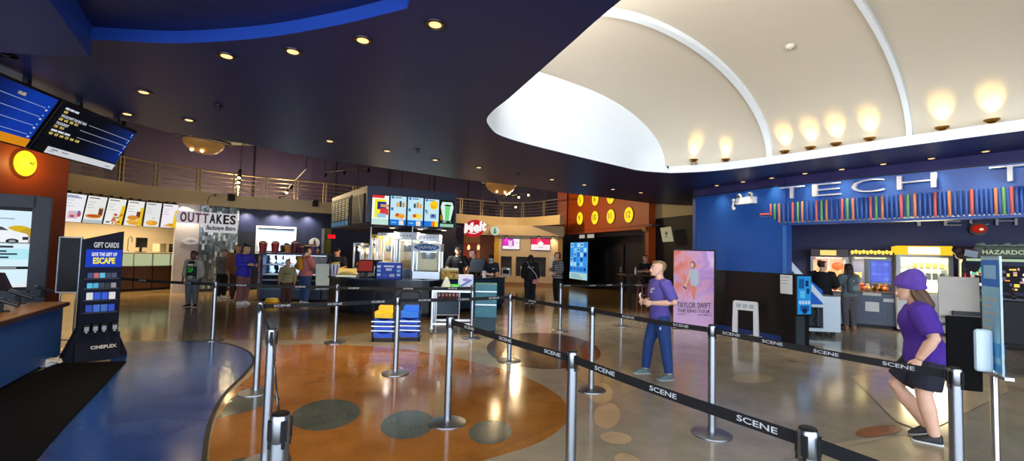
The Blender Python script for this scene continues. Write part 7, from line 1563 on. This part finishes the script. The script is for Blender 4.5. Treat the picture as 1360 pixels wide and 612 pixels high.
# ---- the boy in the purple shirt
def boy_x(o, S_, Tm, Hm, ar, lg, r_, H, shirt, vox, RT):
    b = MB().m(M('print_pale', (196, 196, 200), .7))
    for i in range(5): b.box(S_(Tm((.028 + .004 * (i - 2) ** 2 - .03 + i * .013, -.0835 + .002 * abs(i - 2), .755 + .004 * (i - 2)))), (.016 * H, .006, .018 * H), rot=(0, .25, 0))
    b.box(S_(Tm((.02, -.084, .73))), (.05 * H, .006, .014 * H)); b.build('shirt_print', shirt)
    b = MB().m(M('print_pale', (196, 196, 200), .7)); b.ell(S_((.102, -.02, .43)), (.006, .024 * H, .018 * H), 12); b.build('trouser_logo', o)
    w = ar['L'][2]; b = MB().m(M('white_wrapper', (230, 226, 216), .5)); q = S_(ar['R'][2] + Vector((.02, -.035, .012))); b.tube([q, q + Vector((.01, -.02, .07)), q + Vector((.0, -.0, .1))], [.008, .013, .006], 8); b.build('paper_stick', o)
person('boy in a purple t-shirt and blue trousers walking left past the concert poster', Vector((2.04, 6.22, 0)), -PI / 2 + .12, 1.57, SKIN_L, (88, 76, 156), (20, 52, 108), (70, 92, 96), (126, 96, 64), sleeve=.5, hem=.475, hyaw=-.02, hpitch=-.05, vox=.007,
       arms={'L': ((.17, .055, .655), (.075, -.1, .64), (-.6, -.7, .05)), 'R': ((-.14, .0, .65), (-.03, -.13, .645), (.5, -.8, .15))},
       legs={'L': ((.085, .02, .285), (.1, .045, .047)), 'R': ((-.07, -.06, .285), (-.11, -.07, .047))}, feet=(.1, -.1), extras=boy_x, sole=(150, 156, 156))
# ---- the woman in the purple beanie
def beanie_x(o, S_, Tm, Hm, ar, lg, r_, H, shirt, vox, RT):
    bm_ = M('knit_purple', (84, 58, 148), .95, var=.2, scale=60, bump=.8); b = MB().m(bm_); rg = []
    for z, rx, f0, b0 in ((.42, .42, -.46, .48), (.5, .46, -.55, .56), (.65, .485, -.57, .62), (.85, .48, -.53, .66), (1.05, .43, -.42, .66), (1.22, .34, -.22, .6), (1.35, .21, .02, .48), (1.41, .08, .16, .34)): rg.append([Hm((v.x, (f0 + b0) / 2 + v.y, z + .06 - .16 * v.y / ((b0 - f0) / 2) * max(0, 1 - (z - .4)))) for v in ringel(None, rx, (b0 - f0) / 2, n=26)])
    b.loft(rg); h = remeshed(b, 'beanie', o, bm_, vox, 3)
    b = MB().m(bm_); rg = []
    for z, e_ in ((.5, 1.0), (.56, 1.06), (.66, 1.07), (.73, 1.02)): rg.append([Hm((v.x * e_, .03 + v.y * e_, z + .06 - .15 * v.y / .575)) for v in ringel(None, .455, .575, n=26)])
    b.loft(rg); b.build('beanie_cuff', h)
person('woman in a purple beanie, purple t-shirt and black shorts walking left at right', Vector((3.9, 4.27, 0)), -2.22, 1.49, SKIN_L, (66, 34, 140), (22, 24, 40), (30, 30, 34), (84, 60, 44), fat=1.36, lean=.14, sleeve=.5, leg=.44, hem=.455, style='beanie', hpitch=.12, vox=.007, loose=1.3,
       arms={'L': ((.185, .02, .65), (.19, -.05, .52), (0, -.35, -1)), 'R': ((-.17, .06, .65), (-.18, -.04, .53))},
       legs={'L': ((.065, -.02, .29), (.075, .025, .05)), 'R': ((-.065, -.14, .3), (-.06, .0, .07))}, feet=(0, 0), pitch=(.0, .3), extras=beanie_x)
# ---- people at the left
def hoodie_x(o, S_, Tm, Hm, ar, lg, r_, H, shirt, vox, RT):
    b = MB().m(M('black_vest', (18, 18, 20), .8)); rg = []
    for z, rx, ry in ((.5, .092, .086), (.6, .088, .076), (.7, .088, .082), (.79, .08, .078), (.825, .045, .064)): rg.append([S_(Tm((x * rx, y, z))) for x, y in ((-1, -ry * .72), (-.5, -ry * .98), (0, -ry * 1.05), (.5, -ry * .98), (1, -ry * .72), (.9, -ry * .4), (-.9, -ry * .4))])
    b.loft(rg); v = b.build('front_panel', shirt); b = MB().m(M('lime_print', (70, 196, 60), .7))
    for i in range(4):
        for j in range(4):
            if (i * 3 + j * 5) % 4 != 1: b.box(S_(Tm((-.034 + i * .023, -.097, .63 + j * .023))), (.03, .012, .03))
    b.build('green_print', v); b = MB().m(D((226, 222, 206))); [b.box(S_(Tm((-.035 + i * .017, -.093, .755))), (.02, .014, .04)) for i in range(5)]; b.build('heading_print', v)
    b = MB().m(M('grey_hood', (150, 148, 140), .9)); b.tube([S_(Tm((-.055, -.03, .825))), S_(Tm((-.06, .03, .845))), S_(Tm((0, .06, .85))), S_(Tm((.06, .03, .845))), S_(Tm((.055, -.03, .825)))], .022 * H, 10); b.build('hood', shirt)
person('boy in a black hoodie with a green print and grey trousers facing the camera', gpos(258, 11.9), .1, 1.46, SKIN_D, (160, 156, 146), (92, 96, 104), (26, 26, 28), (24, 20, 20), loose=1.5, vox=.012, extras=hoodie_x, feet=(.5, -.4), hem=.49)
def phone_x(o, S_, Tm, Hm, ar, lg, r_, H, shirt, vox, RT):
    b = MB().m(BLACKP); b.box(S_(ar['R'][2] + Vector((.02, -.06, .03))), (.08, .012, .15), rot=(.5, 0, 0), bev=.004); b.build('phone', o); cap_on((132, 130, 122))(o, S_, Tm, Hm, ar, lg, r_, H, shirt, vox, RT)
person('person in a grey hoodie and grey cap, turned right, with black trousers', gpos(297, 13.9), 1.25, 1.52, SKIN_M, (112, 112, 110), (24, 24, 28), (216, 212, 206), (60, 50, 44), loose=1.6, vox=.012, arms={'L': ((.14, -.03, .68), (.08, -.16, .72)), 'R': ((-.14, -.04, .68), (-.03, -.17, .72))}, extras=phone_x, hpitch=.2)
person('dark-haired woman in a long brown coat behind the woman in blue', gpos(316, 13.7), .6, 1.66, SKIN_M, (142, 92, 56), (70, 46, 34), (40, 34, 32), (36, 26, 24), loose=1.9, hem=.3, style='long', vox=.012)
person('woman in a bright blue sweater and white shoes looking at the merchandise stand', gpos(325, 12.7), 1.35, 1.66, SKIN_M, (48, 46, 168), (128, 84, 84), (226, 224, 222), (44, 30, 28), fat=1.12, loose=1.7, hem=.43, style='bun', vox=.012, arms={'L': ((.14, -.05, .68), (.06, -.18, .66)), 'R': ((-.15, -.02, .67), (-.07, -.15, .67))}, hpitch=.3)
def oliv_x(o, S_, Tm, Hm, ar, lg, r_, H, shirt, vox, RT):
    b = MB().m(D((50, 54, 50))); [b.box(S_(Tm((-.05 + i * .033, -.083, .7))), (.03, .012, .04)) for i in range(4)]; b.build('shirt_print', shirt)
person('child in an olive hoodie and brown trousers standing before the merchandise stand', gpos(383, 12.55), .35, 1.28, SKIN_M, (140, 130, 92), (74, 44, 36), (176, 110, 110), (60, 36, 30), loose=1.8, vox=.011, extras=oliv_x)
def pack(col, pcol, w=.075, z0=.6, z1=.83, d=.06):
    def f(o, S_, Tm, Hm, ar, lg, r_, H, shirt, vox, RT):
        pm_ = M('pack_%02x%02x%02x' % col, col, .75, var=.25, bump=.3); b = MB().m(pm_); rg = []
        for k, e_ in ((0, .75), (.12, 1), (.7, 1), (.9, .85), (1, .5)): rg.append([S_(Tm((v.x, .07 + d * .5 * 1.1 + v.y, z0 + (z1 - z0) * k))) for v in ringel(None, w * e_, d * e_)])
        b.loft(rg); k_ = remeshed(b, 'backpack', o, pm_, vox, 3); b = MB().m(M('pack_%02x%02x%02x' % pcol, pcol, .75)); b.ell(S_(Tm((0, .07 + d * 1.55, z0 + (z1 - z0) * .3))), (w * .7 * H, .02 * H, .045 * H), 14); b.build('front_pocket', k_)
        for s in (-1, 1): MB().m(pm_).tube([S_(Tm((s * .055, .08, .82))), S_(Tm((s * .065, .0, .852))), S_(Tm((s * .066, -.075, .8))), S_(Tm((s * .075, -.075, .7))), S_(Tm((s * .09, .03, .63)))], .011 * H, 8).build('strap', k_)
    return f
person('woman in a pink top and jeans with a mustard backpack at the counter end', gpos(407, 13.0), 2.5, 1.63, SKIN_L, (186, 110, 104), (44, 70, 116), (220, 220, 220), (48, 34, 30), fat=1.3, loose=1.2, hem=.5, style='bun', vox=.012, arms={'L': ((.17, -.05, .66), (.12, -.2, .67)), 'R': ((-.17, -.05, .66), (-.12, -.2, .66))}, extras=pack((190, 122, 28), (166, 100, 24)))
person('person in a white cap and black top behind the woman with the mustard backpack', gpos(420, 15.2), .2, 1.6, SKIN_M, (26, 26, 30), (30, 30, 34), (40, 40, 40), (40, 30, 26), vox=.013, extras=cap_on((222, 220, 214)))
# ---- concession staff
def badge_cap(o, S_, Tm, Hm, ar, lg, r_, H, shirt, vox, RT):
    o_H[0] = H; badge(shirt, S_, Tm); cap_on((18, 18, 20))(o, S_, Tm, Hm, ar, lg, r_, H, shirt, vox, RT)
BLKT = (22, 24, 32)
person('counter worker in a black cap at the left end of the concession', gpos(449, 13.3), .1, 1.66, SKIN_M, BLKT, BLKT, (30, 30, 30), (30, 22, 20), vox=.013, lean=.12, sleeve=.5, extras=badge_cap, arms={'L': ((.15, -.06, .65), (.05, -.17, .62)), 'R': ((-.15, -.06, .65), (-.05, -.17, .62))}, hpitch=.2)
person('staff member in black cap and polo, leftmost at the right part of the counter', gpos(608, 13.6), .25, 1.76, SKIN_M, BLKT, BLKT, (30, 30, 30), (30, 22, 20), fat=1.15, vox=.012, sleeve=.5, extras=badge_cap, arms={'L': ((.17, -.03, .66), (.13, -.16, .6)), 'R': ((-.18, -.01, .66), (-.16, -.13, .57))})
def badge_only(o, S_, Tm, Hm, ar, lg, r_, H, shirt, vox, RT): o_H[0] = H; badge(shirt, S_, Tm)
person('dark-haired staff member in black looking left between the two capped workers', gpos(629, 14.3), -.9, 1.7, SKIN_L, BLKT, BLKT, (30, 30, 30), (34, 24, 20), vox=.013, sleeve=.5, extras=badge_only, hpitch=.15)
def mask_x(o, S_, Tm, Hm, ar, lg, r_, H, shirt, vox, RT):
    o_H[0] = H; badge(shirt, S_, Tm); mk = M('mask_blue', (110, 186, 222), .8); b = MB().m(mk); rg = []
    for z, rx, f in ((.02, .2, -.56), (.15, .32, -.6), (.3, .36, -.62), (.42, .34, -.55)): rg.append([Hm((x * rx, f + .3 * x * x, z)) for x in (-1, -.6, -.2, .2, .6, 1)] + [Hm((x * rx * .96, f + .04 + .3 * x * x, z)) for x in (1, .6, .2, -.2, -.6, -1)])
    b.loft(rg); b.build('face_mask', o); cap_on((24, 24, 28))(o, S_, Tm, Hm, ar, lg, r_, H, shirt, vox, RT)
person('staff member in a blue face mask leaning her forearms on the right counter', gpos(652, 14.2), .1, 1.58, SKIN_L, (26, 30, 48), BLKT, (30, 30, 30), (40, 30, 28), lean=.3, vox=.012, sleeve=.5, extras=mask_x, hpitch=.1, arms={'L': ((.13, -.16, .62), (.12, -.26, .585), (0, -.7, -.5)), 'R': ((-.13, -.16, .62), (-.02, -.25, .6), (1, -.2, 0))})
# ---- people in the middle
def bag_x(o, S_, Tm, Hm, ar, lg, r_, H, shirt, vox, RT):
    pk2 = M('pink_bag', (216, 130, 140), .6, var=.3, scale=12); b = MB().m(pk2); rg = []
    for k, e_ in ((0, .85), (.2, 1), (.8, 1), (1, .8)): rg.append([S_((-.1 + v.x, -.02 + v.y + .11, .415 + .085 * k)) for v in ringel(None, .06 * e_, .028 * e_)])
    b.loft(rg); g_ = b.build('shoulder_bag', o); MB().m(M('white_strap', (200, 190, 190), .6)).tube([S_((-.15, .09, .5)), S_((-.1, .08, .62)), S_(Tm((.03, .095, .76))), S_(Tm((.07, .03, .855)))], .008 * H, 6).build('bag_strap', g_)
    b = MB().m(D((206, 206, 206))); [b.box(S_(Tm((-.05 + i * .025, .083, .745))), (.028, .014, .03)) for i in range(5)]; b.build('back_print', shirt)
person('long-haired woman in a black hoodie with a pink shoulder bag, seen from behind', gpos(705, 14.8), PI, 1.57, SKIN_M, (16, 16, 18), (24, 24, 28), (26, 26, 28), (18, 14, 14), fat=1.2, loose=1.7, hem=.46, style='long', vox=.012, extras=bag_x)
def stripes_x(o, S_, Tm, Hm, ar, lg, r_, H, shirt, vox, RT):
    m = shirt.data.materials[0]; nt = m.node_tree; b_ = nt.nodes['Principled BSDF']; tc = nt.nodes.new('ShaderNodeTexCoord'); sp = nt.nodes.new('ShaderNodeSeparateXYZ'); nt.links.new(tc.outputs['Object'], sp.inputs[0]); mu = nt.nodes.new('ShaderNodeMath'); mu.operation = 'MULTIPLY'; mu.inputs[1].default_value = 16.0; fr = nt.nodes.new('ShaderNodeMath'); fr.operation = 'FRACT'; gt_ = nt.nodes.new('ShaderNodeMath'); gt_.operation = 'GREATER_THAN'; gt_.inputs[1].default_value = .72
    nt.links.new(sp.outputs['Z'], mu.inputs[0]); nt.links.new(mu.outputs[0], fr.inputs[0]); nt.links.new(fr.outputs[0], gt_.inputs[0]); mx = nt.nodes.new('ShaderNodeMix'); mx.data_type = 'RGBA'; mx.inputs['A'].default_value = (.02, .02, .025, 1); mx.inputs['B'].default_value = (.6, .58, .58, 1); nt.links.new(gt_.outputs[0], mx.inputs['Factor']); nt.links.new(mx.outputs['Result'], b_.inputs['Base Color'])
person('woman in a black and white striped top and white shoes facing left', gpos(741, 14.8), -1.2, 1.68, SKIN_M, (27, 26, 29), (20, 20, 24), (222, 220, 218), (30, 22, 20), fat=1.15, loose=1.2, style='tail', vox=.012, extras=stripes_x, arms={'L': ((.15, .01, .66), (.1, -.09, .6)), 'R': ((-.15, .0, .66), (-.08, -.12, .66))})
def redp_x(o, S_, Tm, Hm, ar, lg, r_, H, shirt, vox, RT):
    b = MB().m(D((190, 50, 50))); b.box(S_(Tm((0, -.082, .73))), (.1, .012, .05)); b.build('shirt_print', shirt)
q = gpos(856, 15.0)
stool(q.x, 15.02, 'bar stool under the seated person behind the tall table')
person('person in a black t-shirt with a red print sitting behind the tall table', Vector((q.x, 15.0, .763 - .455 * 1.66)), .05, 1.66, SKIN_M, (22, 20, 22), (30, 30, 36), (40, 40, 40), (34, 24, 20), seated=True, sleeve=.5, vox=.012, lean=.12, extras=redp_x, legs={'L': ((.08, -.2, .52), (.08, -.17, .27)), 'R': ((-.08, -.2, .52), (-.08, -.17, .27))}, arms={'L': ((.15, -.1, .67), (.05, -.22, .685)), 'R': ((-.15, -.1, .67), (-.05, -.22, .685))})
# ---- people at the arcade
person('person in a black hoodie with tied hair at the peach lit claw machine', gpos(1092, 10.95), 2.3, 1.62, SKIN_L, (16, 16, 18), (26, 26, 32), (30, 30, 34), (60, 32, 26), fat=1.2, loose=1.6, style='bun', vox=.011, hyaw=-.5, arms={'L': ((.16, -.05, .66), (.1, -.19, .6)), 'R': ((-.16, -.05, .66), (-.08, -.19, .62))})
def flecks(o, S_, Tm, Hm, ar, lg, r_, H, shirt, vox, RT):
    pack((78, 90, 98), (120, 132, 138), .085, .56, .82, .062)(o, S_, Tm, Hm, ar, lg, r_, H, shirt, vox, RT); b = MB().m(D((196, 206, 210))); r = random.Random(4)
    [b.box(S_(Tm((r.uniform(-.05, .05), .168, r.uniform(.6, .78)))), (.03, .008, .016), rot=(0, r.uniform(-1, 1), 0)) for _ in range(7)]; b.build('pack_print', o)
person('person with a grey patterned backpack, grey leggings and tan boots at the dark blue machine', gpos(1127, 10.95), PI - .05, 1.57, SKIN_L, (92, 104, 112), (84, 80, 88), (150, 110, 84), (26, 18, 18), loose=1.3, style='long', vox=.011, extras=flecks, sole=(120, 90, 70), arms={'L': ((.15, -.05, .66), (.1, -.18, .64)), 'R': ((-.15, -.05, .66), (-.1, -.18, .64))})
# ================================================================== CAMERA, LIGHT
cam = bpy.data.cameras.new('camera'); cam.sensor_width = 36.0; cam.lens = FPX / 1360 * 36; cam.clip_start = .05; cam.clip_end = 200
co = bpy.data.objects.new('camera', cam); COL.objects.link(co)
co.matrix_world = Matrix(((CR.x, CU.x, -_f0.x, 0), (CR.y, CU.y, -_f0.y, 0), (CR.z, CU.z, -_f0.z, EYE), (0, 0, 0, 1)))
SC.camera = co
w = bpy.data.worlds.new('sky'); SC.world = w; w.use_nodes = True
bg = w.node_tree.nodes['Background']; bg.inputs['Color'].default_value = (.62, .78, 1.0, 1); bg.inputs['Strength'].default_value = 4.0
# daylight through the storefront glass
lamp('AREA', None, (1.5, -3.55, 1.7), 1250, (.8, .89, 1.0), size=21, sizey=2.6, aim=(0, 1, -.22), name='daylight')
# unseen fill lamps added on the near vault ledge to brighten vault and floor
for s_ in (1.2, 2.6, 4.0, 5.4):
    v = vpt(s_, .86, -.12); lamp('AREA', None, v, 132, (1.0, .95, .9), size=1.3, sizey=.25, aim=tuple(-VP * .75 + Vector((0, 0, 1))), name='vault_fill_lamp')
SC.view_settings.view_transform = 'Standard'; SC.view_settings.look = 'None'; SC.view_settings.exposure = 0.0; SC.view_settings.gamma = 1.0
SC.view_settings.use_curve_mapping = False
cy = SC.cycles
cy.use_denoising = True; cy.max_bounces = 8; cy.diffuse_bounces = 4; cy.glossy_bounces = 4; cy.transmission_bounces = 6; cy.caustics_reflective = False; cy.caustics_refractive = False
cy.sample_clamp_indirect = 6.0
bpy.context.view_layer.update()
